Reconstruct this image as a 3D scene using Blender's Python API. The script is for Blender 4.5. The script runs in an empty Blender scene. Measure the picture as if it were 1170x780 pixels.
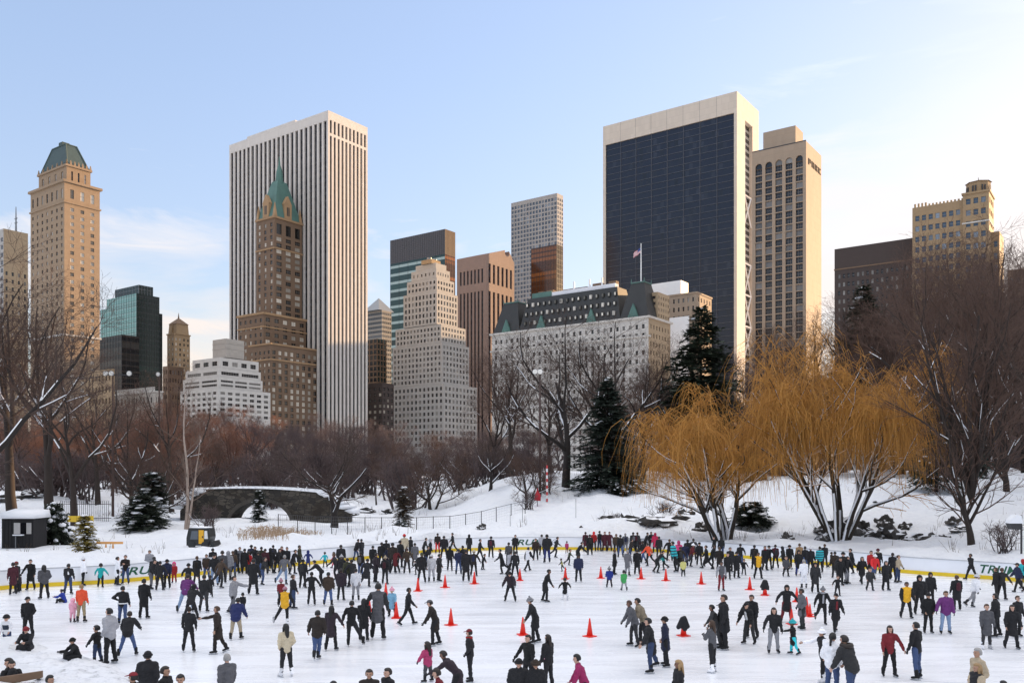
import bpy, math, random
import numpy as np
from mathutils import Vector, Matrix, noise, Euler
R = math.radians
rnd = random.Random(7)
SC = bpy.context.scene
COL = SC.collection
F = 1000.0            # focal length in photo pixels (photo is 1170 wide)
CX, HY, CAMZ = 585.0, 541.0, 6.2

# ------------------------------------------------------------------ helpers
def wx(px, d): return (px - CX) / F * d
def wz(py, d): return CAMZ + (HY - py) / F * d
def project(p): return (CX + p[0] / max(p[1], 1) * F, HY - (p[2] - CAMZ) / max(p[1], 1) * F)

class MB:
    """collects geometry, then links it as ONE mesh object"""
    def __init__(s): s.v = []; s.f = []; s.m = []
    def add(s, vs, fs, mi=0):
        o = len(s.v); s.v.extend([tuple(p) for p in vs])
        for f in fs: s.f.append(tuple(i + o for i in f)); s.m.append(mi)
    def quad(s, a, b, c, d, mi=0): s.add([a, b, c, d], [(0, 1, 2, 3)], mi)
    def obox(s, o, u, v, w, mi=0):
        o, u, v, w = Vector(o), Vector(u), Vector(v), Vector(w)
        P = [o, o + u, o + u + v, o + v, o + w, o + u + w, o + u + v + w, o + v + w]
        s.add(P, [(0, 3, 2, 1), (4, 5, 6, 7), (0, 1, 5, 4), (1, 2, 6, 5), (2, 3, 7, 6), (3, 0, 4, 7)], mi)
    def box(s, x0, y0, z0, x1, y1, z1, mi=0):
        s.obox((x0, y0, z0), (x1 - x0, 0, 0), (0, y1 - y0, 0), (0, 0, z1 - z0), mi)
    def tube(s, pts, rads, k=6, mi=0, cap=True):
        rings = []
        n = len(pts)
        pts = [Vector(p) for p in pts]
        for i in range(n):
            t = (pts[min(i + 1, n - 1)] - pts[max(i - 1, 0)])
            t = t.normalized() if t.length > 1e-9 else Vector((0, 0, 1))
            a = t.cross(Vector((0, 0, 1)))
            if a.length < .05: a = t.cross(Vector((0, 1, 0)))
            a.normalize(); b = t.cross(a)
            rings.append([pts[i] + (a * math.cos(2 * math.pi * j / k) + b * math.sin(2 * math.pi * j / k)) * rads[i] for j in range(k)])
        vs = [p for r in rings for p in r]
        fs = [(i * k + j, i * k + (j + 1) % k, (i + 1) * k + (j + 1) % k, (i + 1) * k + j) for i in range(n - 1) for j in range(k)]
        if cap: fs += [tuple(range(k))[::-1], tuple((n - 1) * k + j for j in range(k))]
        s.add(vs, fs, mi)
    def prism(s, poly, ext, mi=0):
        ext = Vector(ext); n = len(poly); P = [Vector(p) for p in poly]
        s.add(P + [p + ext for p in P], [tuple(range(n))[::-1], tuple(range(n, 2 * n))] + [(i, (i + 1) % n, n + (i + 1) % n, n + i) for i in range(n)], mi)
    def capsule(s, p0, r0, p1, r1, flat=None, k=10, mi=0):
        p0, p1 = Vector(p0), Vector(p1)
        ax = p1 - p0
        t = ax.normalized() if ax.length > 1e-6 else Vector((0, 0, 1))
        a = t.cross(Vector((0, 0, 1)))
        if a.length < .05: a = t.cross(Vector((0, 1, 0)))
        a.normalize(); b = t.cross(a)
        rs = []
        for q in (-90, -60, -30, 0): rs.append((p0 + t * r0 * math.sin(R(q)), r0 * math.cos(R(q)), p0))
        for q in (0, 30, 60, 90): rs.append((p1 + t * r1 * math.sin(R(q)), r1 * math.cos(R(q)), p1))
        vs = []
        for c, r, _ in rs:
            for j in range(k):
                off = (a * math.cos(2 * math.pi * j / k) + b * math.sin(2 * math.pi * j / k)) * max(r, .0008)
                if flat:
                    fd = Vector(flat[0]); off = off + fd * (off.dot(fd) * (flat[1] - 1))
                vs.append(c + off)
        n = len(rs)
        fs = [(i * k + j, i * k + (j + 1) % k, (i + 1) * k + (j + 1) % k, (i + 1) * k + j) for i in range(n - 1) for j in range(k)]
        fs += [tuple(range(k))[::-1], tuple((n - 1) * k + j for j in range(k))]
        s.add(vs, fs, mi)
    def blob(s, c, r, seed=0, amp=.25, sub=2, mi=0, sq=(1, 1, 1)):
        vs, fs = ICO[sub]
        c = Vector(c)
        out = []
        for p in vs:
            q = p * (1 + amp * noise.noise(p * 1.3 + Vector((seed * 3.1, seed * 1.7, seed)))+ amp * .5 * noise.noise(p * 3.1 + Vector((seed, seed * 2.7, seed))))
            out.append(c + Vector((q.x * r * sq[0], q.y * r * sq[1], q.z * r * sq[2])))
        s.add(out, fs, mi)
    def mesh(s, name, mats, smooth=False):
        me = bpy.data.meshes.new(name)
        me.from_pydata([tuple(p) for p in s.v], [], s.f)
        for m in (mats if isinstance(mats, (list, tuple)) else [mats]): me.materials.append(m)
        if any(s.m): me.polygons.foreach_set('material_index', s.m)
        if smooth: me.polygons.foreach_set('use_smooth', [True] * len(me.polygons))
        me.update()
        return me
    def build(s, name, mats, parent=None, smooth=False, loc=None):
        return link(name, s.mesh(name, mats, smooth), parent, loc)

def _ico(sub):
    import bmesh
    bm = bmesh.new(); bmesh.ops.create_icosphere(bm, subdivisions=sub, radius=1)
    vs = [v.co.copy() for v in bm.verts]; fs = [tuple(v.index for v in f.verts) for f in bm.faces]; bm.free()
    return vs, fs
ICO = {1: _ico(1), 2: _ico(2), 3: _ico(3)}

def link(name, data, parent=None, loc=None):
    o = bpy.data.objects.new(name, data); COL.objects.link(o)
    if parent is not None: o.parent = parent
    if loc is not None: o.location = loc
    return o
def np_mesh(name, V, Fc, mats, smooth=False, midx=None):
    """fast mesh from numpy arrays, all faces with the same corner count"""
    me = bpy.data.meshes.new(name)
    nf, k = Fc.shape
    me.vertices.add(len(V)); me.vertices.foreach_set('co', np.ascontiguousarray(V, dtype=np.float32).ravel())
    me.loops.add(nf * k); me.loops.foreach_set('vertex_index', np.ascontiguousarray(Fc, dtype=np.int32).ravel())
    me.polygons.add(nf); me.polygons.foreach_set('loop_start', np.arange(0, nf * k, k, dtype=np.int32))
    me.polygons.foreach_set('loop_total', np.full(nf, k, dtype=np.int32))
    for m in mats: me.materials.append(m)
    if midx is not None: me.polygons.foreach_set('material_index', np.asarray(midx, dtype=np.int32))
    if smooth: me.polygons.foreach_set('use_smooth', np.ones(nf, dtype=bool))
    me.update(calc_edges=True); me.validate()
    return me

# things are registered here; labels are settled at the end
REG = []
def thing(o, base, cat, group=None, at=None, short=None, fam='prop', label=None):
    """base: description; at: photo pixel of the thing; short: how others refer to it; label: full label that needs no help"""
    o['category'] = cat
    if group: o['group'] = group
    REG.append(dict(o=o, base=base, at=at, short=short, fam=fam, label=label))
    return o
def empty(name, loc): return link(name, None, None, loc)
def struct(o): o['kind'] = 'structure'; return o

# ------------------------------------------------------------------ materials
MATS = {}
def nodes_of(name):
    m = bpy.data.materials.new(name); m.use_nodes = True
    nt = m.node_tree; return m, nt, nt.nodes['Principled BSDF']
def N(nt, t, **kw):
    n = nt.nodes.new(t)
    for k, v in kw.items():
        if k in n.inputs: n.inputs[k].default_value = v
        else: setattr(n, k, v)
    return n
def ramp(nt, fac, stops):
    n = nt.nodes.new('ShaderNodeValToRGB'); e = n.color_ramp.elements
    while len(e) > 1: e.remove(e[-1])
    e[0].position = stops[0][0]; e[0].color = tuple(stops[0][1]) + (1,)
    for p, c in stops[1:]:
        x = e.new(p); x.color = tuple(c) + (1,)
    nt.links.new(fac, n.inputs['Fac']); return n
def mixc(nt, fac, a, b, mode='MIX'):
    n = nt.nodes.new('ShaderNodeMix'); n.data_type = 'RGBA'; n.blend_type = mode
    for i, v in ((0, fac), (6, a), (7, b)):
        if hasattr(v, 'is_output') or isinstance(v, bpy.types.NodeSocket): nt.links.new(v, n.inputs[i])
        else: n.inputs[i].default_value = v if i == 0 else tuple(v) + (1,)
    return n.outputs[2]
def math_n(nt, op, a, b=None, c=None):
    n = nt.nodes.new('ShaderNodeMath'); n.operation = op
    for i, v in enumerate((a, b, c)):
        if v is None: continue
        if isinstance(v, bpy.types.NodeSocket): nt.links.new(v, n.inputs[i])
        else: n.inputs[i].default_value = v
    return n.outputs[0]
def bump(nt, bs, scale, strength, dist=.05, detail=4, coord=None, noise_n=None):
    if noise_n is None:
        noise_n = N(nt, 'ShaderNodeTexNoise', Scale=scale, Detail=detail)
        if coord is not None: nt.links.new(coord, noise_n.inputs['Vector'])
    b = N(nt, 'ShaderNodeBump', Strength=strength, Distance=dist)
    nt.links.new(noise_n.outputs['Fac'], b.inputs['Height']); nt.links.new(b.outputs['Normal'], bs.inputs['Normal'])
    return noise_n
def pos(nt): return N(nt, 'ShaderNodeNewGeometry').outputs['Position']
def plain(name, col, rough=.7, var=.18, scale=3., bmp=.15, metal=0., objrand=.15):
    """a surface of one colour with uneven tone and a little relief"""
    if name in MATS: return MATS[name]
    m, nt, bs = nodes_of(name)
    tc = N(nt, 'ShaderNodeTexCoord').outputs['Object']
    nz = N(nt, 'ShaderNodeTexNoise', Scale=scale, Detail=5.); nt.links.new(tc, nz.inputs['Vector'])
    oi = N(nt, 'ShaderNodeObjectInfo').outputs['Random']
    v = math_n(nt, 'ADD', math_n(nt, 'MULTIPLY_ADD', nz.outputs['Fac'], 2 * var, 1 - var), math_n(nt, 'MULTIPLY_ADD', oi, 2 * objrand, -objrand))
    n = nt.nodes.new('ShaderNodeVectorMath'); n.operation = 'SCALE'; n.inputs[0].default_value = col; nt.links.new(v, n.inputs['Scale'])
    nt.links.new(n.outputs[0], bs.inputs['Base Color'])
    bs.inputs['Roughness'].default_value = rough; bs.inputs['Metallic'].default_value = metal
    if bmp: bump(nt, bs, scale * 3, bmp, coord=tc)
    MATS[name] = m; return m
def stone(name, col, col2=None, course=1.2, joint=.85, stain=.25, rough=.8):
    """masonry of a tall building: courses, faint joints, weather staining that runs down"""
    m, nt, bs = nodes_of(name)
    p = pos(nt)
    sep = N(nt, 'ShaderNodeSeparateXYZ'); nt.links.new(p, sep.inputs[0])
    mp = N(nt, 'ShaderNodeMapping'); mp.inputs['Scale'].default_value = (.35, .35, .03); nt.links.new(p, mp.inputs['Vector'])
    n1 = N(nt, 'ShaderNodeTexNoise', Scale=1., Detail=6.); nt.links.new(mp.outputs[0], n1.inputs['Vector'])
    n2 = N(nt, 'ShaderNodeTexNoise', Scale=.9, Detail=5.); nt.links.new(p, n2.inputs['Vector'])
    wn = N(nt, 'ShaderNodeTexWhiteNoise', noise_dimensions='3D')
    sn = nt.nodes.new('ShaderNodeVectorMath'); sn.operation = 'SNAP'; sn.inputs[1].default_value = (2.1, 2.1, course); nt.links.new(p, sn.inputs[0])
    nt.links.new(sn.outputs[0], wn.inputs['Vector'])
    c2 = col2 or tuple(c * .7 for c in col)
    f = math_n(nt, 'MULTIPLY', math_n(nt, 'ADD', n1.outputs['Fac'], math_n(nt, 'MULTIPLY_ADD', n2.outputs['Fac'], .6, -.3)), stain * 2)
    c = mixc(nt, f, col, c2)
    c = mixc(nt, math_n(nt, 'MULTIPLY', wn.outputs['Value'], .22), c, tuple(k * .6 for k in col))
    fr = math_n(nt, 'FRACT', math_n(nt, 'DIVIDE', sep.outputs['Z'], course))
    jl = math_n(nt, 'LESS_THAN', fr, .08)
    c = mixc(nt, math_n(nt, 'MULTIPLY', jl, 1 - joint), c, tuple(k * .5 for k in col))
    nt.links.new(c, bs.inputs['Base Color']); bs.inputs['Roughness'].default_value = rough
    MATS[name] = m; return m
def glass(name, dark=(.015, .018, .022), blind=(.35, .33, .3), pb=.3, rough=.12, band=None, bandcol=(.05, .05, .05), spec=.5, tint=None):
    """window glass: dark with some pale blinds; band=(storey, share) lays opaque spandrels between storeys"""
    m, nt, bs = nodes_of(name)
    oi = N(nt, 'ShaderNodeObjectInfo').outputs['Random']; g = N(nt, 'ShaderNodeNewGeometry')
    r = math_n(nt, 'FRACT', math_n(nt, 'ADD', oi, g.outputs['Random Per Island']))
    if band:
        sep = N(nt, 'ShaderNodeSeparateXYZ'); nt.links.new(g.outputs['Position'], sep.inputs[0])
        q = math_n(nt, 'DIVIDE', sep.outputs['Z'], band[0])
        wn = N(nt, 'ShaderNodeTexWhiteNoise', noise_dimensions='2D'); cb = N(nt, 'ShaderNodeCombineXYZ')
        nt.links.new(math_n(nt, 'FLOOR', q), cb.inputs[0]); nt.links.new(r, cb.inputs[1]); nt.links.new(cb.outputs[0], wn.inputs['Vector'])
        r = wn.outputs['Value']
    sel = math_n(nt, 'LESS_THAN', r, pb)
    tone = math_n(nt, 'FRACT', math_n(nt, 'MULTIPLY', r, 17.3))
    bl = mixc(nt, tone, tuple(k * .35 for k in blind), blind)
    c = mixc(nt, sel, dark, bl)
    if band:
        isb = math_n(nt, 'GREATER_THAN', math_n(nt, 'FRACT', q), band[1])
        c = mixc(nt, isb, c, bandcol)
    nt.links.new(c, bs.inputs['Base Color'])
    bs.inputs['Roughness'].default_value = rough
    bs.inputs['Specular IOR Level'].default_value = spec
    if tint: bs.inputs['Specular Tint'].default_value = tuple(tint) + (1,)
    MATS[name] = m; return m

def snow_mat():
    m, nt, bs = nodes_of('snow')
    p = pos(nt)
    n = N(nt, 'ShaderNodeTexNoise', Scale=.9, Detail=8., Roughness=.6); nt.links.new(p, n.inputs['Vector'])
    c = ramp(nt, n.outputs['Fac'], [(.2, (.78, .8, .84)), (.5, (.86, .875, .9)), (.8, (.9, .91, .92))])
    nt.links.new(c.outputs[0], bs.inputs['Base Color']); bs.inputs['Roughness'].default_value = .75
    bs.inputs['Specular IOR Level'].default_value = .2
    n3 = N(nt, 'ShaderNodeTexNoise', Scale=2.2, Detail=7., Roughness=.65); nt.links.new(p, n3.inputs['Vector'])
    bump(nt, bs, 1, .85, .4, noise_n=n3)
    MATS['snow'] = m; return m
def trodden_snow():
    m, nt, bs = nodes_of('trodden_snow')
    p = pos(nt)
    n = N(nt, 'ShaderNodeTexNoise', Scale=2.6, Detail=9., Roughness=.7); nt.links.new(p, n.inputs['Vector'])
    c = ramp(nt, n.outputs['Fac'], [(.3, (.3, .28, .27)), (.4, (.66, .67, .7)), (.5, (.84, .85, .88)), (.8, (.9, .91, .92))])
    nt.links.new(c.outputs[0], bs.inputs['Base Color']); bs.inputs['Roughness'].default_value = .8
    bump(nt, bs, 1, .8, .2, noise_n=n)
    MATS['trodden_snow'] = m; return m
def ice_mat():
    m, nt, bs = nodes_of('ice')
    p = pos(nt)
    mp = N(nt, 'ShaderNodeMapping'); mp.inputs['Scale'].default_value = (.25, 1.6, 1); mp.inputs['Rotation'].default_value = (0, 0, .06); nt.links.new(p, mp.inputs['Vector'])
    n = N(nt, 'ShaderNodeTexNoise', Scale=.9, Detail=9., Roughness=.62); nt.links.new(mp.outputs[0], n.inputs['Vector'])
    n2 = N(nt, 'ShaderNodeTexNoise', Scale=.11, Detail=3.); nt.links.new(p, n2.inputs['Vector'])
    # skate scratches: thin warped arcs
    wp = N(nt, 'ShaderNodeTexNoise', Scale=.12, Detail=2.); nt.links.new(p, wp.inputs['Vector'])
    vm = nt.nodes.new('ShaderNodeVectorMath'); vm.operation = 'MULTIPLY_ADD'; vm.inputs[1].default_value = (9, 9, 0)
    nt.links.new(wp.outputs['Color'], vm.inputs[0]); nt.links.new(p, vm.inputs[2])
    w = N(nt, 'ShaderNodeTexWave', Scale=1.3, Distortion=6., Detail=4.); nt.links.new(vm.outputs[0], w.inputs['Vector'])
    sc = math_n(nt, 'GREATER_THAN', w.outputs['Fac'], .955)
    f = math_n(nt, 'ADD', math_n(nt, 'MULTIPLY', n.outputs['Fac'], .6), math_n(nt, 'MULTIPLY', n2.outputs['Fac'], .4))
    c = ramp(nt, f, [(.26, (.72, .74, .80)), (.42, (.855, .87, .905)), (.58, (.905, .915, .94))])
    c2 = mixc(nt, math_n(nt, 'MULTIPLY', sc, .6), c.outputs[0], (.93, .94, .96))
    nt.links.new(c2, bs.inputs['Base Color'])
    rr = math_n(nt, 'MULTIPLY_ADD', n.outputs['Fac'], .4, .08)
    nt.links.new(rr, bs.inputs['Roughness']); bs.inputs['Specular IOR Level'].default_value = .5
    bump(nt, bs, 1, .25, .02, noise_n=n)
    MATS['ice'] = m; return m
def snowcapped(name, col, lo=.35, hi=.6):
    """rock or stone whose upward faces hold snow"""
    m, nt, bs = nodes_of(name)
    g = N(nt, 'ShaderNodeNewGeometry'); sep = N(nt, 'ShaderNodeSeparateXYZ'); nt.links.new(g.outputs['Normal'], sep.inputs[0])
    n = N(nt, 'ShaderNodeTexNoise', Scale=1.6, Detail=6.); nt.links.new(g.outputs['Position'], n.inputs['Vector'])
    f = math_n(nt, 'ADD', sep.outputs['Z'], math_n(nt, 'MULTIPLY_ADD', n.outputs['Fac'], .7, -.35))
    r = ramp(nt, f, [(lo, (0, 0, 0)), (hi, (1, 1, 1))])
    rock = ramp(nt, n.outputs['Fac'], [(.3, tuple(k * .5 for k in col)), (.6, col), (.8, tuple(k * 1.5 for k in col))])
    c = mixc(nt, r.outputs[0], rock.outputs[0], (.86, .875, .9))
    nt.links.new(c, bs.inputs['Base Color']); bs.inputs['Roughness'].default_value = .85
    bump(nt, bs, 1, .5, .15, noise_n=n)
    MATS[name] = m; return m
SNOW = snow_mat(); ICE = ice_mat(); TRODDEN = trodden_snow()
SNOWCAP = plain('snow_cap', (.87, .88, .9), .8, .04, 2., .3, objrand=0)
ROCK = snowcapped('rock_snow', (.05, .045, .04), .62, .85)

# ------------------------------------------------------------------ camera, world, sun
SUN_AZ, SUN_EL = 53.0, 8.5     # degrees to the right of the view direction, and above the horizon
def setup_view():
    cam = bpy.data.cameras.new('camera'); co = link('camera', cam)
    cam.sensor_width = 36; cam.sensor_fit = 'HORIZONTAL'; cam.lens = 36 * F / 1170
    cam.shift_y = (HY - 390) / 1170; cam.clip_start = .5; cam.clip_end = 9000
    co.location = (0, 0, CAMZ); co.rotation_euler = (R(90), 0, 0)
    SC.camera = co
    SC.view_settings.view_transform = 'Standard'; SC.view_settings.look = 'None'
    SC.view_settings.gamma = 1; SC.view_settings.use_curve_mapping = False
    SC.view_settings.exposure = EXPOSURE
    w = bpy.data.worlds.new('World'); SC.world = w; w.use_nodes = True
    nt = w.node_tree; bg = nt.nodes['Background']
    sky = N(nt, 'ShaderNodeTexSky'); sky.sky_type = 'NISHITA'; sky.sun_disc = False
    sky.sun_elevation = R(SUN_EL); sky.sun_rotation = R(SUN_AZ)
    sky.air_density = 1.0; sky.dust_density = SKY_DUST; sky.ozone_density = 1.2; sky.altitude = 20
    tc = N(nt, 'ShaderNodeTexCoord').outputs['Generated']
    sep = N(nt, 'ShaderNodeSeparateXYZ'); nt.links.new(tc, sep.inputs[0])
    # thin high cloud: streaks stretched along the horizon, thicker low down and towards the sun
    mp = N(nt, 'ShaderNodeMapping'); mp.inputs['Scale'].default_value = (1.6, 1.6, 6.5); nt.links.new(tc, mp.inputs['Vector'])
    n1 = N(nt, 'ShaderNodeTexNoise', Scale=1.7, Detail=7., Roughness=.55, Distortion=.4); nt.links.new(mp.outputs[0], n1.inputs['Vector'])
    sd = Vector((math.sin(R(SUN_AZ)), math.cos(R(SUN_AZ)), .1)).normalized()
    dt = nt.nodes.new('ShaderNodeVectorMath'); dt.operation = 'DOT_PRODUCT'; dt.inputs[1].default_value = sd; nt.links.new(tc, dt.inputs[0])
    low = math_n(nt, 'MULTIPLY', math_n(nt, 'MAXIMUM', math_n(nt, 'SUBTRACT', .36, sep.outputs['Z']), -.05), 2.5)
    sunw = math_n(nt, 'MULTIPLY', math_n(nt, 'SUBTRACT', dt.outputs['Value'], .72), 1.6)
    f = math_n(nt, 'ADD', math_n(nt, 'MULTIPLY_ADD', n1.outputs['Fac'], 3.4, -1.62), math_n(nt, 'ADD', low, math_n(nt, 'MAXIMUM', sunw, -.15)))
    mp2 = N(nt, 'ShaderNodeMapping'); mp2.inputs['Scale'].default_value = (2.2, 2.2, 13.); mp2.inputs['Rotation'].default_value = (.12, .10, .3); nt.links.new(tc, mp2.inputs['Vector'])
    n2 = N(nt, 'ShaderNodeTexNoise', Scale=1.6, Detail=8., Roughness=.62, Distortion=1.1); nt.links.new(mp2.outputs[0], n2.inputs['Vector'])
    f = math_n(nt, 'ADD', f, math_n(nt, 'MULTIPLY', math_n(nt, 'MAXIMUM', math_n(nt, 'SUBTRACT', n2.outputs['Fac'], .5), 0), 2.6))
    f = math_n(nt, 'MINIMUM', math_n(nt, 'MAXIMUM', f, .16), .88)
    warm = math_n(nt, 'MINIMUM', math_n(nt, 'MAXIMUM', math_n(nt, 'MULTIPLY_ADD', sep.outputs['Z'], -3.2, 1.3), 0), 1)
    cc = mixc(nt, warm, tuple(k * CLOUD for k in (.86, .93, 1.04)), tuple(k * CLOUD for k in (1.0, .83, .71)))
    k = nt.nodes.new('ShaderNodeVectorMath'); k.operation = 'MULTIPLY'; nt.links.new(sky.outputs[0], k.inputs[0]); k.inputs[1].default_value = SKY_TINT
    bw = N(nt, 'ShaderNodeRGBToBW'); nt.links.new(sky.outputs[0], bw.inputs[0])
    sc_ = nt.nodes.new('ShaderNodeVectorMath'); sc_.operation = 'SCALE'; nt.links.new(k.outputs[0], sc_.inputs[0]); nt.links.new(math_n(nt, 'DIVIDE', 1., math_n(nt, 'MULTIPLY_ADD', bw.outputs[0], 1 / 4.2, 1.)), sc_.inputs['Scale'])
    out = mixc(nt, f, sc_.outputs[0], cc)
    # added bright cloud overhead, out of view, to lift the light on the snow
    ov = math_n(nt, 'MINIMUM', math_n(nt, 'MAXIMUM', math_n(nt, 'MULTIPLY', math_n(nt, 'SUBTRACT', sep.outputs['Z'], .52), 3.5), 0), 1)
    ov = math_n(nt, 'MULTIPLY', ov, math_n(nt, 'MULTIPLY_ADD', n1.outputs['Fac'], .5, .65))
    out = mixc(nt, math_n(nt, 'MINIMUM', ov, 1), out, tuple(k_ * OVERHEAD_FILL for k_ in (1.03, 1., .99)))
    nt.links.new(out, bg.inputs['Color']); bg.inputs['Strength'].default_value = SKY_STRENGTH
    su = bpy.data.lights.new('sun', 'SUN'); su.energy = SUN_STRENGTH; su.angle = R(.53); su.color = (1, .63, .32)
    so = link('sun', su)
    d = Vector((math.sin(R(SUN_AZ)) * math.cos(R(SUN_EL)), math.cos(R(SUN_AZ)) * math.cos(R(SUN_EL)), math.sin(R(SUN_EL))))
    so.rotation_euler = d.to_track_quat('Z', 'Y').to_euler()
EXPOSURE = 1.42; SKY_DUST = 1.2; SKY_STRENGTH = .15; SUN_STRENGTH = 3.6; CLOUD = 2.75; SKY_TINT = (1.19, 1.17, 1.38); OVERHEAD_FILL = 4.4
# ------------------------------------------------------------------ rink outline and terrain
_pts = [(-7, 19), (-12, 26.3), (-15.7, 30), (-19.2, 32.2), (-24, 35.5), (-26.5, 40.5), (-27.3, 46.6), (-22.6, 49.6), (-18.9, 53.9), (-14.5, 59), (-10.2, 64), (-6.0, 69.3), (1.07, 71.5), (7.5, 70.9), (12.4, 68.9),
        (17.3, 63.9), (22.6, 57.9), (24.7, 54.4), (29.3, 50), (34, 43), (36, 32), (35, 18), (30, 9), (0, 7), (-12, 9), (-7, 13)]
def catmull(P, n=8, closed=True):
    out = []
    m = len(P)
    for i in range(m):
        p0, p1, p2, p3 = (Vector(P[(i + j - 1) % m]) for j in range(4))
        for k in range(n):
            t = k / n
            out.append(.5 * ((2 * p1) + (-p0 + p2) * t + (2 * p0 - 5 * p1 + 4 * p2 - p3) * t * t + (-p0 + 3 * p1 - 3 * p2 + p3) * t ** 3))
    return out
OUT = catmull(_pts)
OUTN = np.array([(p.x, p.y) for p in OUT])
def rink_dist(X, Y):
    """distance outside the rink outline (0 inside), vectorised"""
    X = np.atleast_1d(np.asarray(X, float)); Y = np.atleast_1d(np.asarray(Y, float))
    best = np.full(X.shape, 1e9); ins = np.zeros(X.shape, bool)
    A = OUTN; B = np.roll(OUTN, -1, 0)
    for (ax, ay), (bx, by) in zip(A, B):
        dx, dy = bx - ax, by - ay
        t = np.clip(((X - ax) * dx + (Y - ay) * dy) / (dx * dx + dy * dy + 1e-9), 0, 1)
        best = np.minimum(best, np.hypot(X - ax - t * dx, Y - ay - t * dy))
        c = (ay > Y) != (by > Y)
        ins ^= c & (X < (bx - ax) * (Y - ay) / ((by - ay) if abs(by - ay) > 1e-9 else 1e-9) + ax)
    return np.where(ins, 0, best), np.where(ins, best, 0)
def terrain(X, Y):
    X = np.atleast_1d(np.asarray(X, float)); Y = np.atleast_1d(np.asarray(Y, float))
    s, inn = rink_dist(X, Y)
    left = np.interp(s, [0, 1.2, 5, 20, 45, 62, 110, 200, 320], [.5, .98, .95, .6, .35, .9, 3.4, 5.2, 6])
    right = np.interp(s, [0, 1.2, 6, 12, 22, 40, 60, 110, 320], [.5, 1.05, 1.15, 1.3, 2.2, 4.6, 5.9, 6.6, 7])
    w = np.clip((X / np.maximum(Y, 5) + .12) / .15, 0, 1); w = w * w * (3 - 2 * w)
    h = left * (1 - w) + right * w
    h = np.where(Y < 30, np.interp(s, [0, 1.5, 8, 100], [.1, .35, .5, .5]), h)
    lump = .0
    a = np.sin(X * .31 + 1.3) * np.cos(Y * .27 + .4 * np.sin(X * .13)) * .16 + np.sin(X * .83 + Y * .37) * np.sin(Y * .71 - X * .2) * .09
    fade = np.clip(s / 4, 0, 1) * np.clip(1.6 - s / 260, 0, 1)
    h = h + a * fade + .35 * fade * np.sin(X * .09 + 2) * np.sin(Y * .11)
    return np.where(s > np.where(Y > 36, .95, .25), h, -.25)
def tz(x, y): return float(terrain([x], [y])[0])
def ground_d(px, py, d0=45, d1=400):
    """depth at which the line of sight through a photo pixel meets the ground"""
    d = d0
    while d < d1:
        if wz(py, d) <= tz(wx(px, d), d): return d
        d += .5
    return d1

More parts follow.
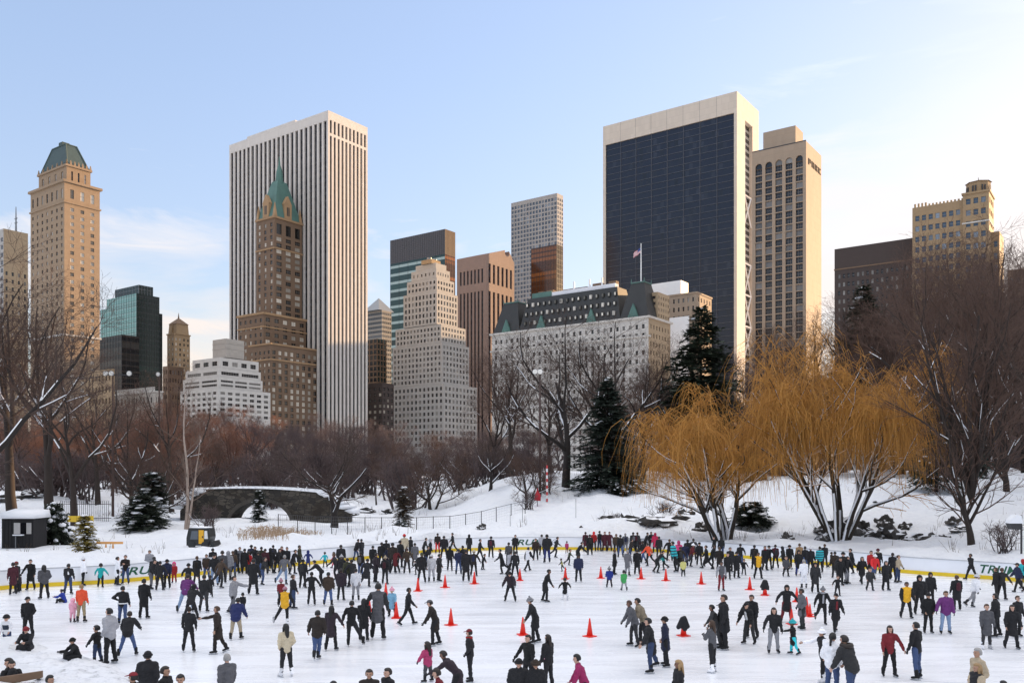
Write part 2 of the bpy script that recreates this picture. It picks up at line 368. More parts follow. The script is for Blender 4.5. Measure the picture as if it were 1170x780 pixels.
def build_setting():
    xs = np.unique(np.concatenate([np.linspace(-4500, -260, 14), np.linspace(-260, -90, 35), np.arange(-90, 90.1, .9), np.linspace(90, 260, 35), np.linspace(260, 4500, 14)]))
    ys = np.unique(np.concatenate([np.linspace(-600, -10, 10), np.arange(-10, 150.1, .9), np.linspace(150, 330, 60), np.linspace(330, 6500, 16)]))
    GX, GY = np.meshgrid(xs, ys)
    Z = terrain(GX.ravel(), GY.ravel())
    V = np.stack([GX.ravel(), GY.ravel(), Z], 1)
    near = (np.abs(V[:, 0]) < 95) & (V[:, 1] > -10) & (V[:, 1] < 160) & (Z > 0)      # drifts, trodden hollows and shovelled lumps
    for k in np.nonzero(near)[0]:
        x, y = V[k, 0], V[k, 1]; a = noise.noise(Vector((x * .16, y * .16, 3))) * .6 + noise.noise(Vector((x * .42, y * .42, 7))) * .42 + abs(noise.noise(Vector((x * .8, y * .8, 5)))) * -.38
        V[k, 2] += a * min(1, max(0, Z[k] - .3) * 1.6)
    nx, ny = len(xs), len(ys)
    i = np.arange(nx - 1); j = np.arange(ny - 1)
    I, J = np.meshgrid(i, j); a = (J * nx + I).ravel()
    Fc = np.stack([a, a + 1, a + nx + 1, a + nx], 1)
    struct(link('ground', np_mesh('ground', V, Fc, [SNOW], True)))
    # ice sheet with the rink outline
    mb = MB(); n = len(OUT)
    mb.add([(p.x, p.y, 0) for p in OUT], [tuple(range(n))])
    struct(mb.build('ice', ICE))
    # boards along the far side
    i0 = min(range(n), key=lambda k: (OUT[k] - Vector((-28, 44.5))).length); i1 = min(range(n), key=lambda k: (OUT[k] - Vector((35.9, 34))).length)
    path = [OUT[k] for k in range(i0 - 3, i1 + 1)]
    def strip(mb, off0, off1, z0, z1, mi=0):
        rows = []
        for k, p in enumerate(path):
            t = (path[min(k + 1, len(path) - 1)] - path[max(k - 1, 0)]).normalized(); nn = Vector((-t.y, t.x))   # to the left of travel = outward
            rows.append([(p.x + nn.x * o, p.y + nn.y * o, z) for o, z in ((off0, z0), (off1, z0), (off1, z1), (off0, z1))])
        vs = [q for r in rows for q in r]
        fs = [(k * 4 + a, k * 4 + (a + 1) % 4, (k + 1) * 4 + (a + 1) % 4, (k + 1) * 4 + a) for k in range(len(rows) - 1) for a in range(4)]
        fs += [(0, 1, 2, 3), tuple(len(vs) - 4 + a for a in range(4))]
        mb.add(vs, fs, mi)
    m = MB(); strip(m, .02, .14, .02, 1.0)
    W = plain('board_white', (.86, .87, .9), .35, .05, 1.5, .03)
    brd = m.build('rink_boards', W)
    thing(brd, '', 'rink boards', label='long curved white rink boards with yellow kick plate at the far side of the ice', at=(800, 622))
    m = MB(); strip(m, -.012, .016, .005, .23); m.build('kick_plate', plain('kick_yellow', (.9, .62, .02), .4, .1, 2., .03), brd)
    m = MB(); strip(m, -.02, .18, 1.003, 1.04); m.build('top_rail', plain('rail_grey', (.5, .52, .55), .4, .1, 2., .03), brd)
    # cumulative length for lettering
    L = [0]
    for k in range(1, len(path)): L.append(L[-1] + (path[k] - path[k - 1]).length)
    def along(s):
        k = max(j for j in range(len(L)) if L[j] <= max(s, 0)) if s < L[-1] else len(L) - 2
        k = min(k, len(L) - 2); f = (s - L[k]) / (L[k + 1] - L[k])
        t = (path[k + 1] - path[k]).normalized(); return path[k] + (path[k + 1] - path[k]) * f, t
    GREEN = plain('letter_green', (.01, .09, .045), .4, .1, 2., .0)
    def s_at(px):
        best = min(range(int(L[-1] * 20)), key=lambda q: abs(project((along(q / 20)[0].x, along(q / 20)[0].y, .5))[0] - px)); return best / 20
    def lettering(text, px0, px1, z0, h):
        cu = bpy.data.curves.new('txt', 'FONT'); cu.body = text; cu.shear = .28; cu.offset = .016; cu.space_character = 1.02
        ob = link('txt', cu); bpy.context.view_layer.update()
        me = bpy.data.meshes.new_from_object(ob.evaluated_get(bpy.context.evaluated_depsgraph_get()))
        bpy.data.objects.remove(ob)
        co = np.array([v.co[:] for v in me.vertices]); lo = co.min(0); hi = co.max(0)
        s0, s1 = s_at(px0), s_at(px1)
        mb = MB(); vs = []
        for c in co:
            q = (c - lo) / np.maximum(hi - lo, 1e-6)
            p, t = along(s0 + (s1 - s0) * q[0]); nn = Vector((t.y, -t.x))
            vs.append((p.x + nn.x * -.006, p.y + nn.y * -.006, z0 + h * q[1]))
        mb.add(vs, [tuple(p.vertices) for p in me.polygons])
        return mb.build('lettering', GREEN, brd)
    lettering('TRUMP', 136, 197, .38, .46); lettering('TRUMP', 584, 629, .38, .46); lettering('TRUMP', 1120, 1173, .35, .5)
    # round star emblem beside the middle lettering
    p, t = along(s_at(634)); nn = Vector((t.y, -t.x)); c = Vector((p.x - nn.x * .008, p.y - nn.y * .008, .6)); u = Vector((t.x, t.y, 0)); up = Vector((0, 0, 1))
    m = MB()
    for k in range(24):
        a, b = 2 * math.pi * k / 24, 2 * math.pi * (k + 1) / 24
        f = lambda q, r: c + u * math.cos(q) * r + up * math.sin(q) * r
        m.quad(f(a, .21), f(b, .21), f(b, .235), f(a, .235))
    star = [c + u * math.sin(k * math.pi / 5) * (.14 if k % 2 == 0 else .06) + up * math.cos(k * math.pi / 5) * (.14 if k % 2 == 0 else .06) for k in range(10)]
    m.add([c] + star, [(0, k + 1, (k + 1) % 10 + 1) for k in range(10)])
    m.build('emblem', plain('emblem_dark', (.03, .05, .07), .4, .1, 2., 0), brd)
# ------------------------------------------------------------------ buildings
UL = Vector((-.8098, .5867, 0)); UR = Vector((.5867, .8098, 0)); NL = Vector((-.5867, -.8098, 0)); NR = Vector((.8098, -.5867, 0)); UP = Vector((0, 0, 1))
MULL = None
def corner(px, d): return Vector((wx(px, d), d, 0))
def w_left(pc, d, pl): X = wx(pc, d); k = (pl - CX) / F; return (X - k * d) / (.8098 + .5867 * k)
def w_right(pc, d, pr): X = wx(pc, d); k = (pr - CX) / F; return (k * d - X) / (.5867 - .8098 * k)
def cols(W, n, frac=.5, m0=0., m1=None):
    m1 = m0 if m1 is None else m1
    p = (W - m0 - m1) / n
    return [(m0 + p * (i + .5 - frac / 2), m0 + p * (i + .5 + frac / 2)) for i in range(n)]
def rows(z0, z1, n, frac=.55, off=.5):
    p = (z1 - z0) / n
    return [(z0 + p * (i + off - frac / 2), z0 + p * (i + off + frac / 2)) for i in range(n)]
_wm = {}
class Bld:
    def __init__(s, name, px, d):
        s.c = corner(px, d); s.px = px; s.d = d
        s.root = empty(name, (s.c.x, s.c.y, 0)); s.wins = []; s.parts = {}
    def mb(s, part, mat, smooth=False):
        k = (part, mat.name)
        if k not in s.parts: s.parts[k] = (MB(), mat, smooth)
        return s.parts[k][0]
    def facade(s, P, u, n, W, z0, z1, cs, rs, rec, wall, gm, part='wall'):
        """a wall with real recessed openings; every opening gets a window"""
        mb = s.mb(part, wall); P = Vector(P)
        xs = sorted({0., W, *[c for a in cs for c in a]}); zs = sorted({z0, z1, *[c for a in rs for c in a]})
        xs = [x for x in xs if 0 <= x <= W]; zs = [z for z in zs if z0 <= z <= z1]
        op = lambda a, b, L: any(abs(a - c[0]) < 1e-6 and abs(b - c[1]) < 1e-6 for c in L)
        pt = lambda x, z, k=0.: P + u * x + UP * z - n * k
        # strips between the columns of windows run the full height
        for a, b in zip(xs, xs[1:]):
            if not op(a, b, cs):
                mb.quad(pt(a, z0), pt(b, z0), pt(b, z1), pt(a, z1)); continue
            for c, e in zip(zs, zs[1:]):
                if not op(c, e, rs):
                    mb.quad(pt(a, c), pt(b, c), pt(b, e), pt(a, e)); continue
                mb.quad(pt(a, c), pt(a, e), pt(a, e, rec), pt(a, c, rec)); mb.quad(pt(b, c), pt(b, e), pt(b, e, rec), pt(b, c, rec))
                mb.quad(pt(a, c), pt(b, c), pt(b, c, rec), pt(a, c, rec)); mb.quad(pt(a, e), pt(b, e), pt(b, e, rec), pt(a, e, rec))
                s.wins.append((pt((a + b) / 2, (c + e) / 2, rec), u, n, b - a, e - c, gm))
    def tier(s, P, WL, WR, z0, z1, cL=(), rL=(), cR=(), rR=(), rec=.35, wall=None, wallR=None, gm=None, gmR=None, roof=None, part='wall'):
        P = Vector((P[0], P[1], 0)); wallR = wallR or wall; gmR = gmR or gm
        s.facade(P, UL, NL, WL, z0, z1, list(cL), list(rL), rec, wall, gm, part)
        s.facade(P, UR, NR, WR, z0, z1, list(cR), list(rR), rec, wallR, gmR, part)
        m = s.mb(part, wall); a, b, c = P + UL * WL, P + UR * WR, P + UL * WL + UR * WR
        for q, r in ((a, c), (b, c)): m.quad(q + UP * z0, r + UP * z0, r + UP * z1, q + UP * z1)
        mr = s.mb('roof', roof or MATS['roof_snow'])
        mr.quad(P + UP * (z1 - .3), a + UP * (z1 - .3), c + UP * (z1 - .3), b + UP * (z1 - .3))
    def band(s, P, WL, WR, z, h, out, mat, part='cornice'):
        """a moulding that stands proud of both faces"""
        P = Vector((P[0], P[1], 0)); m = s.mb(part, mat) if part != 'cornice' else MB()
        m.obox(P - UL * out - UR * out + UP * z, UL * (WL + out * 2), UR * (WR + out * 2), UP * h)
        if part == 'cornice': m.build(part, mat, s.root, False, (-s.c.x, -s.c.y, 0))
    def finish(s, cat, label, short, at, group='city towers beyond the park'):
        for (part, _), (mb, mat, sm) in s.parts.items():
            o = link(part, mb.mesh(part, mat, sm), s.root); o.location = (-s.c.x, -s.c.y, 0)
        ws = sorted(s.wins, key=lambda w: -w[3] * w[4] / (w[0].y ** 2))
        for i, (p, u, n, w, h, gm) in enumerate(ws[:100]):
            key = (round(w, 1), round(h, 1), u is UL, gm.name)
            if key not in _wm: m = MB(); s._win(m, Vector((0, 0, 0)), u, n, w, h); _wm[key] = m.mesh('window', [gm, MATS['sash']])
            link('window', _wm[key], s.root, p - s.c)
        if len(ws) > 100:
            bym = {}
            for w in ws[100:]: bym.setdefault(w[5].name, []).append(w)
            names = list(bym); m = MB()
            for gi, g in enumerate(names):
                for (p, u, n, w, h, gm) in bym[g]: s._win(m, p - s.c, u, n, w, h, gi, len(names))
            o = m.build('windows', [MATS[g] for g in names] + [MATS['sash']], s.root); o['kind'] = 'stuff'
        thing(s.root, '', cat, group, at, short, 'building', label)
        return s
    @staticmethod
    def _win(m, p, u, n, w, h, gi=0, si=1):
        a = p - u * w / 2 - UP * h / 2
        m.quad(a, a + u * w, a + u * w + UP * h, a + UP * h, gi)
        if h < 6:
            m.obox(a + UP * h * .5 - UP * .05, u * w, n * .1, UP * .1, si)
            k = int(w / 1.6)
            for j in range(1, k + 1): m.obox(a + u * (w * j / (k + 1) - .05), u * .1, n * .08, UP * h, si)

def build_city():
    stone('granite_tan', (.31, .22, .14), (.22, .155, .1)); stone('brick_brown', (.185, .118, .072), (.11, .07, .045), .6); stone('limestone', (.42, .38, .33), (.3, .27, .23))
    stone('limestone_white', (.58, .55, .5), (.42, .39, .36)); stone('marble_white', (.62, .58, .53), (.5, .46, .42), 3.6); stone('pink_granite', (.27, .19, .155), (.2, .145, .12), 1.8)
    stone('concrete_tan', (.36, .28, .205), (.28, .215, .155), 3.4); stone('concrete_white', (.40, .385, .36), (.31, .3, .28), 3.2); stone('brick_sand', (.40, .30, .19), (.3, .22, .14), .6)
    stone('brick_dark', (.06, .042, .036), (.04, .03, .026), .6); stone('travertine', (.60, .54, .46), (.5, .44, .37), 4.); stone('brick_tan', (.34, .235, .13), (.25, .17, .1), .6)
    plain('roof_snow', (.7, .71, .74), .8, .15, .2, .2); plain('sash', (.22, .2, .18), .6, .1, 1., 0); plain('copper_green', (.075, .16, .135), .6, .35, .25, .1); plain('copper_dark', (.030, .052, .047), .55, .35, .3, .1)
    plain('slate_dark', (.022, .022, .02), .5, .35, .4, .15); plain('metal_grey', (.25, .26, .27), .45, .1, 1., 0, .6); plain('metal_dark', (.03, .03, .033), .45, .15, 1., 0)
    plain('gold_stone', (.30, .19, .10), .8, .3, .2, .1); plain('white_paint', (.75, .75, .74), .55, .08, .5, .05); plain('brace_white', (.65, .63, .6), .5, .08, 1., 0)
    glass('glass_plain', pb=.35, blind=(.45, .42, .38)); glass('glass_warm', (.012, .011, .01), (.75, .68, .56), .45); glass('glass_dim', (.008, .008, .01), (.34, .32, .29), .4)
    glass('glass_strip', (.010, .011, .015), (.05, .05, .055), .3, .2, (3.9, .62), (.03, .03, .038), .3); glass('glass_green', (.13, .27, .235), (.16, .3, .26), .25, .07, (3.9, .8), (.22, .36, .32), .8)
    glass('glass_navy', (.011, .0135, .025), (.024, .028, .042), .14, .13, (4.1, .9), (.006, .007, .012), .4); glass('glass_dkgreen', (.006, .016, .015), (.02, .05, .045), .2, .1, (3.9, .82), (.02, .03, .03), .35)
    glass('glass_stripes', (.012, .04, .038), (.02, .06, .055), .3, .15, (7.4, .68), (.30, .38, .36), .5); glass('glass_copper', (.06, .02, .008), (.30, .11, .035), .5, .12, (3.6, .72), (.07, .028, .014), .5)
    glass('glass_blue', (.05, .08, .12), (.25, .3, .36), .3, .1); glass('glass_bands', (.05, .05, .05), (.1, .1, .1), .3, .2, (3.7, .6), (.28, .24, .19), .5); glass('glass_black', (.006, .006, .007), (.05, .045, .04), .2, .2, (3.8, .75), (.03, .024, .02), .3)
    G = MATS

    # --- marble office tower of vertical piers
    b = Bld('office_tower', 375, 500); WL, WR = w_left(375, 500, 262), w_right(375, 500, 420); zt = wz(126, 500)
    n = 22; cL = cols(WL, n, .6, .6); b.tier(b.c, WL, WR, 0, zt, cL, [(8, zt - 5.5)], cols(WR, 10, .56, .6), [(8, zt - 14), (zt - 12.5, zt - 5)], .9, G['marble_white'], None, G['glass_strip'])
    m = b.mb('wall', G['marble_white']); m.obox(b.c + UL * (WL * .36) + UR * (WR * .12) + UP * (zt), UL * WL * .5, UR * WR * .7, UP * 3.5)
    b.finish('office tower', 'tall white marble office tower striped with narrow dark vertical window bays', 'the striped white tower', (390, 250))

    # --- brown brick hotel tower with green spire
    d = 480; b = Bld('hotel_tower', 309.6, d); W, Gw = G['brick_brown'], G['glass_warm']
    P = b.c; WL, WR = w_left(309.6, d, 285), w_right(309.6, d, 363); z = wz(392, d)
    b.tier(P, WL, WR, 0, z, cols(WL, 5, .4), rows(6, z - 3, 20, .5), cols(WR, 8, .5), rows(6, z - 3, 20, .64), .3, W, None, Gw); b.band(P, WL, WR, z - .6, .9, .5, G['gold_stone']); b.band(P, WL, WR, wz(411, d), .8, .4, G['gold_stone'])
    P2 = corner(301, d + 6) ; WL2, WR2 = w_left(301, d + 6, 272), w_right(301, d + 6, 349.5); z2 = wz(357, d + 6)
    b.tier(P2, WL2, WR2, 2, z2, cols(WL2, 5, .38), rows(z - 60, z2 - 2, 19, .5), cols(WR2, 5, .5), rows(z, z2 - 1.5, 4, .55), .3, W, None, Gw)
    b.band(P2, WL2, WR2, z2 - .8, 1.2, .6, G['gold_stone']); b.band(P2, WL2, WR2, z2 - 8, .7, .4, G['gold_stone'])
    P3 = corner(313.5, d + 15); WL3, WR3 = w_left(313.5, d + 15, 293), w_right(313.5, d + 15, 345); z3 = wz(248, d + 15)
    b.tier(P3, WL3, WR3, 2, z3, cols(WL3, 3, .34), rows(z2, z3 - 2, 15, .6), cols(WR3, 3, .55), rows(z2, z3 - 10, 13, .62) + [(z3 - 9, z3 - 3)], .3, W, None, Gw)
    zz = wz(280, d + 8)
    b.band(P3, WL3, WR3, zz, .8, .5, G['gold_stone']); b.band(P3, WL3, WR3, z3 - .3, 1.1, .6, G['gold_stone'])
    cen = P3 + UL * WL3 / 2 + UR * WR3 / 2
    m = b.mb('roof', G['copper_green'], False)
    def frust(m, c, w0, w1, z0, z1, mi=0, k=4, rot=0., wr=1.):
        A = []
        for ww, zz_ in ((w0, z0), (w1, z1)):
            if k == 4: A += [c + UL * sx * ww / 2 + UR * sy * ww * wr / 2 + UP * zz_ for sx, sy in ((-1, -1), (1, -1), (1, 1), (-1, 1))]
            else: A += [c + Vector((math.cos(2 * math.pi * j / k + rot) * ww / 2, math.sin(2 * math.pi * j / k + rot) * ww / 2, zz_)) for j in range(k)]
        m.add(A, [tuple(range(k))[::-1], tuple(range(k, 2 * k))] + [(j, (j + 1) % k, k + (j + 1) % k, k + j) for j in range(k)], mi)
    zr = z3 + .8; zb = wz(209, cen.y)
    frust(m, cen, min(WL3, WR3) * .98, 5.2, zr, zb, wr=WR3 / WL3 if WL3 < WR3 else 1.); frust(m, cen, 4.6, 3.6, zb, wz(196, cen.y), k=8); frust(m, cen, 6., 6., zb - .4, zb + .4, k=8)
    frust(m, cen, 3.6, 1.3, wz(196, cen.y), wz(189, cen.y), k=8); frust(m, cen, 1.3, .5, wz(189, cen.y), wz(179, cen.y), k=6)
    m = b.mb('dormer', G['gold_stone'])
    for k in range(3):           # ornate dormers and pinnacles around the foot of the roof
        for (Q, u, Wd, nn) in ((P3, UL, WL3, NL), (P3, UR, WR3, NR)):
            q = Q + u * (Wd * (k + .5) / 3) - nn * 2.6
            if k == 1:
                m.obox(q - u * 2.6 + UP * zr, u * 5.2, nn * 2.4, UP * 8.5); m.prism([q - u * 2.9 + UP * (zr + 8.5), q + u * 2.9 + UP * (zr + 8.5), q + UP * (zr + 13.5)], nn * 2.4)
                [(lambda q_: q_.build('dormer_opening', G['metal_dark'], b.root, False, (-b.c.x, -b.c.y, 0)))(q_) for q_ in [MB(), MB()] for _ in [q_.obox(q + u * (-.9 if k_ else .2) + nn * 2.42 + UP * (zr + 2), u * .7, nn * .05, UP * 5) for k_ in [len(b.root.children) % 2]]]
            else: frust(m, q, 1.8, .3, zr, zr + 7.5)
    for q in (P3, P3 + UL * WL3, P3 + UR * WR3): frust(m, q + (cen - q).normalized() * 1.2, 2., .3, zr, zr + 8)
    b.finish('hotel tower', 'brown brick tower with stepped shoulders and a pointed green copper spire', 'the green-spired brick tower', (320, 330))

    # --- tan tower with green mansard roof
    d = 400; b = Bld('hotel_tower', 73.5, d); W = G['granite_tan']; P = b.c
    WL, WR = w_left(73.5, d, 35), w_right(73.5, d, 114); z = wz(206, d); zs = wz(231, d)
    b.tier(P, WL, WR, 0, z, cols(WL, 7, .32), rows(20, zs - 1, 33, .5) + [(zs + 2.4, zs + 6.6)], cols(WR, 3, .36, 1.2), rows(20, zs - 1, 33, .5) + [(zs + 2.4, zs + 6.6)], .3, W, None, G['glass_plain'], glass('glass_bright', (.1, .09, .07), (.75, .7, .6), .7))  # glass_bright: sky reflected in the right-hand panes, painted as a pale tone
    b.band(P, WL, WR, z - .6, 1.1, .9, W); b.band(P, WL, WR, zs, .7, .5, W); b.band(P, WL, WR, wz(383, d), .8, .6, G['limestone_white'])
    P2 = P + UL * 2.2 + UR * 2.2; z2 = wz(187.5, d + 2)
    b.tier(P2, WL - 5.5, WR - 5.5, z, z2, cols(WL - 5.5, 4, .3, 1), [(z + 1.5, z + 5.8)], cols(WR - 5.5, 3, .26, 1), [(z + 1.5, z + 5.8)], .4, W, None, G['glass_plain']); b.band(P2, WL - 5.5, WR - 5.5, z2 - .4, .9, .6, W)
    m = b.mb('roof', G['copper_dark']); c = P2 + UL * (WL - 5.5) / 2 + UR * (WR - 5.5) / 2; zt = wz(163, d + 8)
    A = []
    for k, zq, in ((1., z2 + .5), (.5, zt)):
        A += [c + UL * sx * (WL - 6.5) / 2 * k + UR * sy * (WR - 6.5) / 2 * k + UP * zq for sx, sy in ((-1, -1), (1, -1), (1, 1), (-1, 1))]
    m.add(A, [(3, 2, 1, 0), (4, 5, 6, 7), (0, 1, 5, 4), (1, 2, 6, 5), (2, 3, 7, 6), (3, 0, 4, 7)])
    for i, j in ((0, 4), (1, 5), (3, 7), (4, 5), (5, 6), (6, 7), (7, 4)): m.tube([A[i], A[j]], [.35, .35], 5)
    m.obox(c - UL * 2 - UR * 2 + UP * zt, UL * 3.4, UR * 3.4, UP * 2.2)
    m = b.mb('urn', W)
    for k in range(7):
        for u, Wd in ((UL, WL - 5.5), (UR, WR - 5.5)): frust(m, P2 + u * (Wd * k / 6), .9, .25, z2 + .4, z2 + 2.6)
    b.finish('hotel tower', 'tan stone tower with a dark green copper mansard roof', 'the tan mansard tower', (75, 280))

    # --- far-left pale tower with mast
    d = 520; b = Bld('apartment_tower', 4, d); z = wz(261, d); P = b.c
    b.tier(P, 20, w_right(4, d, 32), 0, z, cols(20, 5, .6), rows(10, z - 4, 30, .55), cols(w_right(4, d, 32), 4, .35), rows(10, z - 24, 26, .5), .3, G['concrete_white'], G['brick_sand'], G['glass_blue'], G['glass_plain'])
    m = b.mb('mast', G['metal_grey']); q = P + UL * 2 + UR * 8; m.tube([q + UP * z, q + UP * wz(250, d), q + UP * wz(232, d)], [.7, .5, .25], 6)
    for zz_ in (251, 246): m.obox(q + UP * wz(zz_, d) - UL * 1.5 - UR * .2, UL * 3, UR * .4, UP * .6)
    b.finish('apartment tower', 'pale yellow topped tower with a thin mast behind bare trees', 'the masted tower', (15, 300))

    # --- green glass stepped building
    d = 640; b = Bld('glass_tower', 156, d); P = b.c; WL, WR = w_left(156, d, 113), w_right(156, d, 182)
    z = wz(335, d); gl, dk = G['glass_green'], G['glass_dkgreen']
    def curtain(b, P, WL, WR, z0, z1, mL, mR, nL, nR, fh, mull, frame=.12):
        P = Vector(P); P = Vector((P.x, P.y, 0)); b.mb('glass_wall', mL).quad(P + UP * z0, P + UL * WL + UP * z0, P + UL * WL + UP * z1, P + UP * z1)
        b.mb('glass_wall', mR).quad(P + UP * z0, P + UR * WR + UP * z0, P + UR * WR + UP * z1, P + UP * z1)
        a, e, c = P + UL * WL, P + UR * WR, P + UL * WL + UR * WR; m = b.mb('rear_wall', G['metal_dark'])
        for q, r in ((a, c), (e, c)): m.quad(q + UP * z0, r + UP * z0, r + UP * z1, q + UP * z1)
        b.mb('roof', G['roof_snow']).quad(P + UP * z1, a + UP * z1, c + UP * z1, e + UP * z1)
        m = b.mb('mullions', mull)
        for (u, nn, Wd, k) in ((UL, NL, WL, nL), (UR, NR, WR, nR)):
            for i in range(k + 1): m.obox(P + u * (Wd * i / max(k, 1) - frame / 2) + UP * z0, u * frame, nn * .15, UP * (z1 - z0))
            zz_ = z0
            while fh and zz_ < z1: m.obox(P + UP * zz_, u * Wd, nn * .1, UP * frame); zz_ += fh
    curtain(b, P, WL * .78, WR, 0, z, gl, dk, 12, 9, 3.9, G['metal_dark'])
    P2 = P + UL * WL * .78 + UR * 1.5; curtain(b, P2, WL * .22, WR, 0, wz(345, d), gl, dk, 4, 6, 3.9, G['metal_dark'])
    P3 = P + UL * 2 + UR * 3; curtain(b, P3, WL * .62, WR * .62, z, wz(324, d), dk, dk, 8, 5, 3.9, G['metal_grey'])
    P4 = P + UR * WR * .998; curtain(b, P4 + UL * 3, 20, w_right(156, d, 188) - WR, 0, wz(353, d), dk, dk, 5, 3, 3.9, G['metal_dark'])
    b.finish('office building', 'stepped green glass office building with a pale teal face', 'the green glass building', (150, 380))
    d = 560; b = Bld('office_building', 139, d); P = b.c; curtain(b, P, w_left(139, d, 113), 12, 0, wz(382, d), G['glass_black'], G['glass_black'], 8, 4, 3.8, G['metal_dark'])
    b.finish('office building', 'low black glass building in front of the green glass one', None, (126, 412))

    # --- small brown tower with pointed crown
    d = 690; b = Bld('apartment_tower', 199, d); P = b.c; W = G['brick_tan']; WL, WR = w_left(199, d, 191), w_right(199, d, 217)
    z = wz(381, d); b.tier(P, WL, WR, 0, z, cols(WL, 2, .4), rows(10, z - 2, 26, .5), cols(WR, 4, .4), rows(10, z - 2, 26, .5), .3, W, None, G['glass_warm']); b.band(P, WL, WR, z - .5, 1, .5, W)
    c = P + UL * WL / 2 + UR * WR / 2; m = b.mb('lantern', W); s0 = min(WL, WR)
    frust(m, c, WR * .8, WR * .72, z, wz(369, d)); m = b.mb('roof', G['brick_brown']); frust(m, c, WR * .8, 1.6, wz(369, d), wz(362, d)); frust(m, c, 1.5, .15, wz(362, d), wz(355, d), k=6)
    for sx in (-1, 1): frust(b.mb('lantern', W), c + UR * sx * WR * .42, 1.4, .2, z, wz(367, d))
    b.finish('apartment tower', 'slim brown tower with a small pointed lantern crown', 'the slim brown tower', (203, 400))

    # --- white terraced building
    d = 420; b = Bld('apartment_building', 249, d); W, g = G['limestone_white'], G['glass_dim']
    def T(b, pc, d, pl, pr, y0, y1, nL, nR, nr, fr=.55, frz=.5, wall=None, gm=None, z0=None):
        P = corner(pc, d); WL, WR = w_left(pc, d, pl), w_right(pc, d, pr); za = wz(y0, d) if z0 is None else z0; zb = wz(y1, d)
        b.tier(P, WL, WR, za, zb, cols(WL, nL, fr, .6) if nL else (), rows(za + .5, zb - 1., nr, frz) if nr else (), cols(WR, nR, fr, .6) if nR else (), rows(za + .5, zb - 1., nr, frz) if nr else (), .4, wall, None, gm)
        return P, WL, WR, zb
    T(b, 249, d, 206, 309, 0, 443, 7, 7, 5, .62, .5, W, g, z0=wz(478, d)); T(b, 249, d, 206, 309, 0, 478, 0, 0, 0, wall=W, gm=g, z0=0)
    T(b, 250, d + 2, 209, 300, 443, 430, 2, 3, 2, .86, .5, W, g); T(b, 250, d + 3, 212, 298, 430, 420, 2, 2, 1, .86, .55, W, g); T(b, 251, d + 4, 220, 295.5, 420, 408, 3, 4, 1, .6, .6, W, g)
    P, WL, WR, zb = T(b, 258, d + 9, 243, 279, 408, 386.5, 0, 0, 0, wall=G['limestone'], gm=g)
    b.band(P, WL, WR, wz(398, d + 9), .5, .15, G['limestone']); b.band(P, WL, WR, wz(392, d + 9), .4, .15, G['limestone'])
    b.finish('apartment building', 'white terraced building with strip windows and a plain roof block', 'the white terraced building', (258, 440))

    # --- cream stepped tower
    d = 560; b = Bld('stepped_tower', 507, d); W, g = G['concrete_white'], G['glass_dim']
    T(b, 507, d, 445, 545, 0, 438, 13, 9, 10, .5, .55, W, g, z0=wz(512, d)); T(b, 507, d, 445, 545, 0, 512, 0, 0, 0, wall=W, gm=g, z0=0)
    T(b, 505, d + 4, 448.5, 536, 438, 391, 13, 8, 7, .5, .56, W, g); T(b, 504, d + 5, 452, 532, 391, 370, 13, 8, 3, .5, .56, W, g)
    T(b, 499, d + 8, 461, 523, 370, 332, 9, 7, 5, .5, .62, W, g); T(b, 499, d + 10, 465, 519, 332, 317, 8, 6, 2, .5, .55, W, g); T(b, 498.5, d + 12, 470, 514, 317, 306, 6, 5, 1, .36, .4, W, g)
    P, WL, WR, zb = T(b, 498, d + 14, 475, 510, 306, 300, 0, 0, 0, wall=W, gm=g)
    c = P + UL * WL * .4 + UR * WR * .3; frust(b.mb('roof_house', G['brick_tan']), c, 9, 9, zb, zb + 2.6); m = b.mb('water_tank', G['metal_grey']); frust(m, c + UL * 1.5, 3.2, 3.2, zb + 2.6, zb + 5, k=10); frust(m, c + UR * 4, 2.6, 2.6, zb + 2.6, zb + 4.4, k=10)
    b.finish('office tower', 'cream stone tower stepping inward to a narrow rounded top', 'the cream stepped tower', (495, 420))

    # --- green and white banded tower behind it
    d = 780; b = Bld('office_tower', 508.5, d); P = b.c; WL, WR = w_left(508.5, d, 446), w_right(508.5, d, 520); z = wz(261.5, d); zl = wz(290, d)
    curtain(b, P, WL, WR, 0, zl, G['glass_stripes'], G['glass_copper'], 6, 6, 0, G['metal_dark']); curtain(b, P, WL, WR, zl, z, plain('louvre_grey', (.085, .08, .085), .6, .1, .3, .1), MATS['brick_brown'], 30, 8, 1.6, G['metal_dark'], .2)
    b.finish('office tower', 'green glass tower with white bands and a grey louvred top', 'the banded green tower', (475, 285))

    # --- pyramid-topped tower, and the dark blocks below it
    d = 720; b = Bld('office_tower', 436.5, d); P = b.c; WL, WR = w_left(436.5, d, 418.5), w_right(436.5, d, 447); z = wz(354, d)
    curtain(b, P, WL, WR, 0, z, G['glass_bands'], G['glass_bands'], 8, 5, 3.7, G['metal_grey']); c = P + UL * WL / 2 + UR * WR / 2; m = b.mb('roof', G['metal_grey']); frust(m, c, max(WL, WR), .2, z, wz(338, d))
    b.finish('office tower', 'banded tower with a low pyramid roof between two taller towers', 'the pyramid-roofed tower', (433, 358))
    d = 600; b = Bld('office_building', 431, d); P = b.c; curtain(b, P, 22, w_right(431, d, 441), 0, wz(387, d), G['glass_black'], G['glass_dkgreen'], 6, 3, 3.8, MATS['brick_brown'], .9)
    b.finish('office building', 'dark brown banded block under the pyramid-roofed tower', None, (428, 405))
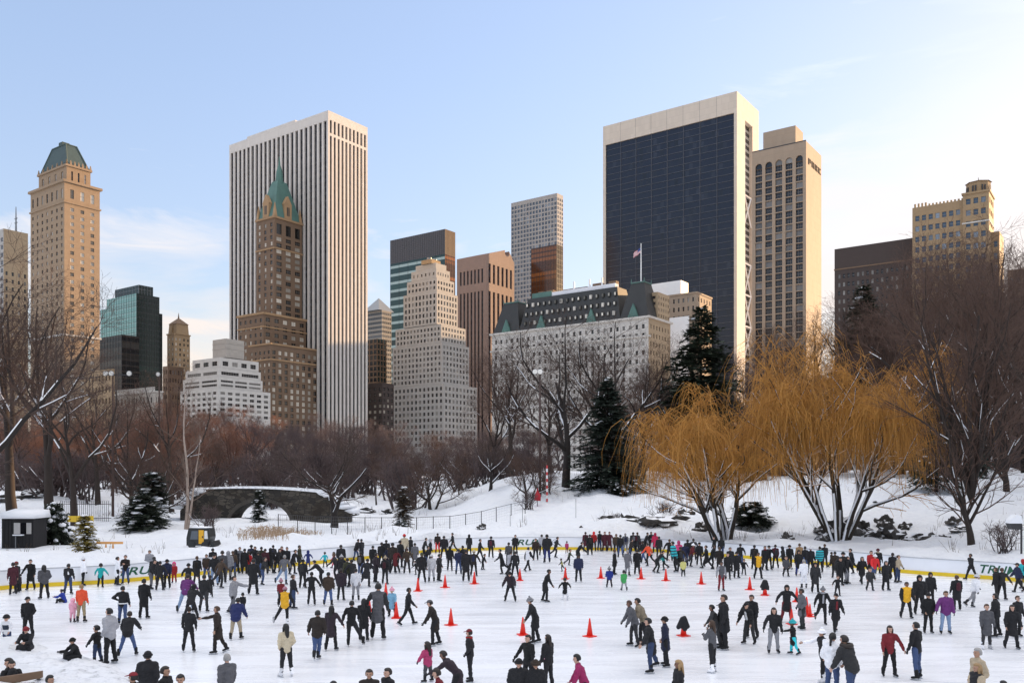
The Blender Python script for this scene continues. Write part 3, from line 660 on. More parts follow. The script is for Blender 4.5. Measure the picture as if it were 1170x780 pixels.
    d = 540; b = Bld('apartment_building', 437, d); P = b.c; z = wz(437, d); b.tier(P, 26, w_right(437, d, 450), 0, z, cols(26, 6, .5), rows(4, z - 2, 16, .5), cols(w_right(437, d, 450), 3, .5), rows(4, z - 2, 16, .5), .3, G['brick_dark'], None, G['glass_warm'])
    b.finish('apartment building', 'narrow dark brick building beside the foot of the cream stepped tower', None, (433, 470))

    # --- pink granite tower with a notched pediment
    d = 640; b = Bld('office_tower', 555.5, d); P = b.c; WL, WR = w_left(555.5, d, 522), w_right(555.5, d, 587.5); z = wz(290, d); W = G['pink_granite']; za, zb_ = wz(322, d), wz(306, d)
    b.tier(P, WL, WR, 0, z, cols(WL, 7, .5, 2), rows(20, za - 6, 1, 1.) + [(za, zb_)], cols(WR, 6, .5, 1.5), rows(20, za - 6, 1, 1.) + [(za, zb_ + 4)], .7, W, None, G['glass_strip'])
    m = b.mb('pediment', W); cx = WR * .74; rz = wz(275, d); rr = 3.2; poly = [(0, z), (cx - rr * .8, rz - 2)]
    for k in range(9):
        a = math.pi * (1.15 + k / 8 * .7 + 0); a = math.pi + .35 + (math.pi - .7) * k / 8; poly.append((cx + rr * math.cos(a), rz - 3.2 + rr * math.sin(a)))
    poly += [(cx + rr * .8, rz - 2), (WR, z)]
    half = [p for p in poly if p[0] <= cx + .01]
    m.prism([P + UR * x + UP * q for x, q in half + [(cx, z)]], UL * WL); m.prism([P + UR * x + UP * q for x, q in [(cx + .01, z)] + [p for p in poly if p[0] >= cx]], UL * WL)
    b.finish('office tower', 'pink granite tower with a notched pediment top', 'the pink granite tower', (545, 340))

    # --- tall grey-beige gridded tower and the coppery tower before it
    d = 760; b = Bld('office_tower', 636.5, d); P = b.c; WL, WR = w_left(636.5, d, 584), w_right(636.5, d, 643.5); z = wz(220.5, d)
    b.tier(P, WL, WR, 0, z, cols(WL, 15, .7), rows(10, z - 3, 62, .66), cols(WR, 3, .6), rows(10, z - 3, 62, .6), .3, stone('grid_grey', (.34, .33, .315), (.28, .27, .26), 3.5), None, G['glass_blue'])
    b.finish('office tower', 'tall slim grey tower with a fine grid of windows', 'the grey grid tower', (608, 260))
    d = 650; b = Bld('glass_tower', 636, d); P = b.c; curtain(b, P, w_left(636, d, 607), w_right(636, d, 643), 0, wz(279, d), G['glass_copper'], G['glass_black'], 9, 3, 3.6, G['metal_dark'])
    b.finish('office tower', 'copper brown glass tower in front of the grey grid tower', None, (622, 305))

    # --- grand white hotel with dark mansard roof
    d = 400; b = Bld('grand_hotel', 741, d); P = b.c; W = G['limestone_white']; WL, WR = w_left(741, d, 562), w_right(741, d, 766); z = wz(362, d); g = G['glass_dim']
    b.tier(P, WL, WR, 0, z, cols(WL, 26, .4, 1), rows(8, z - 2, 17, .5), cols(WR, 7, .38, 1), rows(8, z - 2, 17, .5), .4, W, G['brick_sand'], g, g, roof=G['slate_dark'])
    b.band(P, WL, .5, z - 9, .8, .7, W); b.band(P, WL, WR, z - .3, .9, 1., W); b.band(P, WL, .5, z - 22, .6, .5, W)
    b.tier(P + UL * .3 + UR * 10, 8, WR - 10.4, z, wz(329, d), cols(8, 2, .4), rows(z + 1, wz(329, d) - 1, 4, .5), cols(WR - 10.4, 5, .4), rows(z + 1, wz(329, d) - 1, 4, .5), .3, G['brick_sand'], None, g)
    zr = z + 16.8; S = 3.3; m = b.mb('roof', G['slate_dark'])
    def mans(m, x0, x1, z0, z1, s, dep):
        A = [P + UL * x0 + UR * .4 + UP * z0, P + UL * x1 + UR * .4 + UP * z0, P + UL * x1 + UR * dep + UP * z0, P + UL * x0 + UR * dep + UP * z0,
             P + UL * (x0 + s) + UR * (.4 + s) + UP * z1, P + UL * (x1 - s) + UR * (.4 + s) + UP * z1, P + UL * (x1 - s) + UR * (dep - s) + UP * z1, P + UL * (x0 + s) + UR * (dep - s) + UP * z1]
        m.add(A, [(3, 2, 1, 0), (4, 5, 6, 7), (0, 1, 5, 4), (1, 2, 6, 5), (2, 3, 7, 6), (3, 0, 4, 7)])
        return A
    mans(m, 15, WL - 17, z + .6, zr, S, 16)
    for (x0, x1, ztop) in ((.5, 15.2, wz(321, 405)), (WL - 17.2, WL - .5, wz(341, 440))):
        A = mans(m, x0, x1, z + .6, ztop, 4., 15.5); e = b.mb('roof_trim', G['copper_green'])
        for i, j in ((4, 5), (5, 6), (6, 7), (7, 4)): e.tube([A[i], A[j]], [.4, .4], 5)
        for i in (4, 5, 6, 7): e.tube([A[i], A[i] + UP * 2], [.3, .1], 5)
    b.mb('roof_snow', G['roof_snow']).obox(P + UL * 20 + UR * 4.7 + UP * (zr + .05), UL * (WL - 42), UR * 3.4, UP * 2.); b.mb('roof_trim', G['copper_green']).obox(P + UL * (WL - 34) + UR * 4.6 + UP * (zr + .1), UL * 12, UR * .4, UP * 2.6)
    m = b.mb('chimney', G['brick_brown'])
    for x, w in ((22, 4), (30, 5), (38, 14), (58, 4), (64, 3)): m.obox(P + UL * x + UR * 9 + UP * (zr + .1), UL * w, UR * 3, UP * (4.2 if w < 8 else 3.4))
    m = b.mb('vent_pipe', G['white_paint'])
    for x in (29, 36, 45): m.tube([P + UL * x + UR * 8 + UP * zr, P + UL * x + UR * 8 + UP * (zr + 6.5)], [.5, .4], 6)
    n = 18                                   # dormer windows in three rows on the steep roof
    for r, (fz, k) in enumerate(((.14, n), (.42, n - 1), (.70, n - 2))):
        for i in range(k):
            x = 17 + (WL - 36) * (i + .5) / k; q = P + UL * x + UR * (.4 + S * fz) + UP * (z + .6 + (zr - z) * fz)
            dm = MB(); dm.obox(q - UL * .6 - UR * .5, UL * 1.2, UR * 1.5, UP * 1.9); dm.obox(q - UL * .42 - UR * .55 + UP * .3, UL * .84, UR * .04, UP * 1.35, 1)
            link('dormer', dm.mesh('dormer', [G['slate_dark'] if (i * 7 + r) % 5 else W, G['glass_bright']]), b.root).location = (-b.c.x, -b.c.y, 0)
    for x in (8, WL - 9, WL * .34, WL * .66):   # copper gables
        q = P + UL * x - UR * .2 + UP * (z + .6); gb_ = MB(); gb_.prism([q - UL * 2.8, q + UL * 2.8, q + UP * 6.5], UR * 1.2); gb_.build('gable', G['copper_green'], b.root, False, (-b.c.x, -b.c.y, 0))
    b.finish('hotel', 'broad white hotel with a dark dormered mansard roof and green copper trim', 'the white mansard hotel', (650, 400))
    q = P + UL * 8 + UR * 8; m = MB(); zf = wz(321, 405); m.tube([q + UP * zf, q + UP * wz(276, 408)], [.3, .16], 6); f = empty('flagpole', q + UP * zf)
    o = m.build('pole', G['white_paint'], f); o.location = -(q + UP * zf)
    fl = MB(); nx, ny = 14, 13; zt = wz(281, 408); 
    for i in range(nx):
        for j in range(ny):
            P0 = lambda a, c: q + UL * (.3 + a / nx * 3.8) + NL * (.3 * math.sin(a * .8)) + UP * (zt - 2.4 * c / ny - a / nx * 1.9)
            canton = i < 6 and j < 7; fl.quad(P0(i, j), P0(i + 1, j), P0(i + 1, j + 1), P0(i, j + 1), 2 if canton else j % 2)
    o = fl.build('flag', [plain('flag_red', (.45, .03, .04), .8, .1, 1., 0), plain('flag_white', (.7, .7, .7), .8, .1, 1., 0), plain('flag_blue', (.03, .05, .2), .8, .1, 1., 0)], f); o.location = -(q + UP * zf)
    thing(f, '', 'flagpole', None, (720, 295), 'the flagpole', 'building', 'tall white flagpole with a striped flag on the hotel roof corner')

    # --- beige building right of the hotel with white roof block
    d = 440; b = Bld('apartment_building', 796, d); P = b.c; W = G['concrete_tan']
    P, WL, WR, zb = T(b, 796, d, 750, 813, 0, 334, 8, 5, 22, .36, .5, W, g, z0=0); b.band(P, WL, WR, zb - .4, .8, .4, W)
    b.mb('roof_block', G['white_paint']).obox(corner(778, d + 12) + UP * zb, UL * 18, UR * 9, UP * (wz(319, d + 10) - zb)); q = P + UL * .5
    b.mb('party_wall', G['white_paint']).obox(P + UL * 4 + NL * .01 + UP * 0, UL * 11, NL * .35, UP * wz(360, d))
    b.finish('apartment building', 'beige building with a blank white roof block beside the mansard hotel', None, (785, 350))

    # --- dark glass slab with travertine frame
    d = 530; b = Bld('office_tower', 842, d); P = b.c; WL, WR = w_left(842, d, 689), w_right(842, d, 867); z = wz(104, d); zg = wz(128, d); W = G['travertine']
    m = b.mb('wall', W); rec = .9; pt = lambda x, q, k=0.: P + UL * x + UP * q - NL * k
    x0, x1 = 1.9, WL - 2.0
    m.quad(pt(0, 0), pt(x0, 0), pt(x0, z), pt(0, z)); m.quad(pt(x1, 0), pt(WL, 0), pt(WL, z), pt(x1, z)); m.quad(pt(x0, zg), pt(x1, zg), pt(x1, z), pt(x0, z))
    m.quad(pt(x0, 0), pt(x0, zg), pt(x0, zg, rec), pt(x0, 0, rec)); m.quad(pt(x1, 0), pt(x1, zg), pt(x1, zg, rec), pt(x1, 0, rec)); m.quad(pt(x0, zg), pt(x1, zg), pt(x1, zg, rec), pt(x0, zg, rec))
    gw = b.mb('glass_wall', G['glass_navy']); nb = 36
    for i in range(nb):
        xa, xb = x0 + (x1 - x0) * i / nb, x0 + (x1 - x0) * (i + 1) / nb; gw.quad(pt(xa, 0, rec), pt(xb, 0, rec), pt(xb, zg, rec), pt(xa, zg, rec))
    mm = b.mb('mullions', plain('mullion_blue', (.05, .055, .07), .5, .1, 1., 0))
    for i in range(9): mm.obox(pt(x0 + (x1 - x0) * i / 8 - .2, 0, rec), UL * .4, NL * .3, UP * zg)
    zz_ = 4.1
    while zz_ < zg: mm.obox(pt(x0, zz_, rec), UL * (x1 - x0), NL * .12, UP * .3); zz_ += 4.1
    for i in range(1, 8): mm.obox(pt(x0 + (x1 - x0) * i / 8 - .06, zg + .01, .02), UL * .12, NL * .04, UP * (z - zg - .02))
    a, e, c = P + UL * WL, P + UR * WR, P + UL * WL + UR * WR
    b.facade(P, UR, NR, WR, 0, z, [(WR * .36, WR * .7)], [(5, wz(137, d + 10))], 2.2, W, glass('glass_slot', (.012, .012, .016), (.1, .1, .1), .1, .15, (4.1, .6), (.35, .32, .28)))
    for q, r in ((a, c), (e, c)): m.quad(q, r, r + UP * z, q + UP * z)
    b.mb('roof', G['roof_snow']).quad(P + UP * (z - .2), a + UP * (z - .2), c + UP * (z - .2), e + UP * (z - .2))
    mm = b.mb('bracing', G['brace_white']); xa, xb = WR * .38, WR * .68
    for (ya, yb) in ((222, 256), (300, 336), (336, 372), (372, 408)):
        za, zc = wz(yb, d + 12), wz(ya, d + 12); q = lambda x, zz_: P + UR * x + UP * zz_ - NR * .8
        for s_, t_ in (((xa, za), (xb, zc)), ((xb, za), (xa, zc))): mm.tube([q(*s_), q(*t_)], [.55, .55], 4)
        mm.tube([q(xa, zc), q(xb, zc)], [.5, .5], 4)
    b.finish('office tower', 'huge dark blue glass slab framed in pale travertine', 'the dark glass slab', (765, 230))

    # --- arched concrete hotel tower
    d = 440; b = Bld('hotel_tower', 921, d); P = b.c; WL, WR = w_left(921, d, 859.5), w_right(921, d, 938.5); z = wz(161, d); W = G['concrete_tan']; zc = z - 9.5
    n = 5; pitch = (WL - 1.6) / n; cl = [(.8 + pitch * (i + .5) - pitch * .34, .8 + pitch * (i + .5) + pitch * .34) for i in range(n)]
    b.facade(P, UL, NL, WL, 0, zc, cl, rows(12, zc, 44, .88, .56), .8, W, glass('glass_bay', (.008, .008, .011), (.22, .21, .2), .3, .15, None))
    m = b.mb('wall', W); q = lambda x, zz_, k=0.: P + UL * x + UP * zz_ - NL * k
    k = 10; prev = 0.
    for (xa, xb) in cl:
        m.quad(q(prev, zc), q(xa, zc), q(xa, z), q(prev, z)); r = (xb - xa) / 2; cx = (xa + xb) / 2; zo = zc + 1.2
        arc = [(cx - r * math.cos(math.pi * i / k), zo + r * math.sin(math.pi * i / k)) for i in range(k + 1)]
        for (ax, az), (bx, bz) in zip(arc, arc[1:]): m.quad(q(ax, az), q(bx, bz), q(bx, z), q(ax, z)); m.quad(q(ax, az), q(bx, bz), q(bx, bz, .8), q(ax, az, .8))
        m.quad(q(xa, zc), q(xa, zo), q(xa, zo, .8), q(xa, zc, .8)); m.quad(q(xb, zc), q(xb, zo), q(xb, zo, .8), q(xb, zc, .8))
        gmb = MB(); gmb.add([q(xa, zc, .8), q(xb, zc, .8)] + [q(ax, az, .8) for ax, az in reversed(arc)], [tuple(range(len(arc) + 2))]); o = gmb.build('arched_window', G['glass_dim'], b.root); o.location = (-b.c.x, -b.c.y, 0); prev = xb
    m.quad(q(prev, zc), q(WL, zc), q(WL, z), q(prev, z))
    b.facade(P, UR, NR, WR, 0, z, [], [], .3, W, G['glass_plain']); a, e, c = P + UL * WL, P + UR * WR, P + UL * WL + UR * WR
    for s_, t_ in ((a, c), (e, c)): m.quad(s_, t_, t_ + UP * z, s_ + UP * z)
    b.mb('roof', G['roof_snow']).quad(P + UP * (z - .1), a + UP * (z - .1), c + UP * (z - .1), e + UP * (z - .1)); b.mb('cornice', G['metal_dark']).obox(P + UP * z - NL * -.1, UL * WL, UR * .5, UP * .5)
    P2 = corner(909, d + 6); b.tier(P2, w_left(909, d + 6, 872), 12, z, wz(145, d + 8), (), (), (), (), .3, W, None, g)
    sg = b.mb('lettering', plain('letter_black', (.012, .01, .01), .95, .05, 1., 0))    # four dark characters high on the blank side wall
    GL = {'P': ['###', '#.#', '###', '#..', '#..'], 'A': ['###', '#.#', '###', '#.#', '#.#'], 'R': ['###', '#.#', '##.', '#.#', '#.#'], 'K': ['#.#', '##.', '#..', '##.', '#.#']}
    for i, ch in enumerate('PARK'):
        for r, line in enumerate(GL[ch]):
            for c_, t_ in enumerate(line):
                if t_ == '#': sg.obox(P + UR * (WR * (.14 + .215 * i) + c_ * WR * .05) + NR * .02 + UP * (z - 8.2 - r * .62), UR * WR * .05, NR * .2, UP * .62)
    b.finish('hotel tower', 'tan concrete tower with five tall arched window bays', 'the arched tower', (895, 260))

    # --- dark flat block, the sandstone tower, and brown block at the right edge
    d = 352; b = Bld('apartment_building', 1048, d); P = b.c; WL = w_left(1048, d, 953.5); z = wz(271, d)
    b.tier(P, WL, 22, 0, z, cols(WL, 16, .5, 1), rows(6, z - 10, 24, .5), (), (), .3, G['brick_dark'], None, G['glass_dim'])
    b.band(P, WL, 22, z - 9, .5, .2, G['brick_brown'])
    b.finish('apartment building', 'flat topped dark brown apartment block behind bare branches', 'the dark brown block', (990, 320))
    d = 330; b = Bld('apartment_tower', 1130, d); P = b.c; W = G['brick_tan']; gb = G['glass_blue']
    P, WL, WR, zb = T(b, 1130, d, 1100, 1135.5, 0, 217, 3, 3, 26, .62, .5, W, gb, z0=0); b.band(P, WL, WR, zb - .4, .7, .4, W)
    b.band(P, WL, WR, wz(252, d), .5, .25, G['limestone_white'])
    c = P + UL * WL / 2 + UR * WR / 2; m = b.mb('lantern', W); frust(m, c, min(WL, 12) * 1.0, min(WL, 12) * .94, zb, wz(202, d), k=8, rot=.35); m = b.mb('roof', G['brick_brown']); frust(m, c, min(WL, 12) * 1.06, 1, wz(202, d), wz(198.5, d), k=8, rot=.35); m.tube([c + UP * wz(199, d), c + UP * wz(195, d)], [.15, .08], 5)
    for j in range(8):
        a = .35 + math.pi / 8 + j * math.pi / 4; dv = Vector((math.cos(a), math.sin(a), 0)); t_ = Vector((-dv.y, dv.x, 0)); 
        for s_ in (-.5, .5):
            lm = MB(); lm.obox(c + dv * (min(WL, 12) * .465) + t_ * (s_ - .3) + UP * (zb + 1.2), t_ * .55, dv * .15, UP * 2.2); lm.build('lantern_opening', G['metal_dark'], b.root, False, (-b.c.x, -b.c.y, 0))
    P2 = P + UL * WL + UR * 1.2; WL2 = w_left(1100, d + 7, 1042); z2 = wz(229, d + 7)
    b.tier(P2, WL2, WR, 0, z2, cols(WL2, 7, .62, .6), rows(6, z2 - 2.4, 25, .5), (), (), .3, W, None, gb); m = b.mb('parapet', W)
    for i in range(14): m.obox(P2 + UL * (WL2 * i / 14) + UP * z2, UL * WL2 / 28, UR * .6, UP * (1.4 if i > 9 else .7))
    P3 = corner(1142, d + 4); b.tier(P3, w_left(1142, d + 4, 1128), 12, 0, wz(264, d + 4), cols(5, 2, .5), rows(6, wz(268, d), 20, .5), (), (), .3, W, None, gb)
    b.finish('apartment tower', 'sand brick tower with a corner turret and blue windows', 'the turreted sand tower', (1090, 250))
    d = 300; b = Bld('apartment_building', 1200, d); P = b.c; WL = w_left(1200, d, 1151); z = wz(303, d)
    b.tier(P, WL, 25, 0, z, cols(WL, 6, .5), rows(6, z - 2, 20, .5), (), (), .3, G['brick_brown'], None, G['glass_dim']); b.finish('apartment building', 'low brown block at the picture edge behind twigs', None, (1160, 330))

    b = Bld('office_building', 906.4, 700); b.tier(b.c, 60, 60, 0, 136, cols(60, 12, .5), rows(6, 133, 32, .5), cols(60, 12, .5), rows(6, 133, 32, .5), .3, G['limestone'], None, G['glass_plain'])  # unseen block added to throw the shadow line on the striped tower
    b.finish('office building', 'added limestone block hidden beyond the arched tower, shading the striped tower', None, (890, 440))
    # --- low buildings behind the trees at the left
    d = 345; b = Bld('low_building', 128, d); P, WL, WR, zb = T(b, 128, d, 96, 131, 0, 421, 8, 2, 10, .45, .5, G['brick_tan'], g, z0=0); b.finish('building', 'low tan building below the green glass building', None, (115, 440))
    d = 350; b = Bld('low_building', 176, d); P, WL, WR, zb = T(b, 176, d, 132, 186, 0, 447, 10, 3, 8, .45, .5, G['limestone'], g, z0=0); b.band(P, WL, WR, zb - .2, .5, .3, G['limestone_white'], 'balustrade'); m = b.mb('balustrade', G['limestone_white'])
    for i in range(22): m.obox(P + UL * (WL * i / 22) + UP * (zb + .3), UL * .7, UR * .4, UP * 1.3)
    m.obox(P + UP * (zb + 1.6), UL * WL, UR * .5, UP * .3); b.finish('building', 'low grey building with a white roof balustrade', None, (155, 446))
    d = 520; b = Bld('low_building', 192, d); T(b, 192, d, 186, 210, 0, 418, 2, 5, 14, .45, .5, G['brick_brown'], g, z0=0); b.finish('building', 'plain brown building under the slim pointed brown tower', None, (198, 430))
    # --- the row along the park's south side, west of the view; it keeps the low sun off the rink
    names = ['plain limestone apartment house beyond the picture edge', 'tall brick apartment house beyond the picture edge', 'setback sandstone apartment house beyond the picture edge', 'wide brown hotel beyond the picture edge', 'white brick apartment house beyond the picture edge', 'grey stone club house beyond the picture edge', 'red brick corner house beyond the picture edge']
    ws = ['limestone', 'brick_brown', 'concrete_tan', 'brick_sand', 'concrete_white', 'limestone', 'brick_tan']; hs = [86, 112, 96, 120, 92, 104, 98]; Wd = [48, 44, 50, 52, 46, 50, 48]
    p0 = Vector((196, 296, 0)); u = Vector((.8098, -.5867, 0)); t = 0
    for i in range(7):
        t += Wd[i] + 1.5; P = p0 + u * t
        b = Bld('apartment_house', 585, 300); b.c = P.copy(); b.root.location = P; WL = Wd[i]
        b.tier(P, WL, 30, 0, hs[i], cols(WL, 9, .45, 1), rows(6, hs[i] - 3, int(hs[i] / 7), .5), cols(30, 5, .45), rows(6, hs[i] - 3, int(hs[i] / 7), .5), .3, G[ws[i]], None, G['glass_plain']); b.band(P, WL, 30, hs[i] - .3, 1, .6, G[ws[i]])
        b.finish('apartment house', names[i], None, (1300 + i * 100, 400), 'houses along the park edge')
# ------------------------------------------------------------------ trees
BARK = {'dark': plain('bark_dark', (.022, .0165, .014), .9, .3, 2., .4), 'brown': plain('bark_brown', (.034, .024, .019), .9, .3, 2., .4), 'red': plain('bark_red', (.085, .04, .027), .9, .3, 2., .4),
        'grey': plain('bark_grey', (.075, .058, .056), .9, .3, 2., .4), 'birch': plain('bark_birch', (.42, .33, .27), .8, .3, 3., .2), 'willow': plain('bark_willow', (.032, .024, .017), .9, .3, 2., .4)}
TWIG = {'dark': plain('twig_dark', (.072, .046, .036), .9, .2, .5, 0), 'brown': plain('twig_brown', (.10, .058, .042), .9, .2, .5, 0), 'red': plain('twig_red', (.20, .092, .058), .9, .25, .4, 0),
        'grey': plain('twig_grey', (.105, .072, .068), .9, .2, .5, 0), 'birch': plain('twig_birch', (.2, .14, .11), .9, .2, .5, 0), 'willow': plain('strand_gold', (.47, .222, .042), .8, .55, 1.4, 0, objrand=.05)}
NEEDLE = {'fir': plain('needle_fir', (.022, .036, .024), .8, .4, .6, 0), 'pine': plain('needle_pine', (.025, .04, .02), .8, .4, .6, 0), 'gold': plain('needle_gold', (.22, .17, .025), .8, .45, 1.2, 0), 'brown': plain('needle_brown', (.075, .05, .028), .8, .4, .8, 0), 'ivy': plain('leaf_dark', (.02, .03, .016), .8, .4, .8, 0)}

def segs_mesh(name, S, k, mats):
    """S: array n x 8 (p0, r0, p1, r1) -> tapered k-sided tubes in one mesh"""
    S = np.asarray(S, float); n = len(S)
    p0, r0, p1, r1 = S[:, 0:3], S[:, 3], S[:, 4:7], S[:, 7]
    t = p1 - p0; L = np.linalg.norm(t, axis=1, keepdims=True); t = t / np.maximum(L, 1e-6)
    ref = np.where(np.abs(t[:, 2:3]) > .95, np.array([[0, 1., 0]]), np.array([[0, 0, 1.]]))
    a = np.cross(t, ref); a /= np.maximum(np.linalg.norm(a, axis=1, keepdims=True), 1e-6); b = np.cross(t, a)
    p1 = p1 + t * (r1[:, None] * .5)
    an = 2 * np.pi * np.arange(k) / k
    ring = a[:, None, :] * np.cos(an)[None, :, None] + b[:, None, :] * np.sin(an)[None, :, None]
    V = np.concatenate([p0[:, None, :] + ring * r0[:, None, None], p1[:, None, :] + ring * r1[:, None, None]], 1).reshape(-1, 3)
    j = np.arange(k); base = (np.arange(n) * 2 * k)[:, None]
    Fc = np.stack([base + j, base + (j + 1) % k, base + k + (j + 1) % k, base + k + j], 2).reshape(-1, 4)
    return np_mesh(name, V, Fc, mats, True)

def grow(rg, spec):
    """recursive branching; returns the segments with their level"""
    out = []
    def branch(p, d, L, r, lev, spread):
        sp = spec[lev]; n = sp['n']; step = L / n; q = Vector(p); v = Vector(d).normalized(); rr = r
        last = lev == len(spec) - 1
        kids = sp.get('kids', 0); start = sp.get('start', .3)
        marks = sorted(rg.uniform(start, 1.) for _ in range(kids)); mi = 0
        az = rg.uniform(0, 6.28)
        for i in range(n):
            w = sp['wob']
            v = (v + Vector((rg.gauss(0, w), rg.gauss(0, w), rg.gauss(0, w * .8))) + Vector((0, 0, sp.get('up', .05)))).normalized()
            q2 = q + v * step; r2 = rr + (r * sp.get('tip', .35) - r) / n
            out.append((q.x, q.y, q.z, rr, q2.x, q2.y, q2.z, r2, lev))
            if not last:
                while mi < len(marks) and marks[mi] <= (i + 1) / n:
                    f = marks[mi] * n - i; c = q + v * step * f; az += 2.4 + rg.uniform(-.5, .5); mi += 1
                    ang = R(rg.uniform(*sp['ang'])); a = v.orthogonal().normalized(); a.rotate(Matrix.Rotation(az, 3, v)); 
                    dv = v * math.cos(ang) + a * math.sin(ang); frac = 1 - .55 * marks[mi - 1] * sp.get('short', 1)
                    nl = spec[lev + 1]
                    branch(c, dv, nl['L'] * frac * rg.uniform(.75, 1.2), max((rr + (r2 - rr) * f) * sp.get('kr', .6), nl.get('rmin', .01)), lev + 1, 0)
            q, rr = q2, r2
    for p, d, L, r in spec[0]['roots']: branch(p, d, L, r, 0, 0)
    return np.array(out)

def snow_on(S, rg, mn=.05, prob=.75, steep=.9):
    """ridges of snow lying along the upper side of limbs, in long unbroken runs"""
    T = []; off = rg.uniform(0, 50)
    for s in S:
        p0, p1 = Vector(s[0:3]), Vector(s[4:7]); d = (p1 - p0)
        if max(s[3], s[7]) < mn or d.length < 1e-6: continue
        d.normalize()
        if abs(d.z) > steep or noise.noise(Vector((p0.x * .35 + off, p0.y * .35, p0.z * .35))) > prob * 1.3 - .75: continue
        w = Vector((-.34, -.42, .84)); u = w - d * d.dot(w); u.normalize(); k = .74 * (1 - .22 * abs(d.z)); a, b = p0 + u * s[3] * .62, p1 + u * s[7] * .62
        T.append((*a, s[3] * k, *b, s[7] * k))
    return T

PROTO = {}
def make_tree(key, spec, seed, col, snow=0., trunk_lev=1, kname='bare_tree', mn=.05, extra=None):
    rg = random.Random(seed); S = grow(rg, spec)
    big = S[S[:, 8] <= trunk_lev]; tw = S[S[:, 8] > trunk_lev]
    d = dict(trunk=segs_mesh('trunk', big[:, :8], 7, [BARK[col]]), crown=segs_mesh('crown', tw[:, :8], 3, [TWIG[col]]))
    if snow:
        T = snow_on(S[S[:, 8] <= trunk_lev + 1], rg, mn, snow)
        if T: d['snow_cover'] = segs_mesh('snow_cover', T, 5, [SNOWCAP])
    d['h'] = S[:, 6].max(); d['kname'] = kname
    if extra: extra(d, S, rg)
    PROTO[key] = d

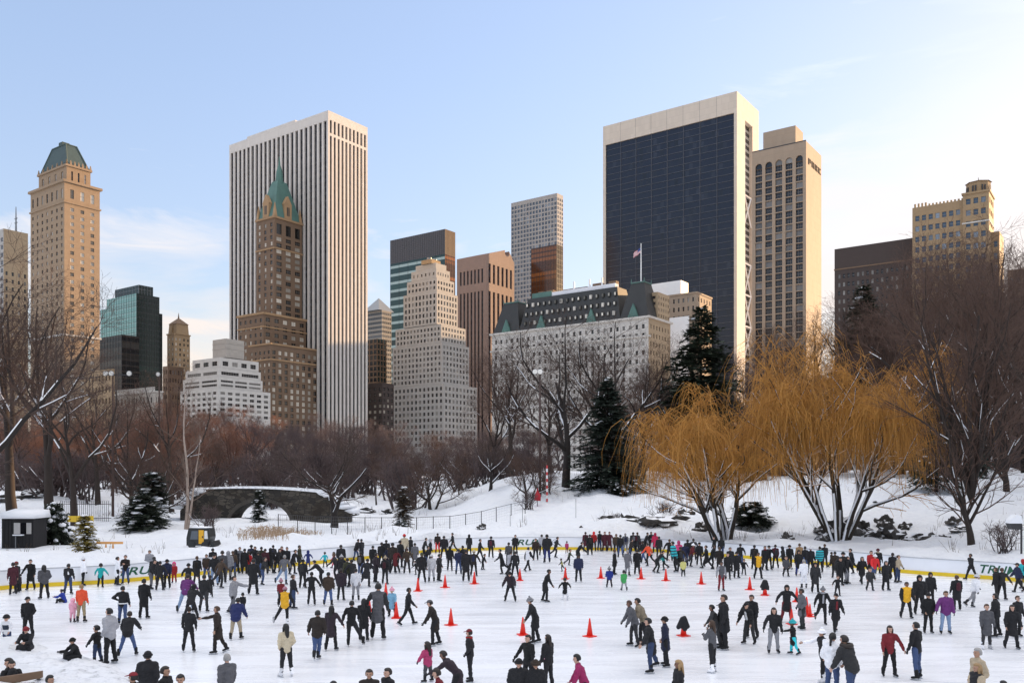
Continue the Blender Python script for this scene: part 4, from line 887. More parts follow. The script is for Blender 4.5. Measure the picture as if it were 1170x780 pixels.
def proto_trees():
    up = Vector((0, 0, 1))
    # tall park elm: clean trunk, arching limbs, fine crown
    def elm(seed, h, roots=None, col='dark', dens=1., snow=.7, key='elm', spread=(28, 55), kname='bare_tree', first=.3):
        spec = [dict(roots=roots or [((0, 0, -.4), (.02, .0, 1), h * .52, h * .018)], n=7, wob=.07, up=.04, kids=7, start=first, ang=spread, kr=.74, tip=.2, short=.5),
                dict(L=h * .50, n=7, wob=.14, up=.10, kids=7, start=.22, ang=(25, 60), kr=.62, tip=.25),
                dict(L=h * .23, n=5, wob=.17, up=.06, kids=int(7 * dens), start=.12, ang=(25, 60), kr=.55, tip=.3, rmin=.022),
                dict(L=h * .115, n=3, wob=.2, up=.04, kids=int(6 * dens), start=.1, ang=(25, 65), kr=.6, rmin=.012, tip=.5),
                dict(L=h * .06, n=2, wob=.2, up=.02, tip=.5, rmin=.01)]
        make_tree(key, spec, seed, col, snow, 1, kname, .06)
    elm(3, 24, key='elm_a', col='dark', snow=.62, dens=1.15); elm(11, 24, key='elm_b', col='brown', snow=.55, dens=1.15); elm(21, 25, key='elm_c', col='brown', snow=.5, spread=(20, 42), dens=1.15)
    # lower spreading snow-laden park tree
    elm(5, 12, [((0, 0, -.3), (.03, 0, 1), 4.2, .36)], 'dark', 1., .97, 'oak_a', (40, 68), first=.35); elm(8, 12, [((0, 0, -.3), (-.1, 0, 1), 4.4, .3), ((.3, .1, -.3), (.5, .2, 1), 4.6, .22)], 'brown', 1., .95, 'oak_b', (35, 62), first=.3)
    # filler trees in the tones of the wood
    elm(31, 14, key='fill_red', col='red', dens=1.25, snow=.25, spread=(20, 45)); elm(32, 14, key='fill_grey', col='grey', dens=1.25, snow=.25, spread=(22, 48)); elm(33, 14, key='fill_brown', col='brown', dens=1.25, snow=.35, spread=(22, 48)); elm(34, 14, key='fill_grey2', col='grey', dens=1.3, snow=.2, spread=(25, 55))
    # vase-shaped tree with very many fine upright twigs
    def vase(seed, key, h=22, stems=6, col='dark', tilt=.32):
        rg = random.Random(seed); roots = [((0, 0, -.3), (0, .02, 1), h * .18, .30)]
        for i in range(stems):
            a = 6.28 * i / stems + rg.uniform(-.3, .3); roots.append(((0, 0, h * .155), (math.cos(a) * tilt * rg.uniform(.5, 1.2), math.sin(a) * tilt * rg.uniform(.5, 1.2), 1), h * .62, .19))
        spec = [dict(roots=roots, n=7, wob=.05, up=.05, kids=8, start=.12, ang=(18, 45), kr=.6, tip=.35, short=.7), dict(L=h * .36, n=6, wob=.12, up=.06, kids=6, start=.12, ang=(18, 48), kr=.58, tip=.3),
                dict(L=h * .2, n=4, wob=.14, up=.05, kids=5, start=.1, ang=(15, 45), kr=.55, tip=.4, rmin=.018), dict(L=h * .10, n=3, wob=.14, up=.04, kids=3, start=.1, ang=(15, 45), kr=.6, rmin=.011, tip=.6), dict(L=h * .055, n=2, wob=.1, up=.03, tip=.6, rmin=.01)]
        make_tree(key, spec, seed, col, .55, 1, 'bare_tree', .05)
    vase(41, 'vase_a', col='brown'); vase(42, 'vase_b', col='brown', stems=7)
    # shrubs
    rg = random.Random(9)
    sh = [((rg.uniform(-.5, .5), rg.uniform(-.5, .5), -.1), (rg.uniform(-.7, .7), rg.uniform(-.7, .7), 1), 1.8, .035) for _ in range(16)]
    spec = [dict(roots=sh, n=5, wob=.14, up=.03, kids=7, start=.1, ang=(20, 50), kr=.6, tip=.4), dict(L=.8, n=4, wob=.16, up=.02, kids=5, start=.1, ang=(20, 55), kr=.6, tip=.5, rmin=.012), dict(L=.4, n=2, wob=.16, tip=.5, rmin=.009)]
    make_tree('shrub', spec, 17, 'grey', .6, 0, 'bare_shrub', .014)
    # birch
    spec = [dict(roots=[((0, 0, -.3), (.03, 0, 1), 13, .17), ((.2, 0, -.3), (.16, .05, 1), 9, .13)], n=9, wob=.06, up=.04, kids=9, start=.25, ang=(30, 60), kr=.5, tip=.2, short=1.2), dict(L=4.2, n=5, wob=.12, up=.09, kids=6, start=.2, ang=(25, 55), kr=.55, tip=.3), dict(L=1.7, n=4, wob=.15, kids=4, start=.1, ang=(25, 55), kr=.6, tip=.4, rmin=.012), dict(L=.8, n=2, wob=.18, tip=.5, rmin=.009)]
    make_tree('birch', spec, 23, 'birch', .5, 0, 'birch_tree', .05)
    # willows: leaning stems with snow, arching limbs, curtains of hanging golden twigs
    def willow(seed, key, h, wid, nst, stems, low, drift=(0, 0), dome=.55):
        rg = random.Random(seed); roots = []
        for i in range(stems):
            a = 6.28 * i / stems + rg.uniform(-.4, .4); roots.append(((math.cos(a) * .5, math.sin(a) * .4, -.3), (math.cos(a) * .52 * rg.uniform(.5, 1.2) + drift[0], math.sin(a) * .4 + drift[1], 1), h * .62, .21))
        spec = [dict(roots=roots, n=8, wob=.08, up=.03, kids=6, start=.25, ang=(25, 55), kr=.62, tip=.4, short=.6), dict(L=h * .42, n=6, wob=.14, up=.07, kids=7, start=.15, ang=(25, 60), kr=.55, tip=.3), dict(L=h * .2, n=4, wob=.16, up=.04, kids=4, start=.15, ang=(25, 60), kr=.5, tip=.4, rmin=.02), dict(L=h * .09, n=3, wob=.18, up=-.02, tip=.5, rmin=.014)]
        S = grow(rg, spec); big = S[S[:, 8] <= 1]; fine = S[S[:, 8] >= 2]
        T = [tuple(s[:8]) for s in fine]
        src = [q for q in S if q[8] >= 1 and q[6] > h * .42]; wts = [(.25 if q[8] == 1 else 1.) for q in src]
        for q0 in rg.choices(src, wts, k=nst):
            if noise.noise(Vector((q0[0] * .42 + seed, q0[1] * .42, q0[2] * .3))) < .0: continue
            t = rg.random(); q = Vector(q0[0:3]).lerp(Vector(q0[4:7]), t); rr = math.hypot(q.x - drift[0] * h * .5, q.y - drift[1] * h * .5) / wid
            L = rg.uniform(.05, .2) * h if rg.random() < .45 else rg.uniform(.12, .5) * h * min(1.25, .3 + .9 * rr)
            L *= .55 + 1.3 * max(0, .5 + noise.noise(Vector((q.x * .5, q.y * .5, seed))))
            L = min(L, max(.5, q.z - low * rg.uniform(.4, 1.))); a = rg.uniform(0, 6.28); v = Vector((math.cos(a) * .8, math.sin(a) * .8, rg.uniform(.1, 1.1)))
            n = 5; st = L / n; r0 = rg.uniform(.010, .018)
            for k in range(n):
                v = (v * .5 + Vector((rg.gauss(0, .12), rg.gauss(0, .12), -.6))).normalized() if k else v.normalized()
                q2 = q + v * st; T.append((q.x, q.y, q.z, r0 - .0016 * k, q2.x, q2.y, q2.z, r0 - .0016 * (k + 1))); q = q2
        d = dict(trunk=segs_mesh('trunk', big[:, :8], 7, [BARK['willow']]), crown=segs_mesh('crown', T, 3, [TWIG['willow']]), h=h, kname='willow_tree')
        T2 = snow_on(S[S[:, 8] <= 2], rg, .03, .9, .985); d['snow_cover'] = segs_mesh('snow_cover', T2, 5, [SNOWCAP]); PROTO[key] = d
    willow(51, 'willow_a', 15, 6.6, 8200, 9, 2.6, (0, 0), .42); willow(52, 'willow_b', 11, 4.6, 6600, 7, 1.0, (-.2, .1), .55)
    # conifers: whorls of drooping boughs carrying needle sprays
    def fir(seed, key, h, rad, col, boughs, snow, ns=26, nl=.34, bare=.06, kname='conifer_tree', shape=1., flat=1.):
        rg = random.Random(seed); tr = [(0, 0, -.3, h * .016 + .03, 0, 0, h * .97, .02)]; V = []; FQ = []; SN = MB()
        for i in range(boughs):
            f = rg.random() ** .9; z = h * (bare + (1 - bare) * f); L = rad * (1 - f) ** shape * rg.uniform(.65, 1.12) + .12; a = rg.uniform(0, 6.28)
            dv = Vector((math.cos(a), math.sin(a) * flat, rg.uniform(-.28, .12) + .3 * f)).normalized(); sag = rg.uniform(.05, .22) * L
            q0 = Vector((0, 0, z)); e = q0 + dv * L - Vector((0, 0, sag)); mid = q0 + dv * L * .5 + Vector((0, 0, sag * .15)); r = .012 + .012 * L
            tr += [(*q0, r, *mid, r * .7), (*mid, r * .7, *e, .006)]
            side = Vector((-dv.y, dv.x, 0)).normalized()
            m = max(4, int(ns * (L / rad) ** .8))
            for j in range(m):
                t = rg.uniform(.12, 1.03); b = q0.lerp(mid, t * 2) if t < .5 else mid.lerp(e, t * 2 - 1)
                w = nl * rg.uniform(.6, 1.3); s = side * rg.choice((-1, 1)); ln = (s * rg.uniform(.4, 1.) + dv * rg.uniform(.3, .9) + Vector((0, 0, rg.uniform(-.45, .25)))).normalized() * w * (1 + (1 - t) * L * .35)
                wd = ln.cross(Vector((rg.gauss(0, .4), rg.gauss(0, .4), 1))).normalized() * w * .17
                o = len(V); V += [b - wd * .5, b + ln * .6 - wd, b + ln, b + ln * .6 + wd]; FQ.append((o, o + 1, o + 2, o + 3))
            if rg.random() < snow:
                for _ in range(rg.randint(1, 3)):
                    t = rg.uniform(.35, .95); b = mid.lerp(e, t * 2 - 1) if t > .5 else q0.lerp(mid, t * 2); SN.blob(b + Vector((0, 0, .06)), rg.uniform(.12, .32) * min(1, rad / 2.5 + .3), rg.randrange(99), .5, 1, 0, (1.1, 1.1, .42))
        d = dict(trunk=segs_mesh('trunk', tr, 5, [BARK['dark']]), crown=np_mesh('crown', np.array([tuple(p) for p in V]), np.array(FQ), [NEEDLE[col]]), h=h, kname=kname)
        if SN.v: d['snow_cover'] = SN.mesh('snow_cover', SNOWCAP, True)
        PROTO[key] = d
    fir(61, 'fir_a', 15, 5.2, 'fir', 420, .05, 70, .5, .04, shape=.85); fir(62, 'pine_a', 17, 4.8, 'pine', 300, .03, 66, .55, .2, shape=.75); fir(63, 'fir_snow', 14, 3.8, 'fir', 300, .1, 64, .5, .06)
    fir(64, 'bush_gold', 2.5, .95, 'gold', 260, .1, 34, .16, .03, 'golden_conifer', .55); fir(65, 'bush_snow', 2.6, 1.5, 'ivy', 300, .12, 64, .22, .03, 'evergreen_bush', .55); fir(66, 'stump_brown', 5.2, 1.25, 'brown', 280, .12, 34, .24, .03, 'ivy_clad_stump', .4); fir(67, 'ivy_column', 4.4, 1.1, 'ivy', 260, .12, 34, .24, .02, 'evergreen_shrub', .3)
    fir(68, 'bush_low', 2., 2.2, 'ivy', 320, .16, 70, .24, .03, 'evergreen_bush', .5)

FAMNAME = {}
def tree(key, px, d, top, base, cat='tree', rot=None, label=None, wide=1., group='bare trees of the park', z=None, short=None, xyrot=None):
    P = PROTO[key]; x = wx(px, d); zz = tz(x, d) - .1 if z is None else z
    s = max(.05, (wz(top, d) - zz) / P['h'])
    r = empty(P['kname'], (x, d, zz)); r.scale = (s * wide, s * wide, s); r.rotation_euler = (0, 0, rnd.uniform(-.75, .75) if rot is None else (rot * 1.7) % 1.5 - .75)
    for part in ('trunk', 'crown', 'snow_cover'):
        if part in P: link(part, P[part], r)
    y = project((x, d, zz))[1]
    thing(r, base, cat, group, (px, (y * .4 + top * .6)), short, 'tree', label)
    return r

def woods(name, label, seed, spots):
    """a far wood that reads as one mass: many small trees in one object"""
    rg = random.Random(seed); VS, FS, MI = [], [], []; off = 0; mats = []
    cache = {}
    for key, px, d, top in spots:
        P = PROTO[key]; x = wx(px, d); z = tz(x, d) - .1; s = max(.05, (wz(top, d) - z) / P['h']); a = rg.uniform(0, 6.28)
        for part in ('trunk', 'crown', 'snow_cover'):
            if part not in P: continue
            me = P[part]
            if me.name not in cache:
                v = np.empty(len(me.vertices) * 3, np.float32); me.vertices.foreach_get('co', v); f = np.empty(len(me.loops), np.int32); me.loops.foreach_get('vertex_index', f)
                cache[me.name] = (v.reshape(-1, 3), f.reshape(-1, 4)) if len(me.loops) == 4 * len(me.polygons) else None
            if cache[me.name] is None: continue
            v, f = cache[me.name]; m = me.materials[0]
            if m not in mats: mats.append(m)
            c, sn = math.cos(a), math.sin(a); w = v * np.array([s * 1.2, s * 1.2, s]); w = np.stack([w[:, 0] * c - w[:, 1] * sn + x, w[:, 0] * sn + w[:, 1] * c + d, w[:, 2] + z], 1)
            VS.append(w); FS.append(f + off); off += len(w); MI.append(np.full(len(f), mats.index(m)))
    o = link(name, np_mesh(name, np.concatenate(VS), np.concatenate(FS), mats, False, np.concatenate(MI))); o['kind'] = 'stuff'; o['label'] = label; o['category'] = 'wood'

def plant_trees():
    rg = random.Random(77); sp = []
    for i in range(46):
        px = -40 + i * 14.5 + rg.uniform(-8, 8); d = rg.uniform(165, 330); r = px < 300
        sp.append((rg.choice(('fill_red', 'fill_red', 'fill_brown')) if r else rg.choice(('fill_grey', 'fill_grey2', 'fill_grey', 'fill_brown')), px, d, (rg.uniform(455, 485) if r else rg.uniform(478, 500)) if px < 580 else rg.uniform(470, 495)))
    for i in range(120):
        px = rg.uniform(-40, 640); d = rg.uniform(128, 230); sp.append(('shrub', px, d, rg.uniform(505, 535)))
    woods('woods', 'dense far wood of russet and grey twigs between the park and the towers', 5, sp)
    sp = []
    for i in range(26):
        px = 690 + i * 22 + rg.uniform(-9, 9); d = rg.uniform(150, 260); sp.append((rg.choice(('fill_brown', 'fill_grey', 'fill_brown')), px, d, rg.uniform(418, 455)))
    for i in range(60):
        px = rg.uniform(690, 1230); d = rg.uniform(118, 190); sp.append(('shrub', px, d, rg.uniform(498, 525)))
    woods('woods', 'dense dark brown wood behind the golden willows', 6, sp)
    D, B_, Rr, Gg = 'bare tree with dark twigs', 'bare brown tree', 'bare tree with reddish brown twigs', 'bare tree with grey twigs'
    # far rows against the buildings
    for i in range(34):
        px = -10 + i * 36 + rnd.uniform(-10, 10); d = rnd.uniform(225, 300)
        k = 'fill_red' if px < 330 and i % 3 else rnd.choice(['fill_grey', 'fill_grey2', 'fill_grey', 'fill_brown'])
        if 560 < px < 740: top = rnd.uniform(478, 500)
        elif px > 860: top = rnd.uniform(430, 470)
        else: top = rnd.uniform(466, 498)
        tree(k, px, d, top, {'fill_red': 'small distant tree with russet twigs', 'fill_brown': 'small distant brown tree'}.get(k, 'small distant tree with grey twigs'), wide=1.15, group='distant bare trees')
    # left wood
    for px, d, top, k in ((25, 150, 455, 'fill_brown'), (95, 165, 450, 'fill_red'), (128, 140, 470, 'fill_red'), (160, 170, 455, 'fill_red'), (190, 155, 452, 'fill_red'), (232, 175, 455, 'fill_red'), (262, 160, 468, 'fill_red'), (285, 185, 470, 'fill_grey'), (70, 135, 470, 'fill_red'), (212, 132, 478, 'fill_red'), (245, 140, 488, 'fill_brown'),
                          (310, 165, 482, 'fill_grey'), (338, 180, 476, 'fill_grey2'), (366, 155, 486, 'fill_grey'), (395, 178, 480, 'fill_grey2'), (425, 160, 492, 'fill_grey'), (455, 175, 500, 'fill_brown'), (482, 158, 505, 'fill_grey'), (512, 172, 502, 'fill_grey2'), (540, 155, 498, 'fill_grey'), (566, 165, 490, 'fill_brown'), (330, 140, 506, 'fill_grey'), (430, 140, 512, 'fill_brown'), (524, 138, 515, 'fill_brown'), (602, 150, 490, 'fill_grey'), (628, 165, 482, 'fill_grey2'), (590, 128, 512, 'fill_brown')):
        tree(k, px, d, top, {'fill_red': Rr, 'fill_brown': B_}.get(k, Gg))
    tree('elm_a', -22, 66, 236, 'tall dark elm', rot=.4, label='tall bare tree with snow lined limbs reaching in from the picture edge'); tree('elm_b', 58, 105, 302, D, rot=2.2); tree('elm_c', 85, 96, 372, D, rot=1., label='dark leaning bare tree behind the yellow barrier'); tree('elm_b', 14, 112, 272, D, rot=4.)
    tree('elm_c', 196, 122, 405, D, rot=3.); tree('elm_a', 150, 112, 440, D, rot=2.5); tree('elm_c', 112, 128, 395, D); tree('oak_b', 172, 104, 500, D)
    tree('birch', 212, 90, 428, 'birch', rot=.2, label='pale slender birch with two stems beside the dark snow machine', group='birches')
    tree('oak_a', 382, 92, 482, 'oak', rot=.9, label='low spreading tree with thick snow lined limbs beside the stone bridge', wide=1.15, short='the snowy spreading tree')
    tree('oak_b', 492, 122, 508, 'oak', rot=2., label='many stemmed tree with snowy limbs above the wire fence'); tree('oak_a', 560, 118, 486, D, rot=3.3, wide=.9); tree('oak_b', 602, 104, 512, D, rot=4.6)
    tree('elm_a', 704, 120, 346, D, wide=1.15); tree('elm_a', 646, 112, 338, 'elm', rot=1.9, wide=1.2, label='large bare elm in front of the white mansard hotel', short='the large elm')
    # behind the willows
    for px, d, top, k in ((735, 150, 430, 'fill_brown'), (765, 160, 420, 'fill_grey'), (845, 150, 405, 'fill_grey'), (880, 140, 372, 'elm_c'), (905, 150, 350, 'elm_b'), (940, 138, 345, 'elm_a'), (868, 165, 400, 'fill_grey2'), (1005, 125, 300, 'elm_b'), (1030, 118, 278, 'elm_c'), (965, 150, 385, 'fill_grey'), (830, 170, 430, 'fill_brown'), (720, 175, 470, 'fill_grey')):
        tree(k, px, d, top, D)
    for px, d, top, k in ((585, 132, 372, 'elm_b'), (690, 140, 366, 'elm_b'), (735, 128, 372, 'elm_c'), (628, 150, 398, 'elm_c'), (565, 142, 402, 'elm_c'), (775, 138, 395, 'elm_a')): tree(k, px, d, top, 'fine branched bare tree')
    tree('fir_a', 694, 108, 432, 'fir', 'conifer', wide=1.25, label='broad dark fir between the bare elm and the golden willows', group='evergreens'); tree('pine_a', 801, 122, 352, 'pine', 'conifer', wide=1.2, label='dark pine rising above the smaller golden willow', group='evergreens')
    tree('fir_snow', 1070, 92, 418, 'fir', 'conifer', label='dark snow laden conifer beside the larger willow', group='evergreens', wide=.8); tree('pine_a', 986, 128, 328, 'pine', 'conifer', label='dark pine top peering over the larger golden willow', group='evergreens'); tree('fir_a', 860, 112, 505, 'fir', 'conifer', label='low dark evergreen glimpsed under the willow branches', group='evergreens')
    tree('fir_a', 1082, 112, 335, 'fir', 'conifer', label='dark evergreen hidden among the tangled bare trees', group='evergreens', wide=.7)
    tree('willow_b', 826, 71, 432, 'willow', rot=.44, wide=1.0, label='smaller golden willow leaning over bare snowy stems', group='golden willows', short='the smaller willow'); tree('willow_a', 958, 70, 354, 'willow', rot=.44, wide=.84, label='larger golden weeping willow with many snowy stems', group='golden willows', short='the larger willow')
    tree('vase_a', 1110, 60.5, 250, 'vase', rot=.5, label='dense twiggy tree on a bare trunk behind the rink boards'); V_ = 'tall tree with upswept fine twigs'
    for px, d, top, k in ((1060, 98, 268, 'elm_c'), (1150, 88, 238, 'vase_a'), (1085, 112, 240, 'elm_b'), (1192, 76, 222, 'elm_b'), (1125, 112, 285, 'vase_b'), (1042, 122, 335, 'elm_b'), (1172, 120, 290, 'elm_a')): tree(k, px, d, top, V_ if 'vase' in k else D)
    tree('fill_brown', 1095, 135, 430, B_); tree('fill_brown', 1140, 140, 420, B_); tree('fill_grey', 1030, 140, 440, Gg); tree('fill_grey', 1175, 138, 425, Gg); tree('fill_brown', 1060, 150, 440, B_); tree('elm_b', 1130, 128, 330, D); tree('vase_b', 1020, 112, 330, V_)
    tree('shrub', 1145, 56.5, 593, 'shrub', 'shrub', label='round twiggy shrub beside the dark lantern sign', group='shrubs'); tree('shrub', 1070, 92, 545, 'shrub', 'shrub', label='low twiggy shrub on the snow slope by the dark conifer', group='shrubs')
    tree('bush_gold', 97, 60, 589, 'bush', 'conifer', label='small golden green conifer standing alone in the snow', group='evergreens', short='the small golden conifer'); tree('bush_low', 61, 73, 577, 'bush', 'bush', wide=.48, label='snow laden evergreen bush beside the dark hut', group='evergreens'); tree('stump_brown', 461, 92, 556, 'stump', 'shrub', label='brown leafy column of ivy by the wire fence', group='shrubs')
    tree('ivy_column', 296, 100, 560, 'ivy', 'shrub', label='dark evergreen column in front of the bridge arch', group='evergreens'); tree('bush_snow', 162, 88, 566, 'bush', 'bush', label='snowy evergreen bush at the foot of the lamp pole', group='evergreens', wide=1.3); tree('ivy_column', 174, 92, 540, 'fir', 'conifer', label='small dark evergreen between the lamp pole and the birch', group='evergreens', wide=1.35)
    tree('bush_low', 705, 104, 552, 'bush', 'bush', label='low snowy bush at the foot of the broad fir', group='evergreens'); tree('bush_low', 1000, 88, 572, 'bush', 'bush', label='low dark bush behind the larger willow stems', group='evergreens', wide=1.4); tree('bush_low', 858, 82, 574, 'bush', 'bush', label='low dark bush between the two willows', group='evergreens'); tree('bush_snow', 1185, 84, 560, 'bush', 'bush', label='snowy bush at the picture edge on the slope', group='evergreens')
    tree('bush_low', 458, 86, 594, 'bush', 'bush', label='small snow covered bush at the foot of the ivy column', group='evergreens', wide=.8)
    for px, d, top, k in ((625, 108, 535, 'shrub'), (605, 96, 558, 'shrub'), (240, 90, 575, 'shrub'), (705, 86, 585, 'shrub'), (760, 84, 570, 'shrub')): tree(k, px, d, top, 'bare twiggy shrub', 'shrub', group='shrubs')
# ------------------------------------------------------------------ people
# arms: (swing forward, out, elbow, inward)   legs: (swing forward, out, knee)
POSES = {
 'st': dict(lean=2, la=(6, 9, 12, 0), ra=(3, 10, 14, 0), ll=(2, 4, 3), rl=(-2, 4, 4)),
 'sw': dict(lean=4, la=(12, 13, 22, 4), ra=(2, 13, 18, 4), ll=(4, 8, 6), rl=(-4, 8, 7)),
 'po': dict(lean=3, la=(-12, 14, 48, 22), ra=(-12, 14, 48, 22), ll=(3, 5, 4), rl=(-3, 5, 3)),
 'gl': dict(lean=13, la=(26, 20, 22, 0), ra=(-22, 22, 18, 0), ll=(10, 3, 20), rl=(-30, 7, 22)),
 'gr': dict(lean=13, la=(-22, 22, 18, 0), ra=(26, 20, 22, 0), ll=(-30, 7, 22), rl=(10, 3, 20)),
 'gs': dict(lean=9, la=(14, 26, 20, 0), ra=(10, 22, 18, 0), ll=(6, 2, 10), rl=(-10, 27, 6)),
 'wk': dict(lean=5, la=(-18, 8, 12, 0), ra=(20, 8, 22, 0), ll=(21, 3, 5), rl=(-20, 3, 14)),
 'hl': dict(lean=3, la=(12, 31, 14, 0), ra=(4, 12, 14, 0), ll=(4, 6, 6), rl=(-4, 6, 5)),
 'hr': dict(lean=3, la=(4, 12, 14, 0), ra=(12, 31, 14, 0), ll=(-4, 6, 5), rl=(4, 6, 6)),
 'ho': dict(lean=5, la=(14, 38, 16, 0), ra=(4, 40, 20, 0), ll=(8, 6, 12), rl=(-8, 6, 10)),
 'fw': dict(lean=4, la=(-4, 10, 15, 0), ra=(68, 6, 14, 0), ll=(10, 4, 8), rl=(-12, 4, 12)),
 'bf': dict(lean=42, la=(48, 14, 15, 0), ra=(40, 16, 22, 0), ll=(18, 9, 32), rl=(-8, 9, 20)),
 'bs': dict(lean=30, la=(36, 22, 12, 0), ra=(30, 22, 15, 0), ll=(18, 13, 18), rl=(-2, 15, 14)),
 'le': dict(lean=20, la=(20, 12, 12, 0), ra=(14, 14, 10, 0), ll=(14, 5, 14), rl=(-4, 5, 8)),
 'kn': dict(lean=34, la=(44, 16, 20, 0), ra=(38, 20, 25, 0), ll=(62, 12, 118), rl=(20, 12, 105)),
 'si': dict(lean=22, la=(36, 6, 62, 14), ra=(36, 6, 62, 14), ll=(84, 9, 88), rl=(84, 9, 84)),
 'sg': dict(lean=20, la=(46, 8, 50, 16), ra=(46, 8, 50, 16), ll=(104, 12, 96), rl=(104, 12, 92)),
 'ac': dict(lean=3, la=(22, 12, 92, 52), ra=(22, 12, 96, 52), ll=(3, 5, 4), rl=(-3, 4, 4)),
 'he': dict(lean=3, la=(-14, 46, 62, 62), ra=(4, 10, 12, 0), ll=(4, 5, 4), rl=(-4, 5, 4)),
 'cl': dict(lean=6, la=(-8, 18, 45, 20), ra=(10, 26, 14, 0), ll=(10, -5, 12), rl=(-12, -6, 24)),
}
def dirv(sw, out, side): return Vector((side * math.sin(R(out)), math.sin(R(sw)) * math.cos(R(out)), -math.cos(R(sw)) * math.cos(R(out))))
def skeleton(pose, child):
    P = POSES[pose]; q = .86 if child else 1.; J = {}
    hip = Vector((0, 0, .96)); J['hip'] = hip
    ln = R(P['lean']); ax = Vector((0, math.sin(ln), math.cos(ln)))
    J['waist'] = hip + ax * .16; J['chest'] = hip + ax * .38; J['neck'] = hip + ax * .53
    fwd = Vector((0, math.cos(ln), -math.sin(ln)))
    hl = R(min(P['lean'] * .55, 22)); hx = Vector((0, math.sin(hl), math.cos(hl)))
    J['head'] = J['neck'] + hx * (.165 if not child else .19); J['hrot'] = -hl * .9; hs = 1.27 if child else 1.; J['hs'] = hs
    for s, k in ((-1, 'l'), (1, 'r')):
        sw, out, el, inn = P[k + 'a']; sh = hip + ax * .475 + Vector((s * .175, 0, 0)); e = sh + dirv(sw, out, s) * .285 * (q + .04)
        f = dirv(sw + el, out * .5 - inn, s); w = e + f * .25 * (q + .04); J[k + 'sh'], J[k + 'el'], J[k + 'wr'], J[k + 'fd'] = sh, e, w, f
        sw, out, kn = P[k + 'l']; h = hip + Vector((s * .09, 0, -.02)); a = h + dirv(sw, out, s) * .42 * q; g = dirv(sw - kn, out, s); t = a + g * .40 * q
        J[k + 'hp'], J[k + 'kn'], J[k + 'an'] = h, a, t; J[k + 'pitch'] = max(-70, min(25, (sw - kn) * .8)) if pose not in ('si', 'kn', 'sg') else (-75 if pose == 'kn' else 0)
        J[k + 'out'] = out
    low = min(J['lan'].z, J['ran'].z); dz = .155 - low
    if pose == 'kn': dz = .07 - min(J['lkn'].z, J['rkn'].z, low)
    if pose == 'sg': dz = .15 - J['hip'].z
    for k, v in J.items():
        if isinstance(v, Vector) and k not in ('lfd', 'rfd'): v.z += dz
    J['h'] = J['head'].z + .135 * hs
    return J
X = Vector((1, 0, 0))
def m_body(J):
    m = MB(); hs = J['hs']; c = m.capsule
    c(J['hip'], .10, J['waist'], .095, (X, 1.3)); c(J['waist'], .095, J['chest'], .115, (X, 1.35)); c(J['lsh'], .055, J['rsh'], .055); c(J['chest'], .1, J['neck'], .055)
    c(J['neck'], .052, J['head'] - Vector((0, 0, .03)), .05)
    q = Matrix.Rotation(J['hrot'], 3, 'X'); H = lambda x, y, z: J['head'] + q @ Vector((x, y, z)) * hs
    c(H(0, -.012, .032), .094 * hs, H(0, .012, -.045), .072 * hs, (X, .86)); c(H(0, .03, -.085), .042 * hs, H(0, .05, -.095), .035 * hs)       # skull, jaw and chin
    c(H(0, .088, .01), .011 * hs, H(0, .108, -.022), .017 * hs)                                                                              # nose
    c(H(-.03, .082, .03), .012 * hs, H(.03, .082, .03), .012 * hs)                                                                           # brow
    for s in (-1, 1): c(H(s * .083, -.005, .012), .018 * hs, H(s * .08, 0, -.03), .012 * hs)                                                 # ears
    for k, s in (('l', -1), ('r', 1)):
        c(J[k + 'sh'], .05, J[k + 'el'], .042); c(J[k + 'el'], .042, J[k + 'wr'], .03); f = J[k + 'fd']; pn = (X * -s - f * f.dot(X * -s)).normalized()
        c(J[k + 'wr'], .028, J[k + 'wr'] + f * .075, .036, (pn, .55)); c(J[k + 'hp'], .088, J[k + 'kn'], .058); c(J[k + 'kn'], .056, J[k + 'an'], .036)
        a = J[k + 'an']; c(a - Vector((0, 0, .05)), .030, a + Vector((0, .07, -.065)), .022)
    return m
def m_detail(J):
    """fingers, eyes and mouth, joined to the body mesh: (verts, faces, material)"""
    m = MB(); hs = J['hs']; q = Matrix.Rotation(J['hrot'], 3, 'X'); H = lambda x, y, z: J['head'] + q @ Vector((x, y, z)) * hs
    for s in (-1, 1): m.capsule(H(s * .032 - .008, .086, .012), .0085 * hs, H(s * .032 + .008, .086, .012), .0085 * hs, None, 6, 1)
    m.capsule(H(-.022, .083, -.058), .0055 * hs, H(.022, .083, -.058), .0055 * hs, None, 6, 2)
    for k, s in (('l', -1), ('r', 1)):
        f = J[k + 'fd']; pn = (X * -s - f * f.dot(X * -s)).normalized(); sd = f.cross(pn).normalized(); w = J[k + 'wr'] + f * .072
        if sd.y < 0: sd = -sd
        for i, (o, L) in enumerate(((.027, .072), (.009, .082), (-.009, .076), (-.026, .06))):
            b = w + sd * o; k1 = b + (f * .95 + pn * .25).normalized() * L * .5; k2 = k1 + (f * .75 + pn * .7).normalized() * L * .5; m.tube([b, k1, k2], [.011, .010, .007], 5, 3)
        b = J[k + 'wr'] + f * .03 + sd * .03; k1 = b + (f * .7 + sd * .7).normalized() * .035; k2 = k1 + (f * .95 + sd * .25 + pn * .3).normalized() * .03; m.tube([b, k1, k2], [.013, .011, .008], 5, 3)
    return m
